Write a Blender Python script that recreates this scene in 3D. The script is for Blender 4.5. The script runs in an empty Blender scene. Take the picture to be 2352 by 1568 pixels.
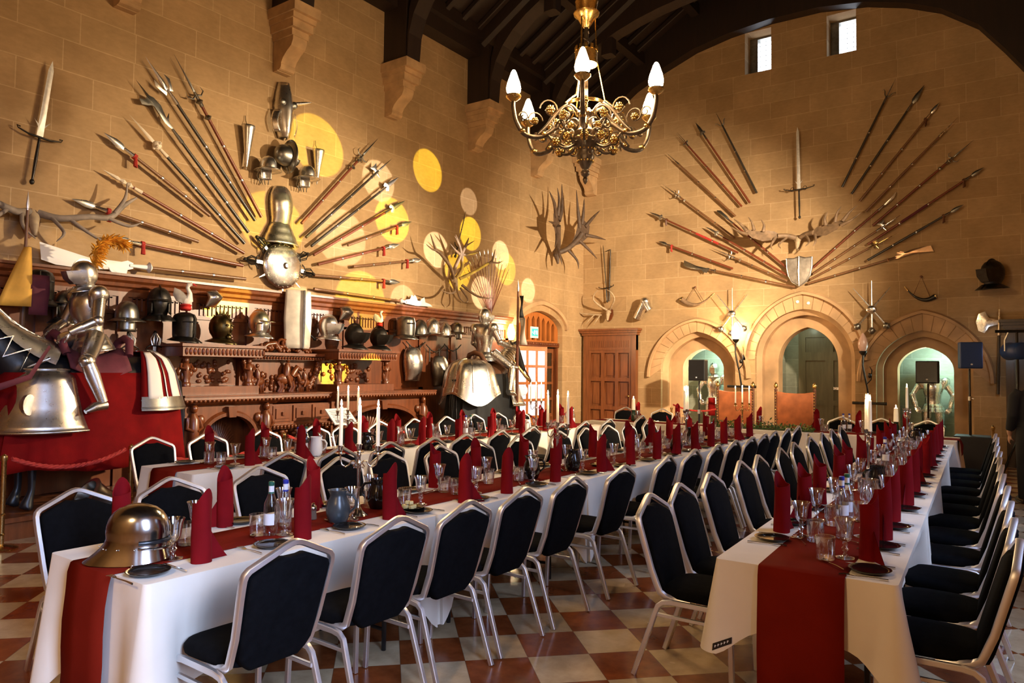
import bpy, bmesh, math, random
from mathutils import Vector, Matrix
R = random.Random(7)
PI = math.pi
sc = bpy.context.scene
COL = sc.collection
V = Vector

# ------------------------------------------------------------------ camera
F = 1665.27
CAM = V((0, 0, 1.66))
YAW, PIT, ROL = math.radians(-35.19), math.radians(2.2031), math.radians(0.6513)
fw = V((math.sin(YAW)*math.cos(PIT), math.cos(YAW)*math.cos(PIT), math.sin(PIT)))
r0 = V((math.cos(YAW), -math.sin(YAW), 0)); u0 = r0.cross(fw)
rt = math.cos(ROL)*r0 + math.sin(ROL)*u0
up = -math.sin(ROL)*r0 + math.cos(ROL)*u0
cam = bpy.data.cameras.new('camera'); camo = bpy.data.objects.new('camera', cam); COL.objects.link(camo)
camo.matrix_world = Matrix(((rt.x, up.x, -fw.x, CAM.x), (rt.y, up.y, -fw.y, CAM.y), (rt.z, up.z, -fw.z, CAM.z), (0, 0, 0, 1)))
cam.sensor_width = 36; cam.lens = F*36/2352; cam.clip_start = 0.05; cam.clip_end = 200
sc.camera = camo
sc.view_settings.view_transform = 'Standard'; sc.view_settings.look = 'None'
sc.view_settings.gamma = 1; sc.view_settings.use_curve_mapping = False
sc.view_settings.exposure = 0.15

WLX, WEY, WRX, WBY = -9.09, 16.0, 1.5, -5.0      # inner faces of the four walls

def ray(x, y):
    return fw + (x-1176)/F*rt - (y-784)/F*up
def onX(x, y, X=WLX):
    d = ray(x, y); return CAM + d*((X-CAM.x)/d.x)
def onY(x, y, Y=WEY):
    d = ray(x, y); return CAM + d*((Y-CAM.y)/d.y)
def onZ(x, y, Z=0):
    d = ray(x, y); return CAM + d*((Z-CAM.z)/d.z)
def atD(x, y, D):
    return CAM + ray(x, y)*D

# ------------------------------------------------------------------ materials
def nmat(name):
    m = bpy.data.materials.new(name); m.use_nodes = True
    nt = m.node_tree; b = nt.nodes['Principled BSDF']
    return m, nt, b
def nd(nt, t, **kw):
    n = nt.nodes.new(t)
    for k, v in kw.items():
        if k[0] == '_': setattr(n, k[1:], v)
        else:
            s = n.inputs[int(k[1:])] if k[0] == 'i' and k[1:].isdigit() else n.inputs[k.replace('_', ' ')]
            if isinstance(v, bpy.types.NodeSocket): nt.links.new(v, s)
            else: s.default_value = v
    return n
def c4(c): return (c[0], c[1], c[2], 1)
def mth(nt, op, a, b=0.0, c=0.0):
    n = nd(nt, 'ShaderNodeMath', _operation=op, i0=a, i1=b, i2=c); return n.outputs[0]
def mixc(nt, f, a, b, mode='MIX'):
    n = nt.nodes.new('ShaderNodeMix'); n.data_type = 'RGBA'; n.blend_type = mode
    for s, v in ((n.inputs['Factor'], f), (n.inputs[6], a), (n.inputs[7], b)):
        if isinstance(v, bpy.types.NodeSocket): nt.links.new(v, s)
        else: s.default_value = v
    return n.outputs[2]
def ramp(nt, f, stops):
    n = nt.nodes.new('ShaderNodeValToRGB'); nt.links.new(f, n.inputs[0]); e = n.color_ramp.elements
    while len(e) < len(stops): e.new(0.5)
    for k, (p, c) in enumerate(stops): e[k].position = p; e[k].color = c4(c)
    return n.outputs[0]
def objco(nt): return nt.nodes.new('ShaderNodeTexCoord').outputs['Object']
def noise(nt, vec, scale, detail=3, rough=.5, stretch=None):
    if stretch:
        vec = nd(nt, 'ShaderNodeMapping', Vector=vec, Scale=stretch).outputs[0]
    n = nd(nt, 'ShaderNodeTexNoise', Vector=vec, Scale=scale, Detail=detail, Roughness=rough); return n.outputs[0]
def bump(nt, b, h, strength=.3, dist=.01):
    n = nd(nt, 'ShaderNodeBump', Height=h, Strength=strength, Distance=dist); nt.links.new(n.outputs[0], b.inputs['Normal'])
def setp(b, **kw):
    for k, v in kw.items():
        s = b.inputs[k.replace('_', ' ')]
        s.default_value = v if not isinstance(v, tuple) or len(v) != 3 else c4(v)

def plain(name, col, rough=.5, metal=0.0, var=0.0, scale=8, bmp=0.0, bscale=60, **kw):
    m, nt, b = nmat(name); setp(b, Roughness=rough, Metallic=metal, **kw)
    if var > 0:
        f = noise(nt, objco(nt), scale, 4)
        c = ramp(nt, f, [(.3, tuple(x*(1-var) for x in col)), (.7, tuple(min(1, x*(1+var)) for x in col))])
        nt.links.new(c, b.inputs['Base Color'])
    else: setp(b, Base_Color=tuple(col))
    if bmp > 0: bump(nt, b, noise(nt, objco(nt), bscale, 3), bmp, .004)
    return m
def metal(name, col, rough=.25, var=.25, scale=14, bmp=0.0):
    m, nt, b = nmat(name); setp(b, Metallic=1.0)
    f = noise(nt, objco(nt), scale, 4, .6)
    nt.links.new(ramp(nt, f, [(.3, tuple(x*(1-var) for x in col)), (.7, col)]), b.inputs['Base Color'])
    nt.links.new(nd(nt, 'ShaderNodeMapRange', Value=f, To_Min=rough*1.5, To_Max=rough*.7).outputs[0], b.inputs['Roughness'])
    if bmp > 0: bump(nt, b, noise(nt, objco(nt), 45, 3), bmp, .003)
    return m
def wood(name, dark, light, scale=3.0, rough=.35, stretch=(6, 6, .7), bmp=.12, coat=0.15):
    m, nt, b = nmat(name)
    co = objco(nt)
    f = noise(nt, co, scale, 6, .6, stretch)
    g = noise(nt, co, scale*.5, 2)
    c = ramp(nt, f, [(.3, dark), (.7, light)])
    c = mixc(nt, .45, c, ramp(nt, g, [(.3, tuple(x*.55 for x in light)), (.7, light)]), 'MIX')
    nt.links.new(c, b.inputs['Base Color']); setp(b, Roughness=rough, Coat_Weight=coat, Coat_Roughness=.2)
    if bmp: bump(nt, b, f, bmp, .004)
    return m
def emit(name, col, strength):
    m, nt, b = nmat(name); setp(b, Base_Color=tuple(col), Roughness=.5, Emission_Color=tuple(col), Emission_Strength=strength); return m
def glassy(name, tint=(1, 1, 1), refl=.6, base=.05):
    # thin clear glass: a fresnel blend of see-through and mirror-like
    m = bpy.data.materials.new(name); m.use_nodes = True; nt = m.node_tree; nt.nodes.clear()
    out = nt.nodes.new('ShaderNodeOutputMaterial')
    t = nd(nt, 'ShaderNodeBsdfTransparent', Color=c4(tint)); g = nd(nt, 'ShaderNodeBsdfGlossy', Color=(1, 1, 1, 1), Roughness=.06)
    lw = nd(nt, 'ShaderNodeLayerWeight', Blend=.35)
    f = mth(nt, 'MULTIPLY_ADD', lw.outputs['Facing'], refl, base)
    mx = nd(nt, 'ShaderNodeMixShader', i0=f, i1=t.outputs[0], i2=g.outputs[0]); nt.links.new(mx.outputs[0], out.inputs[0])
    return m

def stone(name, axis, c1, c2, mort, bw=.82, bh=.37, shift=0.0):
    m, nt, b = nmat(name)
    co = objco(nt); sp = nd(nt, 'ShaderNodeSeparateXYZ', Vector=co)
    h = sp.outputs[{'x': 0, 'y': 1}[axis]]
    vec = nd(nt, 'ShaderNodeCombineXYZ', X=h, Y=mth(nt, 'ADD', sp.outputs[2], shift)).outputs[0]
    br = nd(nt, 'ShaderNodeTexBrick', Vector=vec, Color1=c4(c1), Color2=c4(c2), Mortar=c4(mort), Scale=1.0, Mortar_Size=.007, Mortar_Smooth=.3, Bias=-.15, Brick_Width=bw, Row_Height=bh)
    br.offset = .42; br.squash = .8; br.squash_frequency = 3
    n = noise(nt, co, 1.3, 5, .6); n2 = noise(nt, co, 9, 4, .6, (1, 1, 2.5))
    c = mixc(nt, 1.0, br.outputs[0], ramp(nt, n, [(.25, (.74, .72, .68)), (.75, (1.08, 1.05, 1.0))]), 'MULTIPLY')
    c = mixc(nt, .35, c, mixc(nt, 1.0, c, ramp(nt, n2, [(.3, (.7, .68, .62)), (.7, (1.1, 1.1, 1.1))]), 'MULTIPLY'))
    nt.links.new(c, b.inputs['Base Color']); setp(b, Roughness=.85, Specular_IOR_Level=.15)
    bump(nt, b, mth(nt, 'ADD', mth(nt, 'MULTIPLY', br.outputs[1], -.8), mth(nt, 'MULTIPLY', n2, .5)), .35, .012)
    return m

S1, S2, SM = (.50, .34, .185), (.42, .275, .145), (.60, .43, .255)
M = {}
M['stone_y'] = stone('stone blocks left', 'y', S1, S2, SM, shift=.1)
M['stone_x'] = stone('stone blocks end', 'x', S1, S2, SM, shift=.22)
M['stone'] = plain('carved stone', (.46, .29, .145), .85, 0, .2, 5, .25, 40)
M['stone_ring'] = plain('arch stone', (.48, .30, .155), .85, 0, .25, 2.2, .2, 40)
M['oak'] = wood('red oak', (.065, .014, .004), (.225, .060, .015), 3.0, .34, coat=.05)
M['oak2'] = wood('carved oak', (.05, .012, .004), (.20, .055, .016), 5.0, .3, coat=.05)
M['oakdoor'] = wood('door oak', (.09, .025, .008), (.26, .085, .028), 3.2, .32)
M['orangeoak'] = wood('honey oak', (.28, .075, .015), (.55, .18, .04), 3.2, .3)
M['greenoak'] = wood('grey oak', (.11, .085, .045), (.24, .19, .10), 2.5, .5)
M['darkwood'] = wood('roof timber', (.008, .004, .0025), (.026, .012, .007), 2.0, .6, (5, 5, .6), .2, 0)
M['shaft_red'] = wood('red shaft', (.10, .022, .010), (.24, .06, .025), 5, .35)
M['shaft_brown'] = wood('brown shaft', (.10, .045, .018), (.26, .12, .05), 5, .4)
M['shaft_black'] = wood('black shaft', (.015, .012, .010), (.06, .048, .036), 5, .35)
M['steel'] = metal('polished steel', (.80, .78, .74), .27)
M['steel_bright'] = metal('bright steel', (.90, .88, .85), .24, .12)
M['steel_dark'] = metal('dark steel', (.34, .33, .30), .32, .35)
M['iron'] = metal('black iron', (.07, .065, .06), .4, .4)
M['gold'] = metal('gilt', (.85, .55, .18), .25, .3)
M['brass'] = metal('brass', (.72, .50, .2), .25, .25)
M['silver'] = metal('silver plate', (.82, .80, .76), .13, .1)
M['alu'] = metal('chair aluminium', (.90, .89, .90), .40, .06, 5)
M['bronze'] = metal('chandelier bronze', (.24, .195, .15), .36, .45)
M['bone'] = plain('bone', (.42, .31, .19), .6, 0, .25, 14, .2)
M['antler'] = plain('antler', (.20, .125, .07), .6, 0, .35, 10, .3)
M['antler_grey'] = plain('grey antler', (.26, .21, .17), .65, 0, .3, 8, .3)
M['cream'] = plain('cream paint', (.78, .68, .52), .5, 0, .08)
M['white'] = plain('white paint', (.85, .83, .80), .5)
M['black'] = plain('black lacquer', (.012, .012, .013), .25)
M['blackmatt'] = plain('black plastic', (.012, .012, .012), .55)
M['redcloth'] = plain('red wool', (.16, .0035, .0035), .85, 0, .2, 6, .3, 120, Specular_IOR_Level=.1)
M['winecloth'] = plain('wine cloth', (.12, .02, .03), .8, 0, .25, 6, .2)
M['whitecloth'] = plain('white silk', (.8, .75, .68), .7)
M['leather'] = plain('tan leather', (.36, .105, .035), .45, 0, .3, 6, .15)
M['brownleather'] = plain('brown leather', (.12, .045, .02), .5, 0, .3, 8)
M['ropered'] = plain('red rope', (.42, .03, .02), .8, 0, .2, 40)
M['yellow'] = plain('yellow silk', (.78, .42, .06), .7, 0, .12, 8)
M['feather'] = plain('orange feather', (.75, .33, .02), .9, 0, .3, 20, .4)

# ------------------------------------------------------------------ mesh builder
def smoothpath(pts, k=4):
    # smooth curve through the points
    P = [V(p) for p in pts]; out = []
    for i in range(len(P)-1):
        a, b, c, d = P[max(i-1, 0)], P[i], P[i+1], P[min(i+2, len(P)-1)]
        for j in range(k):
            t = j/k; out.append(.5*((2*b)+(c-a)*t+(2*a-5*b+4*c-d)*t*t+(3*b-a-3*c+d)*t**3))
    return out+[P[-1]]
def smoothrad(rs, k=4):
    return [rs[i]+(rs[i+1]-rs[i])*j/k for i in range(len(rs)-1) for j in range(k)]+[rs[-1]]
class MB:
    def __init__(s): s.v = []; s.f = []; s.mi = []; s.M = Matrix(); s.m = 0
    def add(s, vs, fs):
        b = len(s.v)
        s.v.extend(s.M @ V(p) for p in vs)
        for f in fs: s.f.append([i+b for i in f]); s.mi.append(s.m)
        return s
    def box(s, c, d, rz=0):
        x, y, z = d[0]/2, d[1]/2, d[2]/2; ca, sa = math.cos(rz), math.sin(rz)
        vs = [(c[0]+ca*a-sa*b, c[1]+sa*a+ca*b, c[2]+e) for e in (-z, z) for a, b in ((-x, -y), (x, -y), (x, y), (-x, y))]
        return s.add(vs, [(3, 2, 1, 0), (4, 5, 6, 7), (0, 1, 5, 4), (1, 2, 6, 5), (2, 3, 7, 6), (3, 0, 4, 7)])
    def bb(s, a, b):
        return s.box(tuple((a[i]+b[i])/2 for i in range(3)), tuple(abs(b[i]-a[i]) for i in range(3)))
    def loft(s, rings, caps=True, closed=False):
        n = len(rings[0]); vs = [p for r in rings for p in r]; fs = []
        k = len(rings)
        for i in range(k if closed else k-1):
            a, b = i*n, ((i+1) % k)*n
            for j in range(n): fs.append((a+j, a+(j+1) % n, b+(j+1) % n, b+j))
        if caps and not closed:
            fs.append(tuple(range(n-1, -1, -1))); fs.append(tuple((k-1)*n+j for j in range(n)))
        return s.add(vs, fs)
    def tube(s, pts, r, n=8, closed=False, ell=1.0, upv=None, caps=True, sq=False):
        pts = [V(p) for p in pts]; k = len(pts)
        rs = r if isinstance(r, (list, tuple)) else [r]*k
        rings = []; prev = None
        for i in range(k):
            if closed: t = pts[(i+1) % k]-pts[i-1]
            else: t = pts[min(i+1, k-1)]-pts[max(i-1, 0)]
            t.normalize()
            if prev is None:
                ref = V(upv) if upv else (V((0, 0, 1)) if abs(t.z) < .9 else V((1, 0, 0)))
                a = ref - t*ref.dot(t); a.normalize()
            else:
                ref = V(upv) if upv else prev
                a = ref - t*ref.dot(t)
                if a.length < 1e-5: a = prev
                a.normalize()
            prev = a; b = t.cross(a); q = rs[i]
            if sq:
                e = q*.72
                cs = []
                for sx, sy in ((1, 1), (-1, 1), (-1, -1), (1, -1)):
                    for (dx, dy) in (((q, e), (e, q)) if sx*sy > 0 else ((e, q), (q, e))):
                        cs.append(pts[i]+a*(sx*dx*1.0)+b*(sy*dy*ell))
                rings.append(cs)
            else:
                rings.append([pts[i]+a*(q*math.cos(2*PI*j/n))+b*(q*ell*math.sin(2*PI*j/n)) for j in range(n)])
        return s.loft(rings, caps, closed)
    def lathe(s, prof, n=16, c=(0, 0, 0), caps=True, fl=None):
        rings = []
        for r, z in prof:
            ring = []
            for j in range(n):
                a = 2*PI*j/n; q = max(r, 1e-4)*(fl(a, z) if fl else 1)
                ring.append((c[0]+q*math.cos(a), c[1]+q*math.sin(a), c[2]+z))
            rings.append(ring)
        return s.loft(rings, caps)
    def ell(s, c, r, nu=14, nv=9, z0=-1.0, z1=1.0, caps=True):
        rings = []
        for i in range(nv+1):
            t = -1+2*i/nv
            a = math.asin(max(-1, min(1, z0)))+(math.asin(max(-1, min(1, z1)))-math.asin(max(-1, min(1, z0))))*i/nv
            q = max(math.cos(a), 1e-3); z = math.sin(a)
            rings.append([(c[0]+r[0]*q*math.cos(2*PI*j/nu), c[1]+r[1]*q*math.sin(2*PI*j/nu), c[2]+r[2]*z) for j in range(nu)])
        return s.loft(rings, caps)
    def prism(s, poly, z0, z1):
        n = len(poly)
        vs = [(p[0], p[1], z0) for p in poly]+[(p[0], p[1], z1) for p in poly]
        fs = [tuple(range(n-1, -1, -1)), tuple(range(n, 2*n))]+[(i, (i+1) % n, n+(i+1) % n, n+i) for i in range(n)]
        return s.add(vs, fs)
    def blade(s, poly, t):
        # a flat shape with a thick middle and sharp rim
        n = len(poly); cx = sum(p[0] for p in poly)/n; cy = sum(p[1] for p in poly)/n
        vs = [(p[0], p[1], 0) for p in poly]+[(cx+(p[0]-cx)*.45, cy+(p[1]-cy)*.45, t) for p in poly]+[(cx+(p[0]-cx)*.45, cy+(p[1]-cy)*.45, -t) for p in poly]
        fs = []
        for i in range(n):
            j = (i+1) % n; fs += [(i, j, n+j, n+i), (j, i, 2*n+i, 2*n+j)]
        fs += [tuple(range(n, 2*n)), tuple(range(3*n-1, 2*n-1, -1))]
        return s.add(vs, fs)
    def grid(s, fn, nu, nv):
        vs = [fn(i/nu, j/nv) for j in range(nv+1) for i in range(nu+1)]
        fs = [(j*(nu+1)+i, j*(nu+1)+i+1, (j+1)*(nu+1)+i+1, (j+1)*(nu+1)+i) for j in range(nv) for i in range(nu)]
        return s.add(vs, fs)
    def mesh(s, name, mats, smooth=35):
        me = bpy.data.meshes.new(name); me.from_pydata([tuple(p) for p in s.v], [], s.f)
        for m in (mats if isinstance(mats, (list, tuple)) else [mats]): me.materials.append(M[m] if isinstance(m, str) else m)
        if any(s.mi): me.polygons.foreach_set('material_index', s.mi)
        me.validate(); me.update()
        if smooth:
            me.polygons.foreach_set('use_smooth', [True]*len(me.polygons))
            me.set_sharp_from_angle(angle=math.radians(smooth))
        return me
    def build(s, name, mats, parent=None, smooth=35, solid=0, bevel=0, sub=0, remesh=0, fixn=False):
        me = s.mesh(name, mats, smooth)
        if fixn or remesh:
            bm = bmesh.new(); bm.from_mesh(me); bmesh.ops.recalc_face_normals(bm, faces=bm.faces); bm.to_mesh(me); bm.free()
        o = bpy.data.objects.new(name, me); COL.objects.link(o)
        ms = []
        if remesh:
            q = o.modifiers.new('r', 'REMESH'); q.mode = 'VOXEL'; q.voxel_size = remesh; q.use_smooth_shade = True
            q = o.modifiers.new('s', 'SMOOTH'); q.iterations = 6; q.factor = .6
        if solid: q = o.modifiers.new('t', 'SOLIDIFY'); q.thickness = solid; q.offset = 0
        if bevel: q = o.modifiers.new('b', 'BEVEL'); q.width = bevel; q.segments = 2; q.limit_method = 'ANGLE'; q.angle_limit = math.radians(40)
        if sub: q = o.modifiers.new('d', 'SUBSURF'); q.levels = sub; q.render_levels = sub
        if o.modifiers:
            dg = bpy.context.evaluated_depsgraph_get()
            nm = bpy.data.meshes.new_from_object(o.evaluated_get(dg)); o.modifiers.clear(); o.data = nm; nm.name = name
            bpy.data.meshes.remove(me)
            if bevel and smooth: nm.set_sharp_from_angle(angle=math.radians(smooth))
        if parent is not None: o.parent = parent
        return o

def tag(o, label, cat, group=None):
    o['label'] = label; o['category'] = cat
    if group: o['group'] = group
    return o
def thing(name, label, cat, loc=(0, 0, 0), rz=0.0, group=None, mat=None):
    o = bpy.data.objects.new(name, None); COL.objects.link(o); o.empty_display_size = .1
    if mat is not None: o.matrix_world = mat
    else: o.location = loc; o.rotation_euler = (0, 0, rz)
    return tag(o, label, cat, group)
def struct(o): o['kind'] = 'structure'; return o
def solo(mb, name, mats, label, cat, loc=(0, 0, 0), rz=0.0, group=None, mat=None, **kw):
    o = mb.build(name, mats, **kw)
    if mat is not None: o.matrix_world = mat
    else: o.location = loc; o.rotation_euler = (0, 0, rz)
    return tag(o, label, cat, group)
KIDS = {}
def kids(o):
    if o.name not in KIDS: KIDS[o.name] = list(o.children)
    return KIDS[o.name]
def dup(o, loc, rz, label, group=None, mat=None):
    c = o.copy(); COL.objects.link(c)
    if mat is not None: c.matrix_world = mat
    else: c.location = loc; c.rotation_euler = (0, 0, rz)
    c['label'] = label
    if group: c['group'] = group
    for ch in kids(o):
        d = ch.copy(); COL.objects.link(d); d.parent = c
        for g in kids(ch):
            e = g.copy(); COL.objects.link(e); e.parent = d
    return c
def plate(outline, holes, t0, t1, name):
    # flat plate with cut-outs: 2D outlines filled and given the thickness t0..t1 along local z
    cu = bpy.data.curves.new('c', 'CURVE'); cu.dimensions = '2D'; cu.fill_mode = 'BOTH'; cu.extrude = abs(t1-t0)/2
    for ol in [outline]+holes:
        sp = cu.splines.new('POLY'); sp.points.add(len(ol)-1); sp.use_cyclic_u = True
        for p, q in zip(sp.points, ol): p.co = (q[0], q[1], 0, 1)
    o = bpy.data.objects.new('c', cu); COL.objects.link(o)
    dg = bpy.context.evaluated_depsgraph_get()
    me = bpy.data.meshes.new_from_object(o.evaluated_get(dg)); bpy.data.objects.remove(o); bpy.data.curves.remove(cu)
    me.transform(Matrix.Translation((0, 0, (t0+t1)/2))); me.name = name
    return me
def plate_obj(outline, holes, t0, t1, name, mat, frame, parent=None, bake=True):
    me = plate(outline, holes, t0, t1, name); me.materials.clear(); me.materials.append(M[mat])
    o = bpy.data.objects.new(name, me); COL.objects.link(o)
    if bake: me.transform(frame)
    else: o.matrix_world = frame
    if parent: o.parent = parent
    return o
# wall frames: local x runs to the right along the wall, y up, z out into the room
FL = Matrix(((0, 0, 1, WLX), (1, 0, 0, 0), (0, 1, 0, 0), (0, 0, 0, 1)))
FE = Matrix(((1, 0, 0, 0), (0, 0, -1, WEY), (0, 1, 0, 0), (0, 0, 0, 1)))
def lu(x, y): p = onX(x, y); return V((p.y, p.z))
def eu(x, y): p = onY(x, y); return V((p.x, p.z))
def arch(cx, half, spring, apex, base, n=14, close=True):
    # pointed arch outline: left foot, up over the point, right foot
    h = apex-spring; rad = (half*half+h*h)/(2*half)
    if h < half*1.02:
        L = [(cx-half*(1-u), spring+h*(.84*math.sqrt(max(0, 1-(1-u)**2))+.16*u)) for u in [1-math.cos(PI/2*i/n) for i in range(n+1)]]
        pts = L+[(2*cx-p[0], p[1]) for p in L[:-1]][::-1]
        return [(cx-half, base)]+pts+[(cx+half, base)] if base is not None else pts
    a1 = math.atan2(h, rad-half) if True else 0
    L = []
    for i in range(n+1):
        a = a1*i/n; L.append((cx-half+rad-rad*math.cos(a), spring+rad*math.sin(a)))
    Rr = [(2*cx-p[0], p[1]) for p in L[:-1]][::-1]
    pts = L+Rr
    if base is not None: pts = [(cx-half, base)]+pts+[(cx+half, base)]
    return pts
def ribbon(mb, pts, w, z0, z1, cl=False):
    # flat moulding that follows a 2D path, width w to the outside
    n = len(pts); out = []
    for i in range(n):
        a = V(pts[max(i-1, 0)]); b = V(pts[min(i+1, n-1)]); t = (b-a).normalized(); out.append((pts[i][0]-t.y*w, pts[i][1]+t.x*w))
    rings = [[(p[0], p[1], z0), (q[0], q[1], z0), (q[0]*.6+p[0]*.4, q[1]*.6+p[1]*.4, z1), (p[0], p[1], z1)] for p, q in zip(pts, out)]
    mb.loft(rings)
    return out
M['blade_white'] = plain('pale blade', (.80, .78, .74), .42, .45, .12, 20)  # white reflection of the steel is put into the base colour
M['steel_sallet'] = metal('sallet steel', (.56, .53, .49), .16, .3, 7)
M['shieldgrey'] = plain('grey shield paint', (.33, .29, .25), .4, .4, .3, 10)
M['darkdoor'] = wood('dark door oak', (.02, .010, .006), (.06, .03, .016), 3.0, .4)
M['blackblue'] = plain('blue black box', (.008, .010, .022), .5)
M['antler_dark'] = plain('dark antler', (.09, .055, .035), .6, 0, .35, 10, .3)
M['bronze_face'] = metal('face bronze', (.16, .12, .05), .3, .4)
M['horse_black'] = plain('black horse coat', (.010, .010, .012), .4)
M['whitepaint'] = plain('aged white paint', (.62, .56, .48), .5, 0, .2, 6)
M['printgrey'] = plain('grey print', (.25, .25, .26), .7)
# ================================================================== the hall
TS = .3640; OXT, OYT = 2.2955, 11.4713
def floor_mat():
    m, nt, b = nmat('chequered marble'); co = objco(nt); sp = nd(nt, 'ShaderNodeSeparateXYZ', Vector=co)
    k = math.sqrt(.5)/TS
    u = mth(nt, 'SUBTRACT', mth(nt, 'MULTIPLY', mth(nt, 'ADD', sp.outputs[0], sp.outputs[1]), k), OXT)
    v = mth(nt, 'SUBTRACT', mth(nt, 'MULTIPLY', mth(nt, 'SUBTRACT', sp.outputs[1], sp.outputs[0]), k), OYT)
    fu, fv = mth(nt, 'FLOOR', u), mth(nt, 'FLOOR', v)
    ch = mth(nt, 'FRACT', mth(nt, 'MULTIPLY', mth(nt, 'ADD', fu, fv), .5))
    ch = mth(nt, 'GREATER_THAN', ch, .25)
    cell = nd(nt, 'ShaderNodeCombineXYZ', X=fu, Y=fv).outputs[0]
    wn = nd(nt, 'ShaderNodeTexWhiteNoise', Vector=cell); wn.noise_dimensions = '2D'
    n = noise(nt, co, 5, 6, .65); n2 = noise(nt, co, 1.6, 3)
    red = ramp(nt, n, [(.3, (.17, .038, .009)), (.7, (.36, .095, .026))])
    cre = ramp(nt, n, [(.3, (.48, .34, .19)), (.7, (.72, .55, .34))])
    c = mixc(nt, ch, red, cre)
    c = mixc(nt, 1.0, c, ramp(nt, wn.outputs[0], [(0, (.78, .76, .72)), (1, (1.1, 1.1, 1.1))]), 'MULTIPLY')
    gu = mth(nt, 'ABSOLUTE', mth(nt, 'SUBTRACT', mth(nt, 'FRACT', u), .5)); gv = mth(nt, 'ABSOLUTE', mth(nt, 'SUBTRACT', mth(nt, 'FRACT', v), .5))
    g = mth(nt, 'GREATER_THAN', mth(nt, 'MAXIMUM', gu, gv), .4935)
    c = mixc(nt, mth(nt, 'MULTIPLY', g, .6), c, (.10, .04, .015, 1))
    nt.links.new(c, b.inputs['Base Color'])
    nt.links.new(nd(nt, 'ShaderNodeMapRange', Value=n2, i1=.3, i2=.7, To_Min=.1, To_Max=.3).outputs[0], b.inputs['Roughness'])
    return m
M['floor'] = floor_mat()
mb = MB(); mb.bb((WLX-.6, WBY-.3, -.2), (WRX+.5, WEY+2.6, 0)); struct(mb.build('floor', 'floor', smooth=0))

# --- left wall, one pointed doorway near its far end
DU0, DU1 = lu(1190, 760).x, lu(1292, 760).x; DCX = (DU0+DU1)/2; DHW = (DU1-DU0)/2
wl = plate_obj([(WBY, 0), (WEY+.3, 0), (WEY+.3, 8.0), (WBY, 8.0)], [arch(DCX, DHW, 2.58, 3.02, 0.001)], -.45, 0, 'wall_left', 'stone_y', FL); struct(wl)
mb = MB(); mb.M = FL
hp = arch(DCX, DHW+.1, 2.62, 3.16, 2.58); ribbon(mb, hp[1:-1], .14, 0, .07)
struct(mb.build('trim_1', 'stone_ring'))

# --- end wall with three pointed arches, each stepping back to a smaller opening
AR = [dict(cx=-6.10, hood=1.22, o=.88, i=.49, hz=2.90, oz=2.57, iz=2.19, sp=1.52, so=1.70, si=1.73, d=17.0),
      dict(cx=-3.78, hood=1.26, o=1.0, i=.61, hz=3.40, oz=3.0, iz=2.64, sp=1.92, so=1.94, si=1.88, d=17.9),
      dict(cx=-1.58, hood=1.16, o=.82, i=.485, hz=2.92, oz=2.50, iz=2.19, sp=1.50, so=1.72, si=1.74, d=17.0)]
W1 = [eu(1711, 172), eu(1771, 62)]; W2 = [eu(1899, 130), eu(1966, 20)]
WR = [((a.x, a.y), (b.x, a.y), (b.x, b.y), (a.x, b.y)) for a, b in ((W1[0], W1[1]), (W2[0], W2[1]))]
WR = [[(w[0][0], w[0][1]), (w[1][0], w[0][1]), (w[1][0], w[2][1]), (w[0][0], w[2][1])] for w in WR]
holes = [arch(a['cx'], a['o'], a['so'], a['oz'], .001) for a in AR]+WR
struct(plate_obj([(WLX-.45, 0), (WRX+.4, 0), (WRX+.4, 11.6), (WLX-.45, 11.6)], holes, -.38, 0, 'wall_end', 'stone_x', FE))
holes = [arch(a['cx'], a['i'], a['si'], a['iz'], .001) for a in AR]
struct(plate_obj([(WLX-.45, 0), (WRX+.4, 0), (WRX+.4, 3.6), (WLX-.45, 3.6)], holes, -.72, -.385, 'wall_inner', 'stone_ring', FE))
M['niche'] = stone('niche stone', 'x', (.42, .44, .36), (.34, .36, .30), (.5, .52, .44), .7, .33)
n = 2
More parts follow.
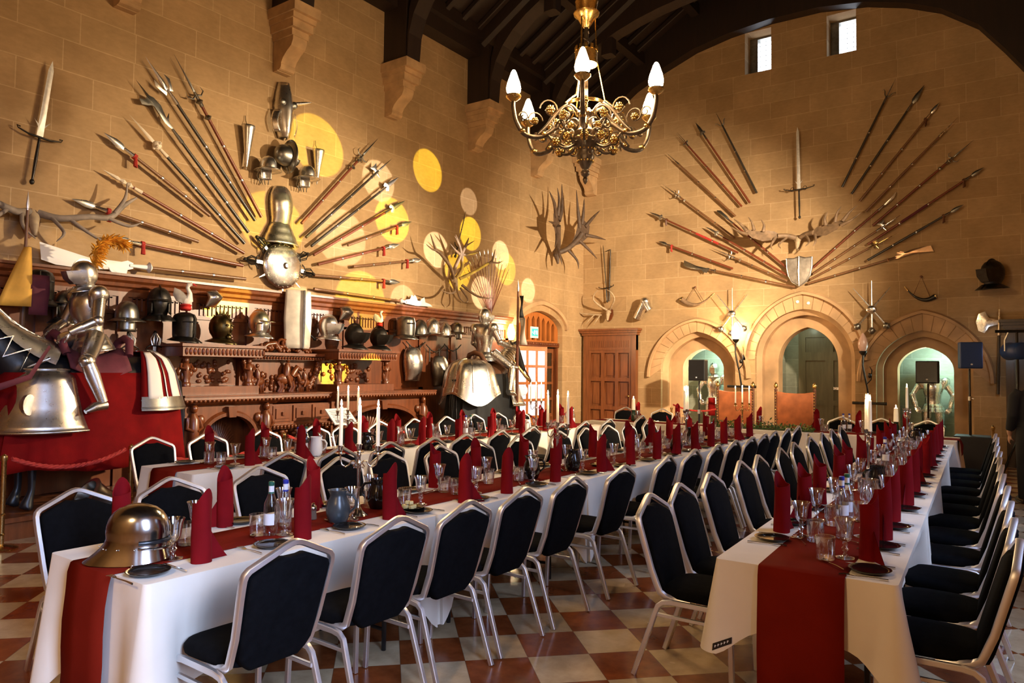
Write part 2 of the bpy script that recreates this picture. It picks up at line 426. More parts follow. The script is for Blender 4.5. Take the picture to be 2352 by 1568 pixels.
for k, a in enumerate(AR):
    mb = MB(); mb.M = FE
    # voussoir ring, carved hood mould
    ro = arch(a['cx'], a['o']+.005, a['so'], a['oz']+.005, None, 9); 
    hd = arch(a['cx'], a['hood']-.07, a['sp'], a['hz']-.09, None, 22)
    def outp(i):
        t = i/(len(ro)-1)*(len(hd)-1); i0 = min(int(t), len(hd)-2); return V(hd[i0]).lerp(V(hd[i0+1]), t-i0)
    for i in range(len(ro)-1):
        q0, q1, p0, p1 = V(ro[i]), V(ro[i+1]), outp(i), outp(i+1)
        d0 = (q1-q0).normalized()*.006; d1 = (p1-p0).normalized()*.006
        mb.prism([tuple(q0+d0), tuple(p0+d1), tuple(p1-d1), tuple(q1-d0)], 0, .012)
    struct(mb.build('trim_%d' % n, 'stone_ring', smooth=0)); n += 1
    mb = MB(); mb.M = FE; ribbon(mb, arch(a['cx'], a['hood']-.07, a['sp'], a['hz']-.09, None, 18), .085, .0, .085)
    struct(mb.build('trim_%d' % n, 'stone_ring')); n += 1
    # chamfer order between the wall face and the inner opening
    mb = MB(); mb.M = FE
    o1 = arch(a['cx'], a['o']-.10, a['so'], a['oz']-.11, 0.0, 16); o2 = arch(a['cx'], a['o']+.002, a['so'], a['oz']+.002, 0.0, 16)
    mb.loft([[(p[0], p[1], -.18), (q[0], q[1], -.10), (q[0], q[1], -.38), (p[0], p[1], -.38)] for p, q in zip(o1, o2)])
    struct(mb.build('trim_%d' % n, 'stone_ring')); n += 1
    # chamber behind
    w = a['i']+(.32 if k == 1 else .28); y0, y1 = WEY+.72, a['d']+.35
    mb = MB(); mb.bb((a['cx']-w-.12, y1, 0), (a['cx']+w+.12, y1+.12, 3.4)); mb.bb((a['cx']-w-.12, y0, 0), (a['cx']-w, y1, 3.4)); mb.bb((a['cx']+w, y0, 0), (a['cx']+w+.12, y1, 3.4)); mb.bb((a['cx']-w-.12, y0, 3.4), (a['cx']+w+.12, y1+.12, 3.5))
    struct(mb.build('wall_niche' if k != 1 else 'wall_passage', 'niche', smooth=0))
# two narrow lancets high in the end wall
M['daylight'] = emit('bright sky behind leaded glass', (.80, .88, 1.0), 6.0)
for k, w in enumerate(WR):
    x0, x1, z0, z1 = w[0][0], w[1][0], w[0][1], w[2][1]
    px0 = x0+(x1-x0)*.30
    mb = MB(); mb.M = FE
    mb.bb((px0, z0+.05, -.62), (x1-.03, z1-.04, -.60))
    o = struct(mb.build('window_%d' % (k+1), 'daylight', smooth=0))
    mb = MB(); mb.M = FE
    mb.bb((x0-.1, z0-.1, -.70), (px0, z1+.1, -.38)); mb.bb((x1-.03, z0-.1, -.70), (x1+.1, z1+.1, -.38)); mb.bb((px0, z0-.1, -.7), (x1, z0+.05, -.38)); mb.bb((px0, z1-.04, -.7), (x1, z1+.1, -.38))
    for i in range(1, 3): xx = px0+(x1-.03-px0)*i/3; mb.bb((xx-.004, z0, -.6), (xx+.004, z1, -.585))
    for i in range(1, 8): zz = z0+(z1-z0)*i/8; mb.bb((px0, zz-.004, -.6), (x1-.03, zz+.004, -.585))
    mb.build('frame', 'steel_dark', o, smooth=0)

# --- right wall behind the camera's shoulder with tall windows, and the wall behind
wins = [(-3.6, -2.2), (-.4, 1.2), (4.2, 5.8), (8.6, 10.2)]
def rect(a, b, c, d): return [(a, c), (b, c), (b, d), (a, d)]
FR = Matrix(((0, 0, -1, WRX), (-1, 0, 0, 0), (0, 1, 0, 0), (0, 0, 0, 1)))
struct(plate_obj(rect(-(WEY+.3), -WBY, 0, 8), [rect(-b, -a, 1.1, 4.6) for a, b in wins], -.4, 0, 'wall_right', 'stone_y', FR))
for k, (a, b) in enumerate(wins):
    mb = MB(); x = WRX+.25
    for i in range(0, 5): yy = a+(b-a)*i/4; mb.bb((x-.03, yy-.03, 1.1), (x+.03, yy+.03, 4.6))
    for zz in (1.13, 2.3, 3.4, 4.57): mb.bb((x-.03, a, zz-.03), (x+.03, b, zz+.03))
    struct(mb.build('window_%d' % (k+3), 'stone', smooth=0))
mb = MB(); mb.bb((WLX-.45, WBY-.3, 0), (WRX+.4, WBY, 11.6)); struct(mb.build('wall_back', 'stone_x', smooth=0))

# --- timber roof: boarded slopes, arched trusses on stone corbels, purlins
RX = (WLX+WRX)/2
mb = MB()
for s in (-1, 1):
    e = WLX-.5 if s < 0 else WRX+.5
    mb.add([(e, WBY, 7.9), (RX, WBY, 11.4), (RX, WEY+.3, 11.4), (e, WEY+.3, 7.9), (e, WBY, 8.1), (RX, WBY, 11.6), (RX, WEY+.3, 11.6), (e, WEY+.3, 8.1)], [(0, 1, 2, 3), (7, 6, 5, 4), (0, 3, 7, 4), (1, 0, 4, 5), (2, 1, 5, 6), (3, 2, 6, 7)])
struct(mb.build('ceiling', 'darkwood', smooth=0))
TY = [-.15, 2.13, 4.42, 6.75, 9.06, 11.40, 13.68]
def truss(y, name, last=False):
    mb = MB(); n = 26; a0, a1 = WLX+.55, WRX-.55; cx = RX
    lo = []
    for i in range(n+1):
        t = -1+2*i/n; t = math.sin(t*PI/2); lo.append((cx+t*(a1-a0)/2, 6.98+2.22*max(0, 1-abs(t)**2.4)**(1/2.4)))
    hi = [(cx+(p[0]-cx)*1.0, min(p[1]+.42, 7.9+(abs(WLX-.5-RX)-abs(p[0]-cx))*.66)) for p in lo]
    rings = [[(p[0], y-.16, p[1]), (p[0], y+.16, p[1]), (q[0], y+.16, max(q[1], p[1]+.1)), (q[0], y-.16, max(q[1], p[1]+.1))] for p, q in zip(lo, hi)]
    mb.loft(rings)
    for s in (-1, 1):
        xw = WLX if s < 0 else WRX
        mb.bb((xw, y-.17, 6.95), (xw-s*.52, y+.17, 8.3))
        mb.tube([(xw-s*.3, y, 8.25), (RX, y, 11.25)], .24, sq=True)
        mb.tube([(xw-s*1.9, y, 8.4), (xw-s*1.9, y, 9.4)], .13, sq=True)
    mb.bb((RX-3.6, y-.12, 9.3), (RX+3.6, y+.12, 9.62))
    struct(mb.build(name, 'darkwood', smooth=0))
    for s in (-1, 1):
        if s > 0 and y > 0: continue
def corbel(y, name, frame=None, stone_='stone'):
    mb = MB(); f = 6.05
    if frame is None: mb.M = Matrix.Translation((WLX, y, 0))
    else: mb.M = frame
    # moulded cap
    for (z0, z1, d, w) in ((6.50, 6.60, .46, .15), (6.60, 6.72, .52, .185), (6.72, 6.80, .56, .21), (6.80, 6.95, .62, .24)):
        mb.bb((-.02, -w, z0), (d, w, z1))
    prof = [(0, 6.05), (.10, 6.05), (.17, 6.10), (.24, 6.22), (.34, 6.30), (.44, 6.36), (.48, 6.44), (.48, 6.52), (0, 6.52)]
    # scrolled bracket
    n = len(prof); vs = [(p[0]*.94, -.125, p[1]) for p in prof]+[(p[0]*.94, .125, p[1]) for p in prof]
    mb.add(vs, [tuple(range(n)), tuple(range(2*n-1, n-1, -1))]+[(i, n+i, n+(i+1) % n, (i+1) % n) for i in range(n)])
    mb.tube([(.13, -.128, 6.12), (.13, .128, 6.12)], .065, 10)
    struct(mb.build(name, stone_, smooth=30))
for k, y in enumerate(TY):
    truss(y, 'beam_%d' % (k+1)); corbel(y, 'corbel_%d' % (k+1))
corbel(0, 'corbel_8', Matrix.Translation((WLX+.25, WEY, 0)) @ Matrix.Rotation(-PI/2, 4, 'Z'))
# arched rib against the end wall; its right end stands in for darkness
mb = MB(); pts = [(-9.09, 7.2), (-8.4, 7.9), (-7.6, 8.45), (-7.0, 8.72), (-6.1, 9.05), (-5.3, 9.2), (-4.4, 9.28), (-3.4, 9.26), (-2.5, 9.12), (-1.8, 8.9), (-1.2, 8.62), (-.6, 8.15), (-.2, 7.6), (.2, 7.0), (1.5, 6.6)]
mb.M = FE; mb.prism(pts+[(1.9, 11.6), (-9.5, 11.6)], 0, .28); struct(mb.build('beam_8', 'darkwood', smooth=0))
mb = MB()
for s in (-1, 1):
    for k in range(4):
        xx = RX+s*(.9+1.35*k); zz = 11.4-abs(xx-RX)*3.5/5.795-.12; mb.bb((xx-.1, WBY, zz-.12), (xx+.1, WEY, zz+.12))
mb.bb((WLX, WBY, 7.9), (WLX+.32, WEY, 8.25)); mb.bb((WRX-.32, WBY, 7.9), (WRX, WEY, 8.25)); mb.bb((RX-.15, WBY, 10.9), (RX+.15, WEY, 11.3))
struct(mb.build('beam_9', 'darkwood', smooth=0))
mb = MB(); y = WBY+.2
while y < WEY:
    for s in (-1, 1): mb.tube([(RX+s*5.4, y, 8.05), (RX, y, 11.3)], .055, sq=True)
    y += .48
struct(mb.build('beam_10', 'darkwood', smooth=0))
# ================================================================== tables, chairs, settings
def ordn(n):
    w = ['first', 'second', 'third', 'fourth', 'fifth', 'sixth', 'seventh', 'eighth', 'ninth', 'tenth', 'eleventh', 'twelfth', 'thirteenth', 'fourteenth', 'fifteenth', 'sixteenth']
    return w[n] if n < 16 else '%dth' % (n+1)
M['chairfab'] = plain('black chair cloth', (.0032, .0034, .0042), .95, 0, .3, 30, .2, 220, Specular_IOR_Level=.08)
def linen():
    m, nt, b = nmat('ivory table linen'); co = objco(nt)
    f = noise(nt, co, 3.5, 4); setp(b, Roughness=.8, Sheen_Weight=.15)
    nt.links.new(ramp(nt, f, [(.3, (.76, .67, .55)), (.7, (.84, .76, .64))]), b.inputs['Base Color'])
    bump(nt, b, noise(nt, co, 260, 2), .06, .002); return m
M['linen'] = linen()
M['runner'] = plain('brick red runner', (.165, .011, .0045), .9, 0, .12, 5, .15, 250, Specular_IOR_Level=.05)
M['napkin'] = plain('red napkin', (.165, .0035, .006), .85, 0, .12, 10, .2, 220, Specular_IOR_Level=.1)
M['plate'] = plain('black glazed plate', (.008, .006, .005), .09, 0, .2, 20, Specular_IOR_Level=.3)
M['cut'] = metal('cutlery steel', (.8, .77, .72), .14, .1)
M['glass'] = glassy('cut glass', (.97, .97, .97), .85, .12)
M['bottleglass'] = glassy('bottle glass', (.9, .93, .95), .7, .05)
M['wax'] = plain('candle wax', (.85, .76, .60), .5, 0, 0, Emission_Color=(1, .72, .40, 1), Emission_Strength=.25)
M['flame'] = emit('candle flame', (1.0, .70, .36), 1400)
M['pottery'] = plain('blue grey pottery', (.045, .052, .055), .28, 0, .4, 9, .15, 25)
M['blackpot'] = plain('black glazed pottery', (.010, .008, .007), .1, 0, .3, 20)
M['cap_blue'] = plain('blue cap', (.02, .03, .30), .4); M['cap_green'] = plain('green cap', (.02, .11, .07), .4)
M['label'] = plain('paper label', (.75, .75, .80), .6)
M['butter'] = plain('butter', (.80, .62, .26), .5)
M['greenglass'] = plain('dark green glass', (.012, .03, .012), .08)

# ---- the chair (sitter looks along +y)
def yb(z): return -.200-.135*(z-.46)/.49
half = [(.172, -.02, .432), (.182, -.10, .434), (.19, -.155, .443), (.194, -.186, .462), (.196, -.2, .495)]
for z, x in ((.58, .200), (.66, .205), (.74, .211), (.795, .214)): half.append((x, yb(z), z))
half += [(.2145, yb(.825), .825), (.209, yb(.846), .846), (.195, yb(.861), .861), (.10, yb(.905), .905), (.045, yb(.931), .931), (.02, yb(.940), .940), (0, yb(.943), .943)]
frame = half+[(-p[0], p[1], p[2]) for p in half[:-1]][::-1]
def make_chair():
    t = thing('banquet_chair', 'x', 'chair', group='banquet chairs')
    mb = MB(); mb.tube(frame, .0155, sq=True, ell=.8, upv=(0, 1, 0)); mb.build('back_frame', 'alu', t, 40)
    hp = [(.150, .455), (.172, .49), (.180, .56), (.186, .66), (.192, .76), (.193, .815), (.182, .838), (.10, .874), (.055, .893), (.03, .888)]
    poly = [(-.115, .425), (.115, .425)]+hp+[(-x, z) for x, z in hp][::-1]
    cx, cz = 0, .66; rings = []
    for ins, dy in ((.07, -.030), (.018, -.024), (0, -.010), (0, .010), (.018, .026), (.07, .034)):
        rings.append([(x*(1-ins), yb(z)+dy, cz+(z-cz)*(1-ins*.7)) for x, z in poly])
    mb = MB(); mb.loft(rings); mb.build('backrest', 'chairfab', t, 50)
    out = []
    for i in range(28):
        a = 2*PI*i/28; c, s = math.cos(a), math.sin(a); e = .5
        x = math.copysign(abs(c)**e, c)*(.205+.012*math.copysign(1, s)*abs(s)**.5); y = .0+math.copysign(abs(s)**e, s)*.205
        out.append((x, y))
    rings = []
    for k, z in ((.90, .436), (.98, .441), (1.0, .455), (.99, .474), (.94, .488), (.80, .498), (.4, .503)):
        rings.append([(x*k, y*k, z) for x, y in out])
    mb = MB(); mb.loft(rings); mb.build('seat', 'chairfab', t, 60)
    for s in (-1, 1):
        x = s*.212
        mb = MB(); mb.tube([(x, .0, .424), (x, .12, .424), (x, .165, .418), (x, .19, .398), (x*1.01, .205, .36), (x*1.04, .215, .004)], .0135, sq=True, ell=.85); mb.build('leg', 'alu', t, 40)
        mb = MB(); mb.tube([(x, .0, .424), (x, -.115, .424), (x, -.16, .417), (x, -.188, .395), (x*1.01, -.205, .35), (x*1.05, -.325, .004)], .0135, sq=True, ell=.85); mb.build('leg', 'alu', t, 40)
        mb = MB(); mb.tube([(x*.97, -.20, .345), (x*.97, .19, .345)], .009, sq=True); mb.build('stretcher', 'alu', t, 40)
    return t
def make_napkin(kind):
    mb = MB(); n = 20; rings = []; ri = []
    for t in [i/8 for i in range(9)]:
        o = []; q = []
        for j in range(n):
            a = 2*PI*j/n; top = .262+.075*max(0, math.cos(a))**1.5-.01*math.sin(a)
            r = .041+.004*(1-t)+.003*math.sin(3*a+4*t); z = top*t
            o.append((r*math.cos(a), r*math.sin(a), z)); q.append(((r-.004)*math.cos(a), (r-.004)*math.sin(a), z))
        rings.append(o); ri.append(q)
    mb.loft(rings+ri[::-1][:4], True)
    if kind:
        # loose corner trailing out at the foot
        s = 1 if kind == 1 else -1
        f = lambda u, v: (.028*(1-u)+.125*u*.95+.0, s*(.016+.030*u+.02*math.sin(u*3)*(1-v)), v*(.15*(1-u)**1.1)+.001)
        mb.grid(lambda u, v: (f(u, v)[0]*.2, s*.036+s*.10*u, f(u, v)[2]), 8, 5)
        mb.grid(lambda u, v: (f(u, v)[0]*.2+.003, s*.036+s*.099*u, f(u, v)[2]), 8, 5)
    return solo(mb, 'napkin', 'napkin', 'x', 'napkin', group='rolled red napkins', smooth=50)
def make_plate():
    mb = MB(); mb.lathe([(.001, .004), (.045, .004), (.05, 0), (.055, .003), (.072, .009), (.088, .017), (.091, .020), (.089, .021), (.072, .014), (.055, .009), (.03, .008), (.001, .008)], 28)
    return solo(mb, 'dinner_plate', 'plate', 'x', 'plate', group='black glazed plates', smooth=50)
def make_knife():
    mb = MB(); mb.tube([(0, -.105, .004), (0, -.06, .005), (0, -.01, .0045)], [.005, .006, .004], 6, ell=.6); mb.prism([(-.006, -.012), (.006, -.012), (.008, .03), (.007, .085), (.0, .108), (-.006, .09)], .003, .005)
    return solo(mb, 'table_knife', 'cut', 'x', 'knife', group='table knives')
def make_fork():
    mb = MB(); mb.tube([(0, -.1, .004), (0, -.05, .006), (0, .03, .005)], [.0055, .004, .003], 6, ell=.6)
    mb.grid(lambda u, v: ((u-.5)*.022*(.4+.6*v), .03+.025*v, .005+.003*v), 4, 3)
    for i in range(4): x = -.0095+.0063*i; mb.tube([(x, .052, .008), (x, .075, .010), (x*.95, .096, .006)], .0014, 5)
    return solo(mb, 'table_fork', 'cut', 'x', 'fork', group='table forks')
def make_spoon():
    mb = MB(); mb.tube([(0, -.09, .004), (0, -.03, .007), (0, .04, .004)], [.0055, .0035, .0028], 6, ell=.6)
    mb.M = Matrix.Translation((0, .062, .009)); mb.ell((0, 0, 0), (.016, .026, .007), 12, 4, -1, 0, False); mb.ell((0, 0, .001), (.016, .026, .006), 12, 4, -1, 0, False)
    return solo(mb, 'spoon', 'cut', 'x', 'spoon', group='dessert spoons')
def make_goblet():
    t = thing('goblet', 'x', 'goblet', group='cut glass goblets'); G = Matrix.Scale(1.28, 4)
    fl = lambda a, z: 1+.035*abs(math.sin(a*5))
    mb = MB(); mb.M = G; mb.lathe([(.034, 0), (.034, .003), (.012, .009), (.0065, .016), (.006, .024), (.0125, .031), (.0135, .037), (.008, .044), (.010, .052), (.009, .060)], 20, fl=lambda a, z: 1+.02*math.cos(6*a)); mb.build('stem', 'glass', t, 40)
    mb = MB(); mb.M = G; mb.lathe([(.009, .060), (.018, .067), (.024, .085), (.027, .110), (.031, .130), (.037, .146), (.0355, .146), (.029, .130), (.025, .110), (.021, .086), (.012, .072), (.001, .070)], 20, fl=fl, caps=False); mb.build('bowl', 'glass', t, 40)
    return t
def make_tumbler():
    mb = MB(); mb.M = Matrix.Scale(1.25, 4); mb.lathe([(.001, 0), (.031, 0), (.033, .004), (.036, .088), (.0345, .088), (.0315, .012), (.001, .011)], 20, fl=lambda a, z: 1+.02*abs(math.sin(a*6)))
    return solo(mb, 'tumbler', 'glass', 'x', 'tumbler', group='glass tumblers', smooth=40)
def make_jug(mat, kind=0):
    t = thing('jug', 'x', 'jug', group='jugs on the tables')
    pr = [(.001, 0), (.05, 0), (.055, .006), (.066, .04), (.07, .075), (.062, .115), (.047, .145), (.045, .165), (.052, .185), (.049, .185), (.042, .165), (.043, .145), (.057, .11), (.06, .05), (.001, .012)]
    if kind == 1: pr = [(.001, 0), (.046, 0), (.05, .005), (.06, .03), (.063, .07), (.058, .13), (.05, .165), (.052, .19), (.049, .19), (.047, .165), (.05, .05), (.001, .012)]
    def lip(a, z): return 1+(.22*max(0, math.cos(a))**6*max(0, (z-.14)/.05) if z > .14 else 0)
    mb = MB(); mb.lathe(pr, 24, fl=lip, caps=False); mb.build('body', mat, t, 50)
    mb = MB(); mb.tube([(-.045, 0, .16), (-.085, 0, .155), (-.105, 0, .125), (-.1, 0, .085), (-.066, 0, .055)], [.008, .0085, .009, .008, .007], 8, ell=1.4); mb.build('handle', mat, t, 50)
    return t
def make_bottle(cap):
    t = thing('water_bottle', 'x', 'bottle', group='bottles of water')
    mb = MB(); mb.lathe([(.001, 0), (.035, 0), (.037, .006), (.037, .145), (.035, .165), (.021, .20), (.014, .225), (.013, .258)], 18); mb.build('body', 'bottleglass', t, 50)
    mb = MB(); mb.lathe([(.013, .222), (.0145, .224), (.0145, .256), (.013, .258)], 14, caps=False); mb.build('neck_foil', 'label', t)
    mb = MB(); mb.lathe([(.015, .258), (.0158, .260), (.0158, .278), (.012, .281)], 14); mb.lathe([(.0155, .216), (.0158, .220), (.015, .226)], 14, caps=False); mb.build('cap', cap, t)
    mb = MB(); mb.grid(lambda u, v: (.0374*math.cos((u-.5)*1.9-PI/2), .0374*math.sin((u-.5)*1.9-PI/2), .055+.06*v), 8, 1); mb.build('label', 'label', t)
    return t
def make_candle(h=.25, r=.0115):
    t = thing('candle', 'x', 'candle', group='lit candles')
    mb = MB(); mb.lathe([(r, 0), (r*.92, h*.6), (r*.8, h-.004), (r*.5, h)], 12); mb.build('wax', 'wax', t, 50)
    mb = MB(); mb.tube([(0, 0, h-.002), (0, 0, h+.009)], .0009, 4); mb.build('wick', 'iron', t)
    mb = MB(); mb.lathe([(.001, h+.004), (.0045, h+.010), (.0058, h+.018), (.0035, h+.032), (.0005, h+.044)], 8); mb.build('flame', 'flame', t, 60)
    return t
def make_candelabrum(mat='silver', H=.26):
    t = thing('candelabrum', 'x', 'candelabrum', group='three-light candelabra')
    mb = MB(); mb.lathe([(.001, 0), (.058, 0), (.06, .005), (.05, .012), (.04, .022), (.03, .03), (.018, .05), (.011, .065), (.013, .07)], 20, fl=lambda a, z: 1+.03*math.cos(8*a)); mb.build('base', mat, t, 50)
    mb = MB(); mb.lathe([(.012, .065), (.008, .08), (.0095, H*.6), (.012, H-.05), (.016, H-.04), (.012, H-.03), (.017, H-.02), (.011, H-.01), (.009, H+.02), (.014, H+.035), (.008, H+.05)], 14); mb.build('stem', mat, t, 50)
    for s in (-1, 1):
        mb = MB(); pts = [(s*.012, 0, H-.02), (s*.03, 0, H+.0), (s*.045, 0, H-.002), (s*.06, 0, H-.025), (s*.08, 0, H-.038), (s*.102, 0, H-.025), (s*.112, 0, H+.005), (s*.112, 0, H+.035)]
        mb.tube(pts, [.0055, .005, .005, .005, .005, .005, .005, .005], 8)
        mb.tube([(s*.02, 0, H-.015), (s*.034, 0, H-.034), (s*.028, 0, H-.044), (s*.018, 0, H-.038)], .0035, 6); mb.build('arm', mat, t, 50)
    for x, z in ((-.112, H+.035), (.112, H+.035), (0, H+.045)):
        mb = MB(); mb.lathe([(.002, z), (.028, z+.004), (.03, z+.009), (.012, z+.008), (.009, z+.016), (.014, z+.024), (.016, z+.04), (.022, z+.054), (.019, z+.056), (.0128, z+.052), (.0128, z+.04), (.001, z+.0385)], 16, c=(x, 0, 0)); mb.build('candle_cup', mat, t, 50)
    t['H'] = H
    return t
PROTO = {}
def proto(key, fn):
    if key not in PROTO:
        PROTO[key] = [fn(), False]
    return PROTO[key]
def put(key, fn, loc, rz, label, mat=None, group=None):
    p = proto(key, fn)
    if not p[1]:
        p[1] = True; o = p[0]
        if mat is not None: o.matrix_world = mat
        else: o.location = loc; o.rotation_euler = (0, 0, rz)
        o['label'] = label
        if group: o['group'] = group
        return o
    return dup(p[0], loc, rz, label, group, mat)

ZC, ZR = .7625, .7675
class Table:
    def __init__(s, name, org, rz, hw, n, L, drop, rdrop, push=(0, 0), rw=.185):
        s.push = push; s.name, s.hw, s.len = name, hw, n*(L+.03); s.rz = rz; s.M = Matrix.Translation((org[0], org[1], 0)) @ Matrix.Rotation(rz, 4, 'Z')
        for k in range(n):
            y0 = k*(L+.03); o = s.M @ Matrix.Translation((0, y0, 0))
            t = thing('banquet_table', 'folding banquet table under the cloth, %s from the near end of the %s' % (ordn(k), name), 'table', group='folding tables', mat=o)
            mb = MB(); mb.bb((-hw+.01, .012, .733), (hw-.01, L-.012, .757)); mb.build('tabletop', 'brownleather', t, 0)
            for yy in (.28, L-.28):
                for sx in (-1, 1):
                    mb = MB(); mb.tube([(sx*(hw-.15), yy, .733), (sx*(hw-.15), yy, .0)], .014, 8); mb.build('leg', 'black', t)
                mb = MB(); mb.tube([(-(hw-.15), yy, .12), ((hw-.15), yy, .12)], .011, 8); mb.build('crossbar', 'black', t)
            s.cloth(k, y0, L, drop, k == 0, k == n-1)
        # runner
        th = .0025; e = .012
        pts = [(0, -.030-.020*min(1, q*3), ZC-.012-rdrop*q) for q in [1, .8, .6, .4, .2, .05]]
        path = [(p[1], p[2]) for p in pts]+[(-.022, ZC-.002), (-.010, ZC+.003), (.03, ZC+.0032), (s.len*.5, ZC+.0032), (s.len-.05, ZC+.0032)]
        rings = []
        for (y, z) in path:
            rip = .004*math.sin(z*31) if z < ZC-.02 else 0
            rings.append([(-rw, y+rip, z), (-rw*.33, y-rip*.5, z), (rw*.33, y+rip, z), (rw, y-rip, z)])
        mb = MB()
        n4 = len(rings)
        vs = [p for r in rings for p in r]; mb.add(vs, [(i*4+j, i*4+j+1, i*4+5+j, i*4+4+j) for i in range(n4-1) for j in range(3)])
        solo(mb, 'table_runner', 'runner', 'brick-red runner along the middle of the %s' % name, 'table runner', group='red table runners', mat=s.M, solid=.002, smooth=40)
    def cloth(s, k, y0, L, drop, first, last):
        hw = s.hw; r = .02; R_ = random.Random(hash(s.name) % 1000 if False else len(s.name)*7+k)
        per = []
        # perimeter with rounded corners: position, outward normal, distance to the closest corner, which corner
        def seg(a, b, nrm, n):
            for i in range(n): t = i/n; per.append((a[0]+(b[0]-a[0])*t, a[1]+(b[1]-a[1])*t, nrm[0], nrm[1]))
        def cor(cx, cy, a0):
            for i in range(9): a = a0+PI/2*i/9; per.append((cx+r*math.cos(a), cy+r*math.sin(a), math.cos(a), math.sin(a)))
        seg((hw, r), (hw, L-r), (1, 0), 44); cor(hw-r, L-r, 0); seg((hw-r, L), (-hw+r, L), (0, 1), 22); cor(-hw+r, L-r, PI/2)
        seg((-hw, L-r), (-hw, r), (-1, 0), 44); cor(-hw+r, r, PI); seg((-hw+r, 0), (hw-r, 0), (0, -1), 22); cor(hw-r, r, 1.5*PI)
        n = len(per); rows = 9; ph = [R_.uniform(0, 6) for _ in range(4)]
        corners = [(hw, 0, first), (-hw, 0, first), (hw, L, last), (-hw, L, last)]
        def P(i, v):
            x, y, nx, ny = per[i]; t = v/rows
            d = 9; fr = True
            for (cx, cy, f) in corners:
                q = math.hypot(x-cx, y-cy)
                if q < d: d = q; fr = f
            g = math.exp(-(d/.13)**2); g2 = math.exp(-((d-.17)/.07)**2)
            dr = drop*(1+.42*g)
            end = abs(ny) > .7
            inner = (ny > .3 and not last) or (ny < -.3 and not first)
            amp = .010*math.sin(y*17+x*19+ph[0])+.007*math.sin(y*29+x*31+ph[1])
            out = .006+t*(.008+amp*.6)+t*(.075*g-.025*g2)
            if inner: out = .004+.004*t
            elif (not fr): out = .006+t*(.010+amp*.6+.02*g)
            pu = s.push[1] if x > 0 else s.push[0]
            out -= abs(nx)*pu*min(1, max(0, t-.16)*2.6)*min(1, max(0, (d-.10)/.25))
            px, py = x+nx*out, y+ny*out
            if not fr: py = max(min(py, L+.012 if not last else 9), -.012 if not first else -9)
            z = ZC-.002-dr*t if v > 0 else ZC-.001
            return (px, py, z)
        mb = MB(); vs = []; fs = []
        for v in range(rows+1):
            for i in range(n): vs.append(P(i, v))
        for v in range(rows):
            for i in range(n): fs.append((v*n+i, v*n+(i+1) % n, (v+1)*n+(i+1) % n, (v+1)*n+i))
        mb.add(vs, fs)
        ins = [(x-nx*.012, y-ny*.012, ZC) for x, y, nx, ny in per]
        b = len(mb.v); mb.add(ins, [tuple(range(n))]); 
        for i in range(n): mb.f.append([i, b+i, b+(i+1) % n, (i+1) % n]); mb.mi.append(0)
        o = solo(mb, 'tablecloth', 'linen', 'ivory tablecloth on the %s table from the near end of the %s' % (ordn(k), s.name), 'tablecloth', group='ivory tablecloths', mat=s.M @ Matrix.Translation((0, y0, 0)), smooth=50, fixn=True)
        if 'rightmost' in s.name and k == 0:
            i0 = min(range(n), key=lambda i: abs(per[i][0]+hw-.045)+abs(per[i][1])*5)
            def Q(di, v): a = V(P(i0+di, int(v))); b_ = V(P(i0+di, min(int(v)+1, rows))); p = a.lerp(b_, v-int(v)); return (p.x, p.y-.004, p.z)
            q00, q10, q11, q01 = Q(-2, 8.72), Q(1, 8.72), Q(1, 8.05), Q(-2, 8.05)
            mb = MB(); mb.add([q00, q10, q11, q01], [(0, 1, 2, 3)]); tg = mb.build('cloth_tag', 'black', o, 0, solid=.002)
            mb = MB(); A, B_, D = V(q00), V(q10)-V(q00), V(q01)-V(q00)
            for k2 in range(5):
                u = .14+.16*k2; c = A+B_*u+D*.5+V((0, -.003, 0)); mb.add([c-D*.16-B_*.025, c-D*.16+B_*.025, c+D*.16+B_*.025, c+D*.16-B_*.025], [(0, 1, 2, 3)]); c2 = c+B_*.04; mb.add([c2-D*.02-B_*.045, c2-D*.02+B_*.03, c2+D*.06+B_*.03, c2+D*.06-B_*.045], [(0, 1, 2, 3)])
            mb.build('tag_lettering', 'label', tg, 0)
        s.c0 = o if k == 0 else s.c0
    def w(s, x, y, z=0): return s.M @ V((x, y, z))
    def loc(s, p): q = s.M.inverted() @ V(p); return q.x, q.y
T1 = Table('helmet table', (-3.375, 1.60), 0, .425, 5, 1.80, .47, .60, (0, .085))
T3 = Table('sideboard table', (-6.03, 3.42), 0, .415, 4, 1.80, .42, .30)
T4 = Table('rightmost table', (-.835, 3.48), .040, .385, 4, 1.83, .30, .62, (.05, .09))
TH = Table('top table', (-.75, 11.78), PI/2, .40, 3, 1.86, .42, .2)

def rowx(pxs, X, X0=None, sl=0.0, Y0=0.0):
    # distances along the hall of chairs whose back tops stand on one line of chair backs
    out = []
    for px in pxs:
        d = ray(px, 1000); Y = (X-sl*Y0)/(d.x/d.y-sl); out.append(Y)
    return out
chair_n = 0
def chairs(T, side, ys, x, sidename, world=True):
    for i, Y in enumerate(ys):
        y = Y
        jx, jr = R.uniform(-.012, .012), R.uniform(-.035, .035)
        p = T.w(side*x+jx, y, 0)
        put('chair', make_chair, p, T.rz+side*PI/2+jr, 'black padded chair, %s from the near end, %s side of the %s' % (ordn(i), sidename, T.name))
y1c = [1.96, 2.57, 3.1, 3.65, 4.23, 4.99]+rowx([1537, 1600, 1649, 1691, 1729, 1756, 1782, 1811, 1836], -2.45)
y1w = rowx([178, 391, 597, 779, 889, 1009, 1098, 1192, 1284, 1343, 1393, 1440, 1488], -4.44)
y3c = rowx([661, 781, 895, 996, 1070, 1149, 1223, 1292, 1343, 1399, 1475, 1521], -5.0)
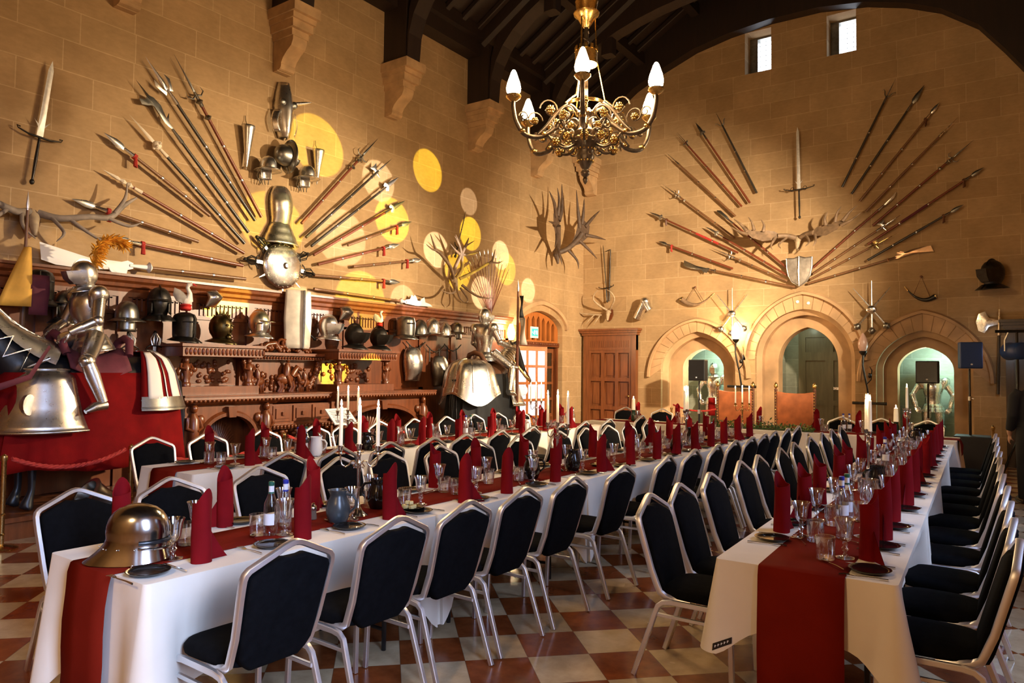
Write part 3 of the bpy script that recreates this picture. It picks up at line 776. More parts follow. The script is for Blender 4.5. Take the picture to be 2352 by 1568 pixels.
y3w = rowx([350, 474, 606, 721, 789, 871, 951, 1024, 1088, 1143, 1193, 1240], -7.05)
y4l = rowx([1503.6, 1567, 1636, 1709, 1747, 1793, 1827, 1862, 1889, 1911, 1933], -1.76, sl=-.04, Y0=3.94)
y4r = [3.82, 4.38, 4.95, 5.62, 6.28, 6.9, 7.5, 8.1, 8.7, 9.3, 9.9, 10.5]
def spread(ys, lo=.485):
    ys = sorted(ys)
    for _ in range(40):
        for i in range(len(ys)-1):
            d = ys[i+1]-ys[i]
            if d < lo: ys[i+1] += (lo-d)*.6; ys[i] -= (lo-d)*.4*(i > 0)
    return ys
def clip(ys, hi): return [y for y in ys if y < hi]
y1c = clip(spread(y1c), 10.85); y1w = clip(spread(y1w), 10.8); y3c = clip(spread(y3c), 10.75); y3w = clip(spread(y3w), 10.75); y4l = clip(spread(y4l), 10.9)
chairs(T1, 1, [y-1.60 for y in y1c], .59, 'aisle'); chairs(T1, -1, [y-1.60 for y in y1w], .735, 'wall')
chairs(T3, 1, [y-3.42 for y in y3c], .70, 'aisle'); chairs(T3, -1, [y-3.42 for y in y3w], .69, 'wall')
chairs(T4, -1, [y-3.48 for y in y4l], .585, 'aisle'); chairs(T4, 1, [y-3.48 for y in y4r], .505, 'outer')
yh = [-.75-p for p in (onY(2131, 965, 12.87).x, onY(2025, 962, 12.87).x, onY(1934, 958, 12.87).x, onY(1521, 945, 12.87).x, onY(1437, 938, 12.87).x)]
chairs(TH, 1, yh, .85, 'far') if False else None
for i, y in enumerate(yh):
    put('chair', make_chair, TH.w(.78, y, 0), PI, 'black padded chair behind the top table, %s from its outer end' % ordn(i))

# ---- place settings
def setting(T, side, ys, sidename, off=0.0, gx=.15, npk=None):
    hw = T.hw; rot = T.rz+side*PI/2
    for i, y in enumerate(ys):
        if y < .02 or y > T.len-.08: continue
        at = '%s place from near end, %s side of %s' % (ordn(i), sidename, T.name)
        j = lambda a=.012: R.uniform(-a, a)
        yp = y+off+j()
        dy = 1 if side > 0 else -1
        put('plate', make_plate, T.w(side*(hw-.125)+j(.008), yp, ZC+.001), R.uniform(0, 6), 'black plate, '+at)
        nk = R.choice((0, 1, 2))
        yn = (npk[i] if npk and i < len(npk) else yp+.24+j(.015))
        if yn < T.len-.05:
            put('napkin%d' % nk, lambda: make_napkin(nk), T.w(side*(hw-.14)+j(.015), yn, ZC+.001), T.rz+R.uniform(-.6, .6)+(PI if side < 0 else 0), 'rolled red napkin, '+at)
        put('fork', make_fork, T.w(side*(hw-.135), yp-.118, ZC+.001), rot+j(.1), 'steel fork, '+at)
        put('knife', make_knife, T.w(side*(hw-.135), yp+.122, ZC+.001), rot+j(.1), 'steel knife, '+at)
        put('spoon', make_spoon, T.w(side*(.115)+j(), yp+.02+j(), ZR+.001), T.rz+PI*.1*side+j(.3)+.6, 'dessert spoon, '+at)
        put('goblet', make_goblet, T.w(side*(gx-.005)+j(.012), yp+.18+j(.02), ZR+.001), R.uniform(0, 6), 'cut-glass goblet, '+at)
        put('tumbler', make_tumbler, T.w(side*(gx-.095)+j(.012), yp+.10+j(.02), ZR+.001), R.uniform(0, 6), 'glass tumbler, '+at)
p1 = [1.93, 2.50, 3.15, 3.84, 4.32, 5.01]
setting(T1, 1, [y-1.60 for y in y1c], 'aisle', -.27, npk=[y-1.60 for y in p1])
setting(T1, -1, [y-1.60 for y in y1w], 'wall', .0, npk=[.25, .83, 1.43])
setting(T3, 1, [y-3.42 for y in y3c], 'aisle', -.08)
setting(T3, -1, [y-3.42 for y in y3w], 'wall', -.08)
setting(T4, -1, [y-3.48 for y in y4l], 'aisle', .08)
setting(T4, 1, [y-3.48 for y in y4r], 'outer', -.2)
setting(TH, 1, yh+[2.6, 4.0, 4.75], 'far', -.05)
# ================================================================== things along the middle of the tables
RA = math.atan2(rt.y, rt.x)
def tx(T, px, lx=0.0, z=ZR+.001):
    Mi = T.M.inverted(); c = Mi @ CAM; d = Mi.to_3x3() @ ray(px, 950); t = (lx-c.x)/d.x
    return T.w(lx, c.y+t*d.y, z)
def tz(px, py, z=ZR+.001): return onZ(px, py, z)
for px, py, mat, rz, lab, kd in ((776, 1198, 'pottery', RA+PI, 'blue-grey pottery jug beside the nearest candelabrum of the helmet table', 0),
                   (868, 1166, 'blackpot', RA, 'dark brown glazed jug with its handle towards the nearest candelabrum', 0),
                   (1221, 1098, 'blackpot', RA+PI, 'black glazed jug beside the salt and pepper on the helmet table', 0),
                   (1315, 1080, 'blackpot', RA+1.4, 'round-bellied black jug beside the second candelabrum of the helmet table', 0),
                   (1553, 1037, 'blackpot', RA+1.2, 'black jug just this side of the third candelabrum, helmet table', 0),
                   (1588, 1015, 'blackpot', RA+PI, 'black jug just beyond the third candelabrum, helmet table', 0),
                   (842, 1032, 'blackpot', RA+PI, 'round black jug near the lit candelabrum on the sideboard table', 0),
                   (726, 1046, 'white', RA+PI, 'tall white jug beside two water bottles on the sideboard table', 1),
                   (1209, 994, 'white', RA+2, 'white jug at the far part of the sideboard table', 1),
                   (2015, 1127, 'blackpot', RA, 'black jug on the rightmost table beside the near candelabrum', 1),
                   (2107, 1017, 'blackpot', RA, 'small dark jug at the far end of the rightmost table', 0),
                   (1999, 1166, 'glass', RA+.8, 'clear glass water jug in front of the black jug, rightmost table', 1)):
    put('jug'+mat+str(kd), lambda: make_jug(mat, kd), tz(px, py), rz, lab)
for px, py, cap, lab in ((621, 1227, 'cap_green', 'green-capped water bottle nearer the helmet on the helmet table'), (654, 1220, 'cap_blue', 'blue-capped water bottle beside the green-capped one near the helmet'),
                         (684, 1044, 'cap_blue', 'blue-capped bottle left of the white jug, sideboard table'), (702, 1042, 'cap_green', 'green-capped bottle touching the white jug, sideboard table'),
                         (1381, 1066, 'cap_green', 'lone water bottle just past the second candelabrum of the helmet table'),
                         (1934, 1203, 'cap_blue', 'blue-capped bottle among the goblets of the rightmost table'), (1946, 1194, 'cap_green', 'green-capped bottle behind the blue-capped one, rightmost table'),
                         (2033, 1070, 'cap_blue', 'lone bottle beyond the near candelabrum of the rightmost table'),
                         (1937, 992, 'cap_blue', 'water bottle on the top table, first of two from the thrones'), (1951, 992, 'cap_blue', 'water bottle on the top table, farther from the thrones')):
    put('bot'+cap, lambda: make_bottle(cap), tz(px, py), RA+R.uniform(-.4, .4), lab)
for px, cap, lab in ((1070, 'cap_blue', 'blue-capped bottle by the mounted knight on the sideboard table'), (1081, 'cap_green', 'green-capped bottle by the mounted knight on the sideboard table'), (1316, 'cap_green', 'bottle at the far end of the sideboard table')):
    put('bot'+cap, lambda: make_bottle(cap), tx(T3, px, .02), RA, lab)
def make_shaker(mat):
    t = thing('shaker', 'x', 'shaker', group='salt and pepper')
    mb = MB(); mb.lathe([(.001, 0), (.02, 0), (.022, .004), (.018, .05), (.021, .056)], 10); mb.build('jar', mat, t, 30)
    mb = MB(); mb.lathe([(.021, .056), (.023, .062), (.018, .078), (.008, .086), (.010, .092), (.001, .097)], 12); mb.build('lid', 'silver', t, 40)
    return t
M['salt'] = plain('salt in glass', (.8, .78, .74), .2); M['pepper'] = plain('pepper in glass', (.16, .10, .07), .2)
for px, py, m_, lab in ((1195, 1100, 'salt', 'salt shaker beside the black jug on the helmet table'), (1210, 1099, 'pepper', 'pepper shaker beside the black jug on the helmet table'),
                        (704, 1196, 'salt', 'salt shaker beside the blue-grey jug on the helmet table'), (719, 1192, 'pepper', 'pepper shaker beside the blue-grey jug on the helmet table')):
    put('shk'+m_, lambda: make_shaker(m_), tz(px, py), 0, lab)
for k, (px, py, where) in enumerate(((941, 1170, 'fourth napkin'), (1377, 1070, 'lone water bottle'), (1628, 1010, 'third candelabrum'))):
    p = tz(px, py)
    put('plate', make_plate, p, 0, 'black plate of butter beside the %s, helmet table' % where, group='butter plates')
    n = 0
    for i, (dx, dy, dz) in enumerate(((-.035, -.01, 0), (-.005, -.03, 0), (.03, -.015, 0), (.02, .02, 0), (-.015, .022, 0), (-.015, -.005, .024), (.012, 0, .024))):
        put('butter', lambda: solo((lambda m: m.box((0, 0, .011), (.026, .026, .021)))(MB()), 'butter_pat', 'butter', 'x', 'butter', group='pats of butter', bevel=.003), p+V((dx, dy, dz+.0095)), R.uniform(0, 1.5), 'pat of butter on the plate beside the %s' % where)
# candelabra and their candles
cand = [(tz(822, 1184), RA, 'silver', .33, .25, .0125, 'nearest candelabrum of the helmet table', 3), (tx(T1, 1281), RA-.72, 'silver', .33, .26, .0125, 'second candelabrum of the helmet table', 3),
        (tx(T1, 1576), RA+1.15, 'silver', .33, .26, .0125, 'third candelabrum of the helmet table', 3), (tx(T3, 799), RA, 'silver', .33, .24, .012, 'near candelabrum of the sideboard table', 3),
        (tx(T3, 1231), RA+.75, 'silver', .33, .25, .012, 'far candelabrum of the sideboard table', 3), (tx(TH, 1705), RA, 'brass', .30, .25, .0125, 'brass candelabrum before the thrones', 3),
        (tz(1995, 1095), RA+1.25, 'silver', .31, .28, .015, 'near candelabrum of the rightmost table', 3), (tz(2084, 1010), RA+1.4, 'silver', .33, .30, .0175, 'far candelabrum of the rightmost table', 1)]
for p, rz, mat, H, ch, cr, lab, nc in cand:
    o = put('cdl'+mat+str(H), lambda: make_candelabrum(mat, H), p, rz, '%s candelabrum, the %s' % (mat, lab.replace('candelabrum', 'one', 1)) if False else 'three-branched '+lab)
    spots = [(0, H+.084, 'centre arm')] if nc == 1 else [(-.112, H+.074, 'left arm'), (0, H+.084, 'centre'), (.112, H+.074, 'right arm')]
    for x, z, nm in spots:
        q = p+Matrix.Rotation(rz, 3, 'Z') @ V((x, 0, z))
        put('candle%s%s' % (ch, cr), lambda: make_candle(ch, cr), q, 0, 'lit white candle, %s of the %s' % (nm, lab))
for px, T, lx, lab in ((1455, TH, .05, 'beyond the helmet table'), (2058, TH, .1, 'behind the rightmost table')):
    p = tx(T, px, lx)
    mb = MB(); mb.lathe([(.001, 0), (.038, 0), (.04, .01), (.04, .13), (.03, .16), (.03, .185), (.033, .19), (.025, .195), (.001, .195)], 18)
    solo(mb, 'candle_bottle', 'greenglass', 'dark green bottle holding a fat candle, top table %s' % lab, 'bottle', p, smooth=50, group='candle bottles')
    put('pillar', lambda: make_candle(.20, .034), p+V((0, 0, .196)), 0, 'fat white pillar candle in a green bottle, top table %s' % lab, group='pillar candles')

# polished sallet on the end of the helmet table
hp_ = tz(284, 1288, ZR+.004)
hl = thing('sallet_helmet', 'polished steel sallet helmet with flared tail on the end of the long table', 'helmet', hp_+V((.02, .05, 0)), RA+.12)
def sal(a, z):
    fx, fy = .132, .106
    f = 1.0
    if z < .105:
        q = (.105-z)/.105; back = max(0, -math.cos(a))**2; side = abs(math.sin(a))
        f += q**1.5*(.10+.62*back+.10*side)
    return f
def helm_lathe(mb, prof, n, fl, fx, fy):
    rings = []
    for r, z in prof:
        rings.append([(fx*r*fl(2*PI*j/n, z)*math.cos(2*PI*j/n), fy*r*fl(2*PI*j/n, z)*math.sin(2*PI*j/n), z+(.012*(1-min(1, z/.08)) if math.cos(2*PI*j/n) > 0 else 0)*max(0, math.cos(2*PI*j/n))) for j in range(n)])
    mb.loft(rings)
mb = MB(); helm_lathe(mb, [(.985, .012), (1.0, .0), (1.0, .018), (.99, .04), (.985, .06), (.985, .085), (1.0, .105), (1.02, .13), (1.0, .16), (.93, .19), (.80, .216), (.6, .236), (.35, .248), (.12, .253), (.01, .2535)], 40, sal, .132, .106)
mb.build('bowl', 'steel_sallet', hl, 60)
mb = MB(); mb.tube([(.128*math.cos(t)*1.015, 0, .125+.129*math.sin(t)) for t in [PI*i/18 for i in range(1, 18)]], .004, 6); mb.build('crest_ridge', 'steel_sallet', hl, 60)
mb = MB()
rr = lambda a: (.139*sal(a, .098)*math.cos(a), .1115*sal(a, .098)*math.sin(a))
mb.tube([(rr(a)[0], rr(a)[1], .093) for a in [-1.25+2.5*i/14 for i in range(15)]], .0085, 6, ell=.5); mb.build('eye_slit', 'black', hl, 60)
mb = MB(); mb.tube([(rr(a)[0]*1.02+.004, rr(a)[1]*1.02, .075-.012*math.cos(a)) for a in [-1.3+2.6*i/14 for i in range(15)]], .006, 6, ell=2.2); mb.build('visor_lip', 'steel_sallet', hl, 60)
mb = MB()
for i in range(12):
    a = 2*PI*i/12+.2; mb.ell((.139*sal(a, .07)*math.cos(a), .112*sal(a, .07)*math.sin(a), .068), (.004, .004, .004), 6, 4)
mb.build('rivet', 'steel_bright', hl, 60)
mb = MB(); mb.box((.142, .03, .125), (.012, .02, .05)); mb.build('hinge', 'steel_sallet', hl, 0)

# garland of leaves on the top table before the thrones
M['leaf'] = plain('evergreen leaves', (.05, .12, .025), .5, 0, .5, 30)
M['leaf2'] = plain('pale leaves', (.22, .30, .05), .5, 0, .3, 30)
a, b = tx(TH, 1636, -.2).x, tx(TH, 1868, -.2).x
mb = MB(); rg = random.Random(5)
for i in range(620):
    t = rg.random(); c = V((a+(b-a)*t, 11.60+rg.gauss(0, .05), ZC+.03+abs(rg.gauss(0, .045))))
    u = V((rg.uniform(-1, 1), rg.uniform(-1, 1), rg.uniform(-.1, 1))).normalized(); w_ = u.cross(V((rg.uniform(-1, 1), rg.uniform(-1, 1), rg.uniform(-1, 1)))).normalized(); L = rg.uniform(.03, .065)
    mb.m = 1 if rg.random() < .25 else 0
    c.z = max(c.z, ZC+.02)
    q = [c-u*L*.5, c+w_*L*.22, c+u*L*.5, c-w_*L*.22]
    for p in q: p.z = max(p.z, ZC+.004)
    mb.add(q, [(0, 1, 2, 3)])
mb.m = 0; mb.tube([(a, 11.60, ZC+.016), (b, 11.60, ZC+.016)], .012, 6)
solo(mb, 'leaf_garland', ['leaf', 'leaf2'], 'garland of green leaves lying on the top table before the thrones', 'garland', smooth=0)
# two leather throne chairs behind the top table
def make_throne():
    t = thing('throne_chair', 'x', 'chair', group='leather throne chairs')
    for sx in (-1, 1):
        mb = MB(); mb.lathe([(.024, 0), (.026, .1), (.022, .12), (.026, .4), (.028, .46), (.026, .5), (.026, 1.34), (.03, 1.36), (.022, 1.375), (.014, 1.385)], 12, c=(sx*.32, -.26, 0)); mb.build('leg', 'brownleather', t)
        mb = MB(); mb.lathe([(.012, 1.385), (.03, 1.40), (.036, 1.43), (.028, 1.46), (.012, 1.475), (.014, 1.485), (.001, 1.495)], 12, c=(sx*.32, -.26, 0)); mb.build('finial', 'gold', t)
        mb = MB(); mb.lathe([(.024, 0), (.026, .1), (.02, .13), (.028, .3), (.02, .46), (.026, .66)], 12, c=(sx*.32, .26, 0)); mb.build('leg', 'brownleather', t)
        mb = MB(); mb.tube([(sx*.32, -.26, .68), (sx*.33, 0, .70), (sx*.33, .28, .68), (sx*.34, .32, .64)], .026, 8); mb.build('armrest', 'brownleather', t)
    mb = MB(); mb.box((0, 0, .47), (.62, .54, .09)); mb.build('seat', 'leather', t, 30, bevel=.03)
    mb = MB(); mb.loft([[(x*(1-i), -.26+d, 1.0+(z-1.0)*(1-i)) for x, z in ((-.30, .62), (.30, .62), (.305, 1.33), (.15, 1.305), (0, 1.30), (-.15, 1.305), (-.305, 1.33))] for i, d in ((.05, -.03), (0, -.02), (0, .02), (.05, .03))]); mb.build('backrest', 'leather', t, 30)
    mb = MB()
    for sx in (-1, 1):
        for i in range(14): mb.ell((sx*.318, -.232, .66+.05*i), (.012, .008, .012), 8, 5)
        for i in range(14): mb.ell((sx*.318, -.288, .66+.05*i), (.012, .008, .012), 8, 5)
    mb.build('brass_studs', 'gold', t)
    return t
for x0, x1, lab in ((1650, 1728, 'behind the brass candelabrum'), (1784, 1869, 'before the middle archway')):
    c = (onY(x0, 880, 13.05).x+onY(x1, 880, 13.05).x)/2
    put('throne', make_throne, (c, 12.79, 0), PI, 'tan leather throne with brass studs '+lab)
# rope barrier in front of the platform
def post_():
    t = thing('barrier_post', 'x', 'barrier post', group='rope barrier posts')
    mb = MB(); mb.lathe([(.001, 0), (.13, 0), (.135, .012), (.10, .03), (.03, .045)], 20); mb.build('base', 'brass', t)
    mb = MB(); mb.lathe([(.022, .04), (.022, .12), (.03, .13), (.022, .14), (.022, .30), (.03, .31), (.022, .32), (.022, .78), (.032, .80), (.028, .83), (.001, .85)], 14); mb.build('pole', 'brass', t)
    return t
BX = -7.50
posts = [onX(8, 1100, BX).y+.0, onX(303, 1000, BX).y, 5.75, 7.6, 9.4, 11.2, 12.6]
for i, y in enumerate(posts): put('post', post_, (BX, y, 0), 0, 'brass rope-barrier post, %s along the sideboard from the near end' % ordn(i))
M['rope'] = M['ropered']
for i in range(len(posts)):
    y0 = posts[i]; y1 = posts[i+1] if i+1 < len(posts) else None
    if i == 0: segs = [(y0-1.9, y0), (y0, y1)]
    elif y1: segs = [(y0, y1)]
    else: segs = []
    for k, (q0, q1) in enumerate(segs):
        n = 40; mb = MB(); pts = []
        for j in range(n+1):
            t = j/n; sag = .20*4*t*(1-t)*((q1-q0)/1.9)
            pts.append(V((BX, q0+.062+(q1-q0-.124)*t, .80-sag)))
        L = []
        for st in range(3):
            mb.tube([p+V((.011*math.cos(j*1.1+st*2.1), 0, .011*math.sin(j*1.1+st*2.1))) for j, p in enumerate(pts)], .0125, 6)
        nm = ordn(i) if not (i == 0 and k == 0) else 'nearest'
        solo(mb, 'barrier_rope', 'rope', ('twisted red barrier rope after the %s post from the near end' % ordn(i)) if nm != 'nearest' else 'twisted red barrier rope running out of view before the first post', 'rope', group='red barrier ropes')
# ================================================================== arms and armour builders
def pole_matrix(fr, tip, butt, off):
    d = (tip-butt); L = d.length; d.normalize()
    x = V((d.x, d.y, 0)); y = V((-d.y, d.x, 0)); z = V((0, 0, 1)); o = V((butt.x, butt.y, off))
    m = Matrix(((x.x, y.x, z.x, o.x), (x.y, y.y, z.y, o.y), (x.z, y.z, z.z, o.z), (0, 0, 0, 1)))
    return fr @ m, L
def polearm(fr, tip, butt, style, label, shaft='shaft_brown', hm='steel', tassel=None, off=.055, r=.021, bands=(.33, .62), band2=None, k=1.0, name='polearm'):
    uv = lu if fr is FL else eu
    m, L = pole_matrix(fr, uv(*tip), uv(*butt), off)
    t = thing(name, label, 'polearm', mat=m, group='pole weapons on the left wall' if fr is FL else 'pole weapons on the end wall')
    hl = {'leaf': .36, 'biglf': .55, 'winged': .62, 'bill': .80, 'glaive': .95, 'halberd': .55, 'partisan': .50, 'fork': .50, 'spike': .45, 'hookfork': .55, 'ball': .55, 'knife': .50, 'ornate': .42, 'double': .45, 'curved': .45, 'cleaver': .75}[style]*k
    s0 = L-hl
    mb = MB(); mb.tube([(0, 0, 0), (s0*.5, 0, 0), (s0+.04, 0, 0)], [r, r, r*.8], 8); mb.build('shaft', shaft, t, 50)
    mb = MB()
    for b in bands: mb.tube([(s0*b-.012, 0, 0), (s0*b+.012, 0, 0)], r*1.18, 8)
    mb.build('band', 'steel_bright', t, 50)
    mb = MB(); mb.M = Matrix.Translation((s0, 0, 0)) @ Matrix.Diagonal((k, k, 1, 1)); h = hl/k
    sock = lambda a, b: mb.tube([(a, 0, 0), (b, 0, 0)], [r*1.15, r*.7], 8)
    if style == 'leaf':
        sock(-.06, .08); mb.blade([(.06, -.012), (.12, -.04), (.2, -.042), (h, 0), (.2, .042), (.12, .04), (.06, .012)], .012)
    elif style == 'biglf':
        sock(-.1, .1); mb.blade([(.08, -.014), (.18, -.06), (.3, -.05), (h, 0), (.3, .05), (.18, .06), (.08, .014)], .014)
    elif style == 'winged':
        sock(-.1, .1); mb.blade([(.08, -.016), (.2, -.02), (h, 0), (.2, .02), (.08, .016)], .012)
        for s in (-1, 1): mb.tube([(.06, 0, 0), (.03, s*.07, 0), (.07, s*.13, 0), (.14, s*.12, 0)], [.014, .012, .008, .002], 6)
        for q in (-.06, -.28): mb.tube([(q, 0, 0), (q+.03, 0, 0), (q+.06, 0, 0)], [r, r*2.2, r], 8)
    elif style == 'bill':
        sock(-.1, .1); mb.blade([(.05, -.02), (.25, -.03), (.4, -.075), (.52, -.055), (.57, -.02), (h, 0), (.58, .012), (.55, .05), (.60, .12), (.53, .14), (.49, .06), (.42, .02), (.2, .035), (.15, .02)], .012)
        mb.blade([(.18, -.02), (.28, -.11), (.24, -.02)], .008)
    elif style == 'glaive':
        sock(-.12, .08); mb.tube([(-.16, 0, 0), (-.13, 0, 0), (-.1, 0, 0)], [r, r*2.6, r], 8)
        mb.blade([(.04, -.03), (.10, -.05), (.16, -.03), (.5, -.035), (h, -.13), (h*.98, .04), (.8, .075), (.5, .085), (.25, .06), (.2, .14), (.16, .07), (.12, .13), (.10, .05), (.04, .03)], .012)
    elif style == 'cleaver':
        sock(-.1, .06); mb.tube([(-.12, 0, 0), (-.09, 0, 0), (-.06, 0, 0)], [r, r*2.4, r], 8)
        mb.blade([(.02, -.03), (.3, -.045), (h, -.02), (h*.9, .02), (.55, .04), (.52, .13), (.48, .04), (.3, .05), (.26, .15), (.22, .07), (.18, .14), (.14, .06), (.02, .035)], .012)
    elif style == 'halberd':
        sock(-.12, .1); mb.blade([(.08, -.012), (.2, -.018), (h, 0), (.2, .018), (.08, .012)], .011)
        mb.blade([(.0, .01), (.02, .05), (-.04, .14), (.06, .12), (.15, .13), (.09, .05), (.1, .01)], .008); mb.blade([(.02, -.01), (.05, -.12), (.08, -.01)], .008)
    elif style == 'partisan':
        sock(-.1, .1); mb.blade([(.08, -.02), (.06, -.05), (.12, -.085), (.16, -.04), (.3, -.035), (h, 0), (.3, .035), (.16, .04), (.12, .085), (.06, .05), (.08, .02)], .012)
    elif style == 'fork':
        sock(-.1, .08); mb.blade([(.06, -.01), (.2, -.012), (h, 0), (.2, .012), (.06, .01)], .009)
        for s in (-1, 1): mb.tube([(.04, 0, 0), (.08, s*.06, 0), (.16, s*.09, 0), (.19, s*.13, 0), (.15, s*.155, 0)], [.014, .012, .01, .008, .002], 6)
    elif style == 'hookfork':
        sock(-.1, .1); mb.blade([(.1, -.02), (.2, -.03), (h, 0), (.2, .03), (.1, .02)], .012)
        for s in (-1, 1): mb.blade([(.08, s*.02), (.05, s*.06), (.2, s*.12), (.28, s*.085), (.14, s*.05)], .008)
    elif style == 'ball':
        sock(-.1, .06); mb.ell((.08, 0, 0), (.06, .06, .05), 12, 8); mb.blade([(.12, -.02), (.2, -.025), (h, 0), (.2, .025), (.12, .02)], .012)
        for i in range(6): a = 2*PI*i/6; mb.tube([(.08, .05*math.cos(a), .05*math.sin(a)), (.08, .075*math.cos(a), .07*math.sin(a))], [.02, .012], 6)
    elif style == 'spike':
        sock(-.08, .08); mb.tube([(.06, 0, 0), (h, 0, 0)], [.012, .002], 6)
    elif style == 'double':
        sock(-.1, .06)
        for s in (-1, 1): mb.tube([(.03, s*.012, 0), (.1, s*.02, 0), (h, s*.016, 0)], [.011, .009, .002], 6); mb.blade([(-.02, s*.015), (.02, s*.07), (.07, s*.085), (.05, s*.02)], .008)
    elif style == 'knife':
        sock(-.1, .08); mb.blade([(.05, -.02), (.15, -.045), (.4, -.055), (h, .01), (.42, .035), (.15, .03), (.05, .02)], .012)
    elif style == 'curved':
        sock(-.1, .08); mb.blade([(.05, -.012), (.18, -.03), (.32, -.03), (h, .05), (.34, .035), (.18, .03), (.05, .012)], .012)
    elif style == 'ornate':
        sock(-.08, .05)
        for i in range(3): mb.tube([(.05+.08*i, 0, 0), (.09+.08*i, 0, 0), (.13+.08*i, 0, 0)], [r*.6, r*(1.7-.3*i), r*.6], 8)
        mb.tube([(.28, 0, 0), (h, 0, 0)], [.022, .003], 8)
    mb.build('head', hm, t, 40)
    if tassel:
        mb = MB(); q = s0-.07; mb.tube([(q-.02, 0, 0), (q+.02, 0, 0)], r*1.6, 10)
        dn = (m.inverted().to_3x3() @ V((0, 0, -1)))
        for i in range(7):
            a = 2*PI*i/7; o = V((q+.012*math.cos(a), 0, .02+.012*math.sin(a))); mb.tube([o, o+dn*.06, o+dn*.13+V((.008*math.cos(a), 0, .008*math.sin(a)))], [.009, .013, .009], 5)
        mb.build('tassel', tassel, t, 50)
    if band2:
        mb = MB(); mb.tube([(s0*band2[0], 0, 0), (s0*band2[1], 0, 0)], r*1.12, 8); mb.build('grip', band2[2], t, 50)
    return t
def sword(fr, tip, pom, label, off=.07, bw=.026, guard=.26, hilt=.42, bm='blade_white', lugs=True, rings=False, mat=None, L=None, group=None, grip='black'):
    if mat is None:
        uv = lu if fr is FL else eu
        m, L = pole_matrix(fr, uv(*tip), uv(*pom), off)
    else: m = mat
    t = thing('sword', label, 'sword', mat=m, group=group)
    mb = MB(); mb.blade([(hilt, -bw), (L-.12, -bw*.8), (L, 0), (L-.12, bw*.8), (hilt, bw)], .007)
    if lugs:
        for s in (-1, 1): mb.blade([(hilt+.12, s*bw), (hilt+.20, s*(bw+.05)), (hilt+.15, s*bw)], .005)
    mb.build('blade', bm, t, 40)
    mb = MB(); mb.tube([(hilt+.03, -guard, 0), (hilt, -guard*.5, .004), (hilt, 0, .006), (hilt, guard*.5, .004), (hilt+.03, guard, 0)], [.008, .011, .014, .011, .008], 8)
    for s in (-1, 1):
        mb.tube([(hilt+.03, s*guard, 0), (hilt+.055, s*(guard+.015), 0), (hilt+.05, s*(guard-.02), 0)], .007, 6)
        if rings: mb.tube([(hilt+.01+.04*math.sin(a), s*guard*.42+.04*math.cos(a), .035*abs(math.sin(a*.5))+.01) for a in [2*PI*i/12 for i in range(12)]], .006, 6, closed=True)
    mb.build('crossguard', 'iron', t, 50)
    mb = MB(); mb.tube([(0.05, 0, 0), (hilt*.5, 0, 0), (hilt-.01, 0, 0)], [.013, .019, .014], 8); mb.build('grip', grip, t, 50)
    mb = MB(); mb.ell((.03, 0, 0), (.034, .026, .026), 10, 7); mb.build('pommel', 'iron', t, 50)
    return t
def wall_m(fr, x, y, off=0.0, rz=0.0):
    p = (lu if fr is FL else eu)(x, y); return fr @ Matrix.Translation((p.x, p.y, off)) @ Matrix.Rotation(rz, 4, 'Z')
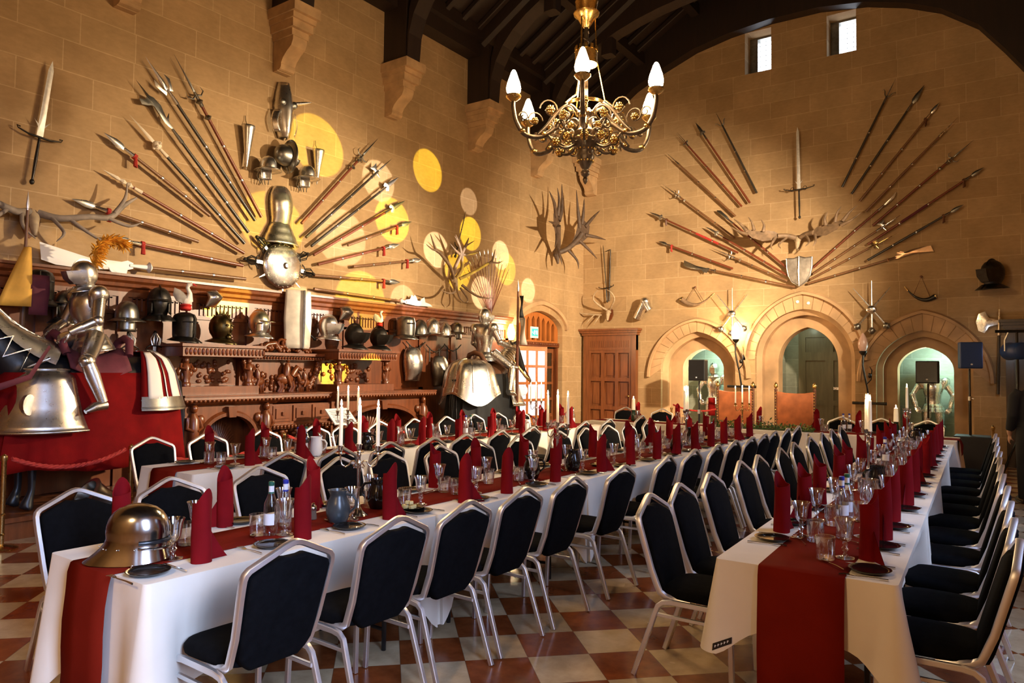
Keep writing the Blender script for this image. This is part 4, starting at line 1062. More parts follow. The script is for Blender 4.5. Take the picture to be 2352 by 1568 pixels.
# helmets look along +x, stand on z = 0
def helm(kind, label, mat=None, loc=None, rz=0.0, mt='steel', s=1.0, group='helmets along the sideboard wall', rx=0.0):
    if mat is None: mat = Matrix.Translation(loc) @ Matrix.Rotation(rz, 4, 'Z')
    mat = mat @ Matrix.Rotation(rx, 4, 'Y')
    t = thing('helmet', label, 'helmet', mat=mat, group=group)
    S = Matrix.Scale(s, 4)
    def B(): m = MB(); m.M = S.copy(); return m
    if kind in ('kettle', 'morion', 'cabasset'):
        mb = B(); prof = {'kettle': [(.122, .07), (.122, .10), (.118, .15), (.10, .20), (.07, .235), (.03, .252), (.002, .256)], 'morion': [(.115, .07), (.115, .12), (.10, .19), (.075, .24), (.045, .275), (.02, .30), (.002, .31)], 'cabasset': [(.11, .07), (.115, .13), (.11, .19), (.09, .25), (.05, .29), (.002, .305)]}[kind]
        rings = [[(r*1.12*math.cos(2*PI*j/22), r*.95*math.sin(2*PI*j/22), z) for j in range(22)] for r, z in prof]; mb.loft(rings); mb.build('bowl', mt, t, 55)
        mb = B(); up_ = .05 if kind == 'morion' else -.02
        def br(u, v):
            a = 2*PI*u; q = .118+(.075 if kind == 'kettle' else .055)*v; e = .03*v*v*math.cos(a)**2*(1 if kind == 'morion' else -.2)
            return (q*1.15*math.cos(a), q*.95*math.sin(a), .075+e-(.035*v if kind == 'kettle' else .03*v*(1-math.cos(a)**2)))
        mb.grid(br, 26, 3); mb.build('brim', mt, t, 55, solid=.004*s)
        if kind != 'kettle':
            mb = B(); mb.tube([(.13*math.cos(a), 0, .13+.18*math.sin(a)) for a in [PI*i/14 for i in range(1, 14)]], .006, 6, ell=2.5, upv=(0, 1, 0)); mb.build('comb', mt, t, 55)
        else:
            mb = B(); mb.grid(lambda u, v: (.10*math.cos((u-.5)*2.4), .095*math.sin((u-.5)*2.4), .07-.14*v), 8, 4); mb.build('face_plate', mt, t, 55, solid=.004)
    elif kind in ('burgonet', 'close', 'great', 'face'):
        mb = B(); n = 24
        prof = [(.085, .0), (.078, .03), (.088, .06), (.112, .10), (.122, .15), (.12, .20), (.105, .25), (.08, .285), (.045, .308), (.002, .315)]
        if kind == 'great': prof = [(.11, 0), (.115, .06), (.118, .16), (.118, .23), (.10, .27), (.05, .295), (.002, .30)]
        rings = [[(r*1.15*math.cos(2*PI*j/n)-.01, r*.92*math.sin(2*PI*j/n), z) for j in range(n)] for r, z in prof]; mb.loft(rings); mb.build('skull', mt, t, 55)
        mb = B(); mb.grid(lambda u, v: ((.10+.075*v)*math.cos(2*PI*u)*1.1, (.10+.06*v)*math.sin(2*PI*u), .035-.05*v-.02*v*math.cos(2*PI*u)), 24, 3); mb.build('neck_guard', mt, t, 55, solid=.004)
        if kind == 'burgonet':
            mb = B(); mb.grid(lambda u, v: (.10*math.cos((u-.5)*2.2)+.02+.10*v*math.cos((u-.5)*2.2), (.108+.01*v)*math.sin((u-.5)*2.2), .19-.02*v), 10, 3); mb.build('peak', mt, t, 55, solid=.004)
            mb = B(); mb.tube([(.135*math.cos(a)-.01, 0, .16+.165*math.sin(a)) for a in [PI*i/14 for i in range(1, 14)]], .006, 6, ell=3, upv=(0, 1, 0)); mb.build('comb', mt, t, 55)
            for q in (-1, 1):
                mb = B(); mb.grid(lambda u, v: (.02+.09*u, q*(.108-.035*u*u), .16-.14*v+.03*u*v), 5, 5); mb.build('cheek_piece', mt, t, 55, solid=.004)
        elif kind == 'close':
            mb = B(); mb.loft([[(.02+k*c_, .112*(1-k*2.6)*y_, z_) for c_, y_, z_ in ((1, -1, .20), (1, 1, .20), (.9, 1, .12), (.6, .8, .06), (.6, -.8, .06), (.9, -1, .12))] for k in (0, .05, .10, .15, .19)]); mb.build('visor', mt, t, 30)
            mb = B(); mb.tube([(.135*math.cos(a), .112*math.sin(a), .195) for a in [-1.0+2*i/10 for i in range(11)]], .006, 5, ell=.7); mb.build('eye_slit', 'black', t)
            mb = B(); mb.tube([(.135*math.cos(a)-.01, 0, .155+.168*math.sin(a)) for a in [PI*(.2+.75*i/14) for i in range(14)]], .005, 6, ell=3, upv=(0, 1, 0)); mb.build('comb', mt, t, 55)
        elif kind == 'great':
            mb = B(); mb.tube([(.14*math.cos(a), .112*math.sin(a), .19) for a in [-1.1+2.2*i/10 for i in range(11)]], .008, 5, ell=.6); mb.build('eye_slit', 'black', t)
            mb = B(); mb.tube([(.126, 0, .02), (.142, 0, .1), (.142, 0, .2), (.12, 0, .27)], .008, 6); mb.build('face_ridge', mt, t)
        else:
            mb = B(); mb.ell((.115, 0, .15), (.035, .022, .05), 8, 6); mb.ell((.11, -.045, .185), (.02, .028, .014), 8, 6); mb.ell((.11, .045, .185), (.02, .028, .014), 8, 6); mb.ell((.112, 0, .085), (.025, .04, .012), 8, 6); mb.ell((.10, 0, .05), (.03, .04, .03), 8, 6); mb.build('face_mask', mt, t, 60)
            mb = B()
            for i in range(9): a = PI*(.15+.8*i/8); mb.tube([(.12*math.cos(a), 0, .17+.14*math.sin(a)), (.155*math.cos(a), 0, .17+.20*math.sin(a))], [.02, .006], 6)
            mb.build('crest', mt, t, 50)
    return t
def cuirass(label, mat, mt='steel', s=1.0, skirt=True):
    t = thing('breastplate', label, 'breastplate', mat=mat, group='breastplates')
    # local x to the wearer's side, y up, z outwards
    mb = MB(); mb.M = Matrix.Scale(s, 4); prof = [(-.30, .145, .10), (-.22, .145, .125), (-.1, .165, .15), (.02, .175, .155), (.12, .165, .13), (.2, .13, .095), (.24, .09, .07)] if skirt else [(-.30, .145, .10), (-.22, .15, .13), (-.1, .175, .165), (.02, .19, .17), (.12, .185, .14), (.2, .15, .10), (.24, .10, .075)]
    mb.grid(lambda u, v: (lambda i, f, a: ((prof[i][1]+(prof[i+1][1]-prof[i][1])*f)*math.sin(a), prof[i][0]+(prof[i+1][0]-prof[i][0])*f, (prof[i][2]+(prof[i+1][2]-prof[i][2])*f)*max(0, math.cos(a))**.8+.012*max(0, math.cos(a))**12))(min(int(v*6), 5), v*6-min(int(v*6), 5), (u-.5)*PI), 18, 18)
    mb.build('breast', mt, t, 60, solid=.006)
    if skirt:
        mb = MB(); mb.M = Matrix.Scale(s, 4); mb.grid(lambda u, v: ((.145+.15*v)*math.sin((u-.5)*PI*.98), -.27-.30*v-.006*math.sin(v*18), (.115+.08*v)*max(0, math.cos((u-.5)*PI))**.8), 16, 12); mb.build('skirt_lames', mt, t, 60, solid=.006)
    return t
def hand(mb, w, d, n, s=1.0, curl=.7):
    # gauntlet hand: palm, four fingers and a thumb; w wrist, d pointing direction, n back of the hand
    w, d, n = V(w), V(d).normalized(), V(n); n = (n-d*n.dot(d)).normalized(); b = d.cross(n)
    P = lambda x, y, z: w+d*x*s+b*y*s+n*z*s
    mb.loft([[P(x, y*hw, z*ht) for y, z in ((-1, -.6), (0, -1), (1, -.6), (1, .6), (0, 1), (-1, .6))] for x, hw, ht in ((0, .026, .018), (.04, .04, .017), (.085, .043, .014), (.095, .038, .01))])
    for i, L in enumerate((.068, .078, .072, .055)):
        y = -.032+.0213*i; a1, a2 = curl, curl*2.0
        p0 = P(.088, y, 0); p1 = P(.088+L*.45*math.cos(a1*.5), y, -L*.45*math.sin(a1*.5)); p2 = P(.088+L*.45*math.cos(a1*.5)+L*.32*math.cos(a2*.7), y, -L*.45*math.sin(a1*.5)-L*.32*math.sin(a2*.7)); p3 = P(.088+L*.45*math.cos(a1*.5)+L*.32*math.cos(a2*.7)+L*.25*math.cos(a2), y, -L*.45*math.sin(a1*.5)-L*.32*math.sin(a2*.7)-L*.25*math.sin(a2))
        mb.tube([p0, p1, p2, p3], [.0105*s, .0098*s, .009*s, .007*s], 6)
    mb.tube([P(.02, -.03, -.005), P(.05, -.055, -.02), P(.075, -.05, -.045), P(.09, -.035, -.06)], [.013*s, .012*s, .0105*s, .008*s], 6)
def knight(label, mat, pose='ride', mt='steel', plume=None, arm_r=None, arm_l=None, tilt=0.0, name='knight_armour', cat='suit of armour', helmk='close', hrz=0.0):
    # local: looks along +x, +z up; seated with the hips at z = 0 or standing with soles at z = 0
    t = thing(name, label, cat, mat=mat, group='suits of armour')
    hz = .10 if pose == 'ride' else .95
    TM = Matrix.Translation((0, 0, hz)) @ Matrix.Rotation(tilt, 4, 'Y')
    def B(): m = MB(); m.M = TM.copy(); return m
    mb = B(); prof = [(-.06, .155, .125), (.0, .15, .12), (.08, .145, .115), (.16, .155, .13), (.28, .185, .155), (.38, .195, .145), (.46, .17, .11), (.51, .095, .075), (.54, .065, .06)]
    mb.loft([[((b*math.cos(2*PI*j/22))*(1.18 if math.cos(2*PI*j/22) > 0 else .95), a*math.sin(2*PI*j/22), z) for j in range(22)] for z, a, b in prof]); mb.build('cuirass', mt, t, 60)
    mb = B(); mb.grid(lambda u, v: ((.135+.08*v)*math.cos(2*PI*u), (.16+.075*v)*math.sin(2*PI*u), .0-.17*v-.006*math.sin(v*16)), 24, 10); mb.build('skirt_lames', mt, t, 60, solid=.006)
    for s in (-1, 1):
        mb = B(); mb.M = TM @ Matrix.Translation((0, s*.215, .43)) @ Matrix.Rotation(-s*.45, 4, 'X')
        mb.ell((0, 0, 0), (.105, .09, .105), 14, 8, -.3, 1); mb.grid(lambda u, v: ((.10-.015*v)*math.cos(2*PI*u), (.088-.015*v)*math.sin(2*PI*u), -.03-.1*v-.004*math.sin(v*14)), 16, 8); mb.build('pauldron', mt, t, 60)
    arms = {1: arm_l or [(0, .23, .40), (.05, .29, .18), (.24, .26, .04), (.30, .25, .02)], -1: arm_r or [(0, -.23, .40), (.05, -.29, .18), (.24, -.26, .04), (.30, -.25, .02)]}
    for s in (-1, 1):
        a = [V(p) for p in arms[s]]; mb = B()
        mb.tube([a[0], a[0].lerp(a[1], .6), a[1]], [.062, .058, .05], 12); mb.ell(tuple(a[1]), (.062, .062, .062), 12, 8); mb.tube([a[1], a[1].lerp(a[2], .4), a[2]], [.052, .055, .04], 12)
        mb.tube([a[2].lerp(a[1], .45), a[2].lerp(a[1], .25), a[2]], [.062, .055, .043], 12); hand(mb, a[2], a[3]-a[2], (0, s*.5, .8), 1.0); mb.build('arm', mt, t, 60)
    for s in (-1, 1):
        mb = MB(); mb.M = Matrix.Translation((0, 0, hz))
        if pose == 'ride': L = [V((.05, s*.17, -.02)), V((.28, s*.44, -.28)), V((.14, s*.50, -.70)), V((.32, s*.51, -.79))]
        else: L = [V((0, s*.10, -.05)), V((.03, s*.13, -.47)), V((0, s*.14, -.87)), V((.20, s*.17, -.92))]
        mb.tube([L[0], L[0].lerp(L[1], .5), L[1]], [.095, .088, .068], 14); mb.ell(tuple(L[1]), (.082, .075, .08), 12, 8); mb.tube([L[1], L[1].lerp(L[2], .35), L[2]], [.066, .072, .05], 14)
        mb.ell(tuple(L[1]+V((.05, s*.035, 0))), (.05, .06, .05), 10, 6)
        f = L[3]-L[2]; mb.tube([L[2]+V((-.03, 0, -.03)), L[2]+f*.5+V((0, 0, .0)), L[3]], [.052, .05, .022], 10, ell=1.0); mb.build('leg', mt, t, 60)
    h = helm(helmk, 'x', mat=Matrix(), mt=mt, s=.98); M2 = TM @ Matrix.Translation((.015, 0, .50)) @ Matrix.Rotation(hrz, 4, 'Z') @ Matrix.Rotation(.05-tilt*.4, 4, 'Y')
    hp = bpy.data.objects.new('helmet', None); COL.objects.link(hp); hp.parent = t; hp.matrix_local = M2
    for c in list(h.children): c.parent = hp
    bpy.data.objects.remove(h)
    if plume:
        mb = MB(); mb.M = TM; rg = random.Random(3)
        base = [V((-.10, 0, .76)), V((-.14, .0, .90)), V((-.20, 0, .99)), V((-.30, 0, 1.03)), V((-.40, 0, 1.02)), V((-.47, 0, .98))]
        for i in range(len(base)-1):
            for q in range(60):
                p = base[i].lerp(base[i+1], rg.random()); d = V((rg.uniform(-1, .3), rg.uniform(-1, 1), rg.uniform(-.8, .8))).normalized()*rg.uniform(.06, .125)
                mb.tube([p, p+d*.5+V((-.01, 0, .004)), p+d+V((-.02, 0, -.012))], [.007, .011, .003], 4)
        mb.tube(base, [.012, .012, .011, .010, .008, .004], 6); mb.build('plume', plume, t, 60)
    return t
def horse(label, mat, coat, style):
    t = thing('armoured_horse', label, 'horse', mat=mat)
    mb = MB()
    mb.tube([(-.92, 0, 1.30), (-.78, 0, 1.28), (-.45, 0, 1.24), (0, 0, 1.20), (.40, 0, 1.22), (.66, 0, 1.20), (.80, 0, 1.18)], [.15, .27, .31, .31, .32, .27, .12], 18)
    mb.tube([(.45, 0, 1.30), (.70, 0, 1.50), (.90, 0, 1.72), (1.03, 0, 1.90)], [.27, .20, .145, .10], 14, ell=.72)
    mb.tube([(.96, 0, 1.90), (1.10, 0, 1.84), (1.27, 0, 1.62), (1.40, 0, 1.43), (1.44, 0, 1.38)], [.09, .115, .09, .07, .05], 12, ell=.8)
    for s in (-1, 1):
        mb.tube([(.52, s*.14, 1.12), (.56, s*.16, .85), (.57, s*.16, .56), (.565, s*.16, .50), (.56, s*.16, .20), (.585, s*.16, .10)], [.15, .095, .062, .055, .040, .05], 10)
        mb.tube([(.585, s*.16, .11), (.61, s*.16, 0.0)], [.055, .075], 10)
        mb.tube([(-.62, s*.15, 1.20), (-.56, s*.18, .92), (-.66, s*.18, .70), (-.79, s*.18, .56), (-.76, s*.18, .25), (-.73, s*.18, .10)], [.21, .15, .085, .062, .044, .05], 10)
        mb.tube([(-.73, s*.18, .11), (-.70, s*.18, 0.0)], [.055, .075], 10)
        mb.tube([(1.02, s*.06, 1.95), (1.03, s*.075, 2.08)], [.035, .008], 6)
    mb.build('body', coat, t, 60, remesh=.028)
    mb = MB(); rg = random.Random(2)
    for i in range(26):
        y = rg.uniform(-.05, .05); mb.tube([(-.90, y*.3, 1.36), (-1.03, y, 1.25), (-1.07+rg.uniform(-.03, .03), y*1.4, .85), (-1.05+rg.uniform(-.04, .04), y*1.6, .50)], [.015, .016, .014, .004], 5)
    mb.build('tail', coat, t, 60)
    # plates: crupper over the rump, peytral round the chest, lames along the neck, face plate
    def shell(cx, sg, prof, half, n=22, ys=.95):
        cz = 0 if style == 'red' or sg > 0 else 1
        return lambda u, v: (lambda i, f, a: (lambda q: (cx+sg*q*math.cos(a), ys*q*math.sin(a), prof[i][1]+(prof[i+1][1]-prof[i][1])*f+cz*v*v*.10*math.cos(3.2*a)))((prof[i][0]+(prof[i+1][0]-prof[i][0])*f)*(1-cz*.17*math.exp(-(a/.22)**2)*min(1, v*2)+cz*.05*math.cos(3*a)*v)))(min(int(v*(len(prof)-1)), len(prof)-2), v*(len(prof)-1)-min(int(v*(len(prof)-1)), len(prof)-2), (u-.5)*2*half)
    cp = [(.02, 1.60), (.18, 1.59), (.31, 1.51), (.39, 1.36), (.44, 1.16), (.50, .96)] if style == 'red' else [(.02, 1.62), (.26, 1.60), (.42, 1.52), (.50, 1.38), (.55, 1.16), (.61, .92)]
    pp = [(.30, 1.40), (.38, 1.30), (.43, 1.12), (.48, .95), (.56, .78)]
    fc = shell(-.55, -1, cp, 1.95, ys=.95 if style == 'red' else .84)
    mb = MB(); mb.grid(fc, 30, 16); mb.build('crupper', 'redcloth' if style == 'red' else 'steel', t, 60, solid=.008)
    mb = MB()
    rim = [fc(i/30, 1.0) for i in range(31)]; mb.tube([V(p)+V((0, 0, .02)) for p in rim], .012, 6); mb.tube([V(fc(i/30, .9)) for i in range(31)], .01, 6)
    mb.grid(lambda u, v: tuple(V(fc(u, .86+.15*v))*1.0+V((-.008 if fc(u, 1)[0] < -.55 else 0, .012*math.copysign(1, fc(u, 1)[1]+1e-6), 0))), 30, 3)
    for q in ((.5, .06, 'c'),): mb.tube([V(fc(q[0]+0, v/12))+V((0, 0, .012)) for v in range(1, 13)], .02, 6)
    mb.build('crupper_rim', 'steel_dark' if style == 'red' else 'steel', t, 60)
    if style == 'red':
        for u0, u1 in ((.04, .13), (.20, .29), (.71, .80), (.87, .96)):
            mb = MB(); mb.grid(lambda u, v: tuple(V(fc(u0+(u1-u0)*u, .22+.66*v))+(V(fc(u0+(u1-u0)*u, .22+.66*v))-V((-.55, 0, 1.2))).normalized()*.010), 4, 12); mb.build('white_strip', 'whitecloth', t, 60, solid=.006)
        for u0 in (.16, .33, .67, .84): mb = MB(); mb.tube([V(fc(u0, .1+.78*v/10))+(V(fc(u0, .1+.78*v/10))-V((-.55, 0, 1.2))).normalized()*.008 for v in range(11)], .012, 6); mb.build('steel_strip', 'steel_dark', t, 60)
    else:
        mb = MB()
        for u0 in (.12, .30, .5, .70, .88): mb.tube([V(fc(u0, .1+.88*v/10)) for v in range(11)], .014, 6)
        mb.build('crupper_ridge', 'steel', t, 60)
    fp = shell(.42, 1, pp, 2.0)
    mb = MB(); mb.grid(fp, 30, 12); mb.tube([fp(i/30, 1.0) for i in range(31)], .012, 6); mb.tube([fp(i/30, 0.02) for i in range(31)], .010, 6)
    for s in (-1, 1): mb.M = Matrix.Translation((.70, s*.40, 1.05)) @ Matrix.Rotation(s*-.9, 4, 'Z') @ Matrix.Rotation(PI/2, 4, 'Y'); mb.lathe([(.10, 0), (.095, .03), (.06, .06), (.002, .075)], 16)
    mb.build('peytral', 'steel', t, 60, solid=.006)
    ax = [V((.42, 0, 1.42)), V((.58, 0, 1.50)), V((.74, 0, 1.62)), V((.87, 0, 1.75)), V((.97, 0, 1.90))]; rr_ = [.27, .235, .20, .165, .125]
    mb = MB(); nl = 11
    for k in range(nl):
        t0, t1 = k/nl*4, min((k+1.25)/nl*4, 4); 
        def at(tt): i = min(int(tt), 3); return ax[i].lerp(ax[i+1], tt-i), rr_[i]+(rr_[i+1]-rr_[i])*(tt-i)
        (c0, q0), (c1, q1) = at(t0), at(t1); tn = (c1-c0).normalized(); nz = V((0, 1, 0)).cross(tn)*-1; nz = V((-tn.z, 0, tn.x))
        mb.grid(lambda u, v: tuple(c0.lerp(c1, v)+(nz*math.cos((u-.5)*3.0)+V((0, .82, 0))*math.sin((u-.5)*3.0))*((q0+.018)*(1-v)+(q1+.006)*v)), 14, 2)
    mb.tube([at(4*i/12)[0]+V((-.72, 0, .70)).normalized()*(at(4*i/12)[1]+.02) for i in range(13)], .016, 6)
    mb.build('crinet', 'steel', t, 60)
    for s in (-1, 1):
        mb = MB(); zig = []
        for k in range(7):
            c, q = at(.5+3.0*k/6); nz = V((-.70, 0, .71)); th_ = (1.35 if k % 2 == 0 else 2.3); zig.append(c+(nz*math.cos(th_)+V((0, s*.80, 0))*math.sin(th_))*(q+.025))
        mb.tube(zig, .020, 6, ell=.5); mb.build('neck_strap', 'steel_bright', t, 60)
    mb = MB()
    mb.grid(lambda u, v: tuple((lambda c, q: c+V((.86, 0, .5)).normalized()*q*math.cos((u-.5)*2.6)+V((0, 1, 0))*q*.85*math.sin((u-.5)*2.6))((V((1.0, 0, 1.94)).lerp(V((1.42, 0, 1.42)), v)), .125-.055*v)), 12, 10)
    mb.build('shaffron', 'steel', t, 60, solid=.006)
    # trapper hanging below the plates
    def trap(u, v):
        a = 2*PI*u; c = math.cos(a); s = math.sin(a); fold = .050*math.sin(a*13)+.026*math.sin(a*22+1)
        q = 1+.10*v+fold*v*1.2
        w_ = .84+.16*min(1, v*3.5)
        return (-.04+.92*math.copysign(abs(c)**.8, c)*q*(.5+.5*w_), .37*math.copysign(abs(s)**.75, s)*q*w_, 1.36-.98*v-.03*math.sin(a*5)*v)
    cl = 'redcloth' if style == 'red' else 'trap_dark'
    mb = MB(); mb.grid(trap, 120, 10); mb.build('trapper', cl, t, 60, solid=.006)
    # saddle
    mb = MB(); mb.grid(lambda u, v: (-.32+.62*u, (v-.5)*.62, 1.53+.13*abs(u-.45)**1.4*2.2-1.1*abs(v-.5)**2.2), 14, 12); mb.tube([(.30, -.2, 1.56), (.33, -.12, 1.72), (.34, 0, 1.77), (.33, .12, 1.72), (.30, .2, 1.56)], .035, 8); mb.tube([(-.34, -.2, 1.55), (-.38, -.12, 1.70), (-.39, 0, 1.74), (-.38, .12, 1.70), (-.34, .2, 1.55)], .035, 8)
    mb.build('saddle', 'winecloth' if style == 'red' else 'brownleather', t, 60, solid=.02)
    mb = MB()
    for s in (-1, 1): mb.tube([(1.36, s*.07, 1.46), (1.2, s*.26, 1.30), (.98, s*.42, 1.22), (.72, s*.44, 1.32), (.50, s*.30, 1.62)], [.022, .03, .035, .03, .02], 8, ell=.35)
    mb.build('rein', 'winecloth' if style == 'red' else 'brass', t, 60)
    return t
M['trap_dark'] = plain('dark trapper cloth', (.02, .022, .025), .8, 0, .3, 6)
def skull_mount(label, mat, beams, mt='antler', plaque=True, s=1.0, palm=None):
    # local x right, y up, z out of the wall
    t = thing('antler_mount', label, 'antlers', mat=mat @ Matrix.Scale(s, 4))
    if plaque:
        mb = MB(); mb.prism([(-.09, .12), (0, .16), (.09, .12), (.10, -.02), (.05, -.13), (0, -.18), (-.05, -.13), (-.10, -.02)], 0, .025); mb.build('plaque', 'oak2', t, 0)
    mb = MB(); mb.tube([(0, .10, .05), (0, .04, .10), (0, -.06, .13), (0, -.17, .15)], [.06, .075, .055, .03], 10, ell=.8); mb.ell((-.055, .05, .09), (.025, .03, .03), 8, 6); mb.ell((.055, .05, .09), (.025, .03, .03), 8, 6); mb.build('skull', 'bone' if mt != 'antler_dark' else mt, t, 60)
    for sd in (-1, 1):
        mb = MB()
        for pts, rs in beams: mb.tube(smoothpath([(sd*p[0], p[1], p[2]) for p in pts]), smoothrad(list(rs)+[rs[-1]]*(len(pts)-len(rs))) if len(rs) <= len(pts) else smoothrad(rs[:len(pts)]), 8)
        if palm:
            pl = [(sd*p[0], p[1], p[2]) for p in palm]; n = len(pl); c = V((sum(p[0] for p in pl)/n, sum(p[1] for p in pl)/n, sum(p[2] for p in pl)/n))
            d = V((0, 0, .012)); mb.add([V(p) for p in pl]+[c+d]+[c-d], [(i, (i+1) % n, n) for i in range(n)]+[((i+1) % n, i, n+1) for i in range(n)])
        mb.build('antler', mt, t, 50)
    return t
# ================================================================== left wall
# panelling: from the near end to just short of the sconce
PY0, PY1 = WBY+.1, onX(1163, 750).y
mb = MB(); mb.bb((WLX, PY0, 0), (WLX+.05, PY1, 2.62)); struct(mb.build('panelling_wall', 'oak', smooth=0))
mb = MB(); prof = [(0, 2.56), (.07, 2.56), (.08, 2.60), (.12, 2.62), (.13, 2.66), (.17, 2.69), (.18, 2.73), (.20, 2.74), (.20, 2.77), (0, 2.77)]
n = len(prof); vs = [(WLX+p[0], PY0, p[1]) for p in prof]+[(WLX+p[0], PY1, p[1]) for p in prof]
mb.add(vs, [tuple(range(n)), tuple(range(2*n-1, n-1, -1))]+[(i, n+i, n+(i+1) % n, (i+1) % n) for i in range(n)])
mb.bb((WLX, PY0, 2.28), (WLX+.075, PY1, 2.32)); mb.bb((WLX, PY0, 2.50), (WLX+.075, PY1, 2.56)); mb.bb((WLX, PY0, 1.22), (WLX+.075, PY1, 1.32)); mb.bb((WLX, PY0, 0), (WLX+.09, PY1, .2))
struct(mb.build('trim_20', 'oak', smooth=30))
mb = MB(); y = PY0+.4; k = 0
while y < PY1:
    mb.bb((WLX, y-.06, .2), (WLX+.075, y+.06, 2.5))
    q = y+.12
    while q < y+.78 and q < PY1-.08:
        mb.bb((WLX+.04, q, 2.335), (WLX+.066, q+.035, 2.485)); mb.tube([(WLX+.052, q+.017, 2.485), (WLX+.066, q+.017, 2.485)], .02, 6); q += .062
    y += .9
struct(mb.build('trim_21', 'oak', smooth=0))
# platform along the wall under horses and sideboard
mb = MB(); mb.bb((WLX+.05, WBY+.1, 0), (-7.80, 12.3, .20)); mb.bb((-7.83, WBY+.1, .17), (-7.76, 12.3, .215)); struct(mb.build('platform_floor', 'oakdoor', smooth=0))

# ---- carved oak sideboard
SY0, SY1 = 4.95, 9.42; SX0, SX1 = WLX+.10, -8.38; PZ = .215
sb = thing('sideboard', 'massive carved oak sideboard with two shelf towers along the panelled wall', 'sideboard', (SX0, (SY0+SY1)/2, PZ))
def sbb(m): m.M = Matrix.Translation((-SX0, -(SY0+SY1)/2, -PZ)); return m
tw = [(4.95, 6.05), (7.42, 8.62)]
rg = random.Random(11)
def beadrow(mb, x, y0, y1, z, r=.02, st=.055):
    y = y0
    while y < y1: mb.ell((x, y, z), (r, r*.95, r), 7, 5); y += st
def figure(mb, x, y, z0, h, s=1.0):
    # carved figure standing as a column
    mb.lathe([(.07*s, z0), (.075*s, z0+.04), (.055*s, z0+.06)], 8, c=(x, y, 0))
    mb.tube([(x, y, z0+.05), (x, y, z0+h*.3), (x+.01, y, z0+h*.5), (x, y, z0+h*.72), (x, y, z0+h*.80)], [.06*s, .05*s, .06*s, .065*s, .03*s], 8)
    mb.ell((x+.012, y, z0+h*.86), (.042*s, .04*s, .05*s), 8, 6)
    for q in (-1, 1): mb.tube([(x, y+q*.06*s, z0+h*.74), (x+.03, y+q*.085*s, z0+h*.6), (x+.06, y+q*.02*s, z0+h*.56)], [.024*s, .022*s, .018*s], 6); mb.ell((x, y+q*.04, z0+h*.35), (.03*s, .03*s, .09*s), 6, 5)
    mb.lathe([(.05*s, z0+h*.92), (.08*s, z0+h*.96), (.085*s, z0+h)], 8, c=(x, y, 0))
mb = sbb(MB())
mb.bb((SX0, SY0, PZ), (SX1+.02, SY1, PZ+.12)); mb.bb((SX0, SY0+.05, PZ+.12), (SX0+.12, SY1-.05, 1.18))
for y0, y1 in ((SY0+.04, SY0+.16), (6.12, 6.26), (7.30, 7.44), (SY1-.16, SY1-.04)): mb.bb((SX0, y0, PZ+.12), (SX1-.04, y1, 1.16))
mb.bb((SX0, 6.26, .86), (SX1-.08, 7.30, 1.14)); mb.bb((SX0, 6.2, .80), (SX1-.04, 7.36, .86))
o = mb.build('carcass', 'oak', sb, 0)
mb = sbb(MB())
prof = [(0, 1.16), (.60, 1.16), (.63, 1.19), (.70, 1.205), (.73, 1.24), (.72, 1.27), (.735, 1.275), (.735, 1.295), (0, 1.295)]
for ya, yb_, dx in ((SY0-.06, 6.30, 0), (7.26, SY1+.06, 0), (6.30, 7.26, -.10)):
    n = len(prof); vs = [(SX0+max(0, p[0]+dx if p[0] else 0), ya, p[1]) for p in prof]+[(SX0+max(0, p[0]+dx if p[0] else 0), yb_, p[1]) for p in prof]
    mb.add(vs, [tuple(range(n)), tuple(range(2*n-1, n-1, -1))]+[(i, n+i, n+(i+1) % n, (i+1) % n) for i in range(n)]); beadrow(mb, SX0+.715+dx, ya+.03, yb_, 1.225, .024, .06)
mb.build('top_slab', 'oak', sb, 50)
# arched bays of the base
for k, (ya, yb_) in enumerate(((SY0+.16, 6.12), (7.44, SY1-.16))):
    c = (ya+yb_)/2; fr = Matrix(((0, 0, 1, SX1-.12), (1, 0, 0, 0), (0, 1, 0, 0), (0, 0, 0, 1)))
    hw_ = (yb_-ya)/2-.13; ar = [(c-hw_, PZ+.125)]+[(c-hw_*math.cos(PI*i/20), .72+.30*math.sin(PI*i/20)) for i in range(21)]+[(c+hw_, PZ+.125)]
    me = plate([(ya, PZ+.12), (yb_, PZ+.12), (yb_, 1.16), (ya, 1.16)], [ar], 0, .07, 'arch_front'); me.materials.clear(); me.materials.append(M['oak']); me.transform(Matrix.Translation((-SX0, -(SY0+SY1)/2, -PZ)) @ fr)
    o = bpy.data.objects.new('arch_front', me); COL.objects.link(o); o.parent = sb
    mb = sbb(MB()); mb.M = mb.M @ fr; ribbon(mb, ar[1:-1], .07, .07, .11); mb.prism([(c-.05, 1.0), (c+.05, 1.0), (c+.065, 1.14), (c-.065, 1.14)], .07, .14)
    for q in (-1, 1): mb.tube([(c+q*(hw_+.0), .70, .09), (c+q*(hw_+.09), .70, .09)], .035, 8); mb.ell((c+q*(hw_+.04), .98, .09), (.055, .07, .03), 10, 6)
    mb.build('arch_moulding', 'oak2', sb, 50)
    mb = sbb(MB()); 
    for i in range(26): # carved leaf back panel
        a = PI*i/25; mb.tube([(SX0+.16, c-.07*math.cos(a), .45+.05*math.sin(a)), (SX0+.20, c-hw_*.55*math.cos(a), .55+.26*math.sin(a)), (SX0+.17, c-hw_*.9*math.cos(a), .60+.36*math.sin(a))], [.012, .03, .008], 6)
    mb.ell((SX0+.2, c, .47), (.06, .14, .10), 12, 8); mb.build('carved_shell', 'oak2', sb, 60)
    for yy in (ya-.02, yb_+.02): mb = sbb(MB()); figure(mb, SX1-.02, yy, PZ+.12, .92, 1.15); mb.build('caryatid', 'oak2', sb, 60)
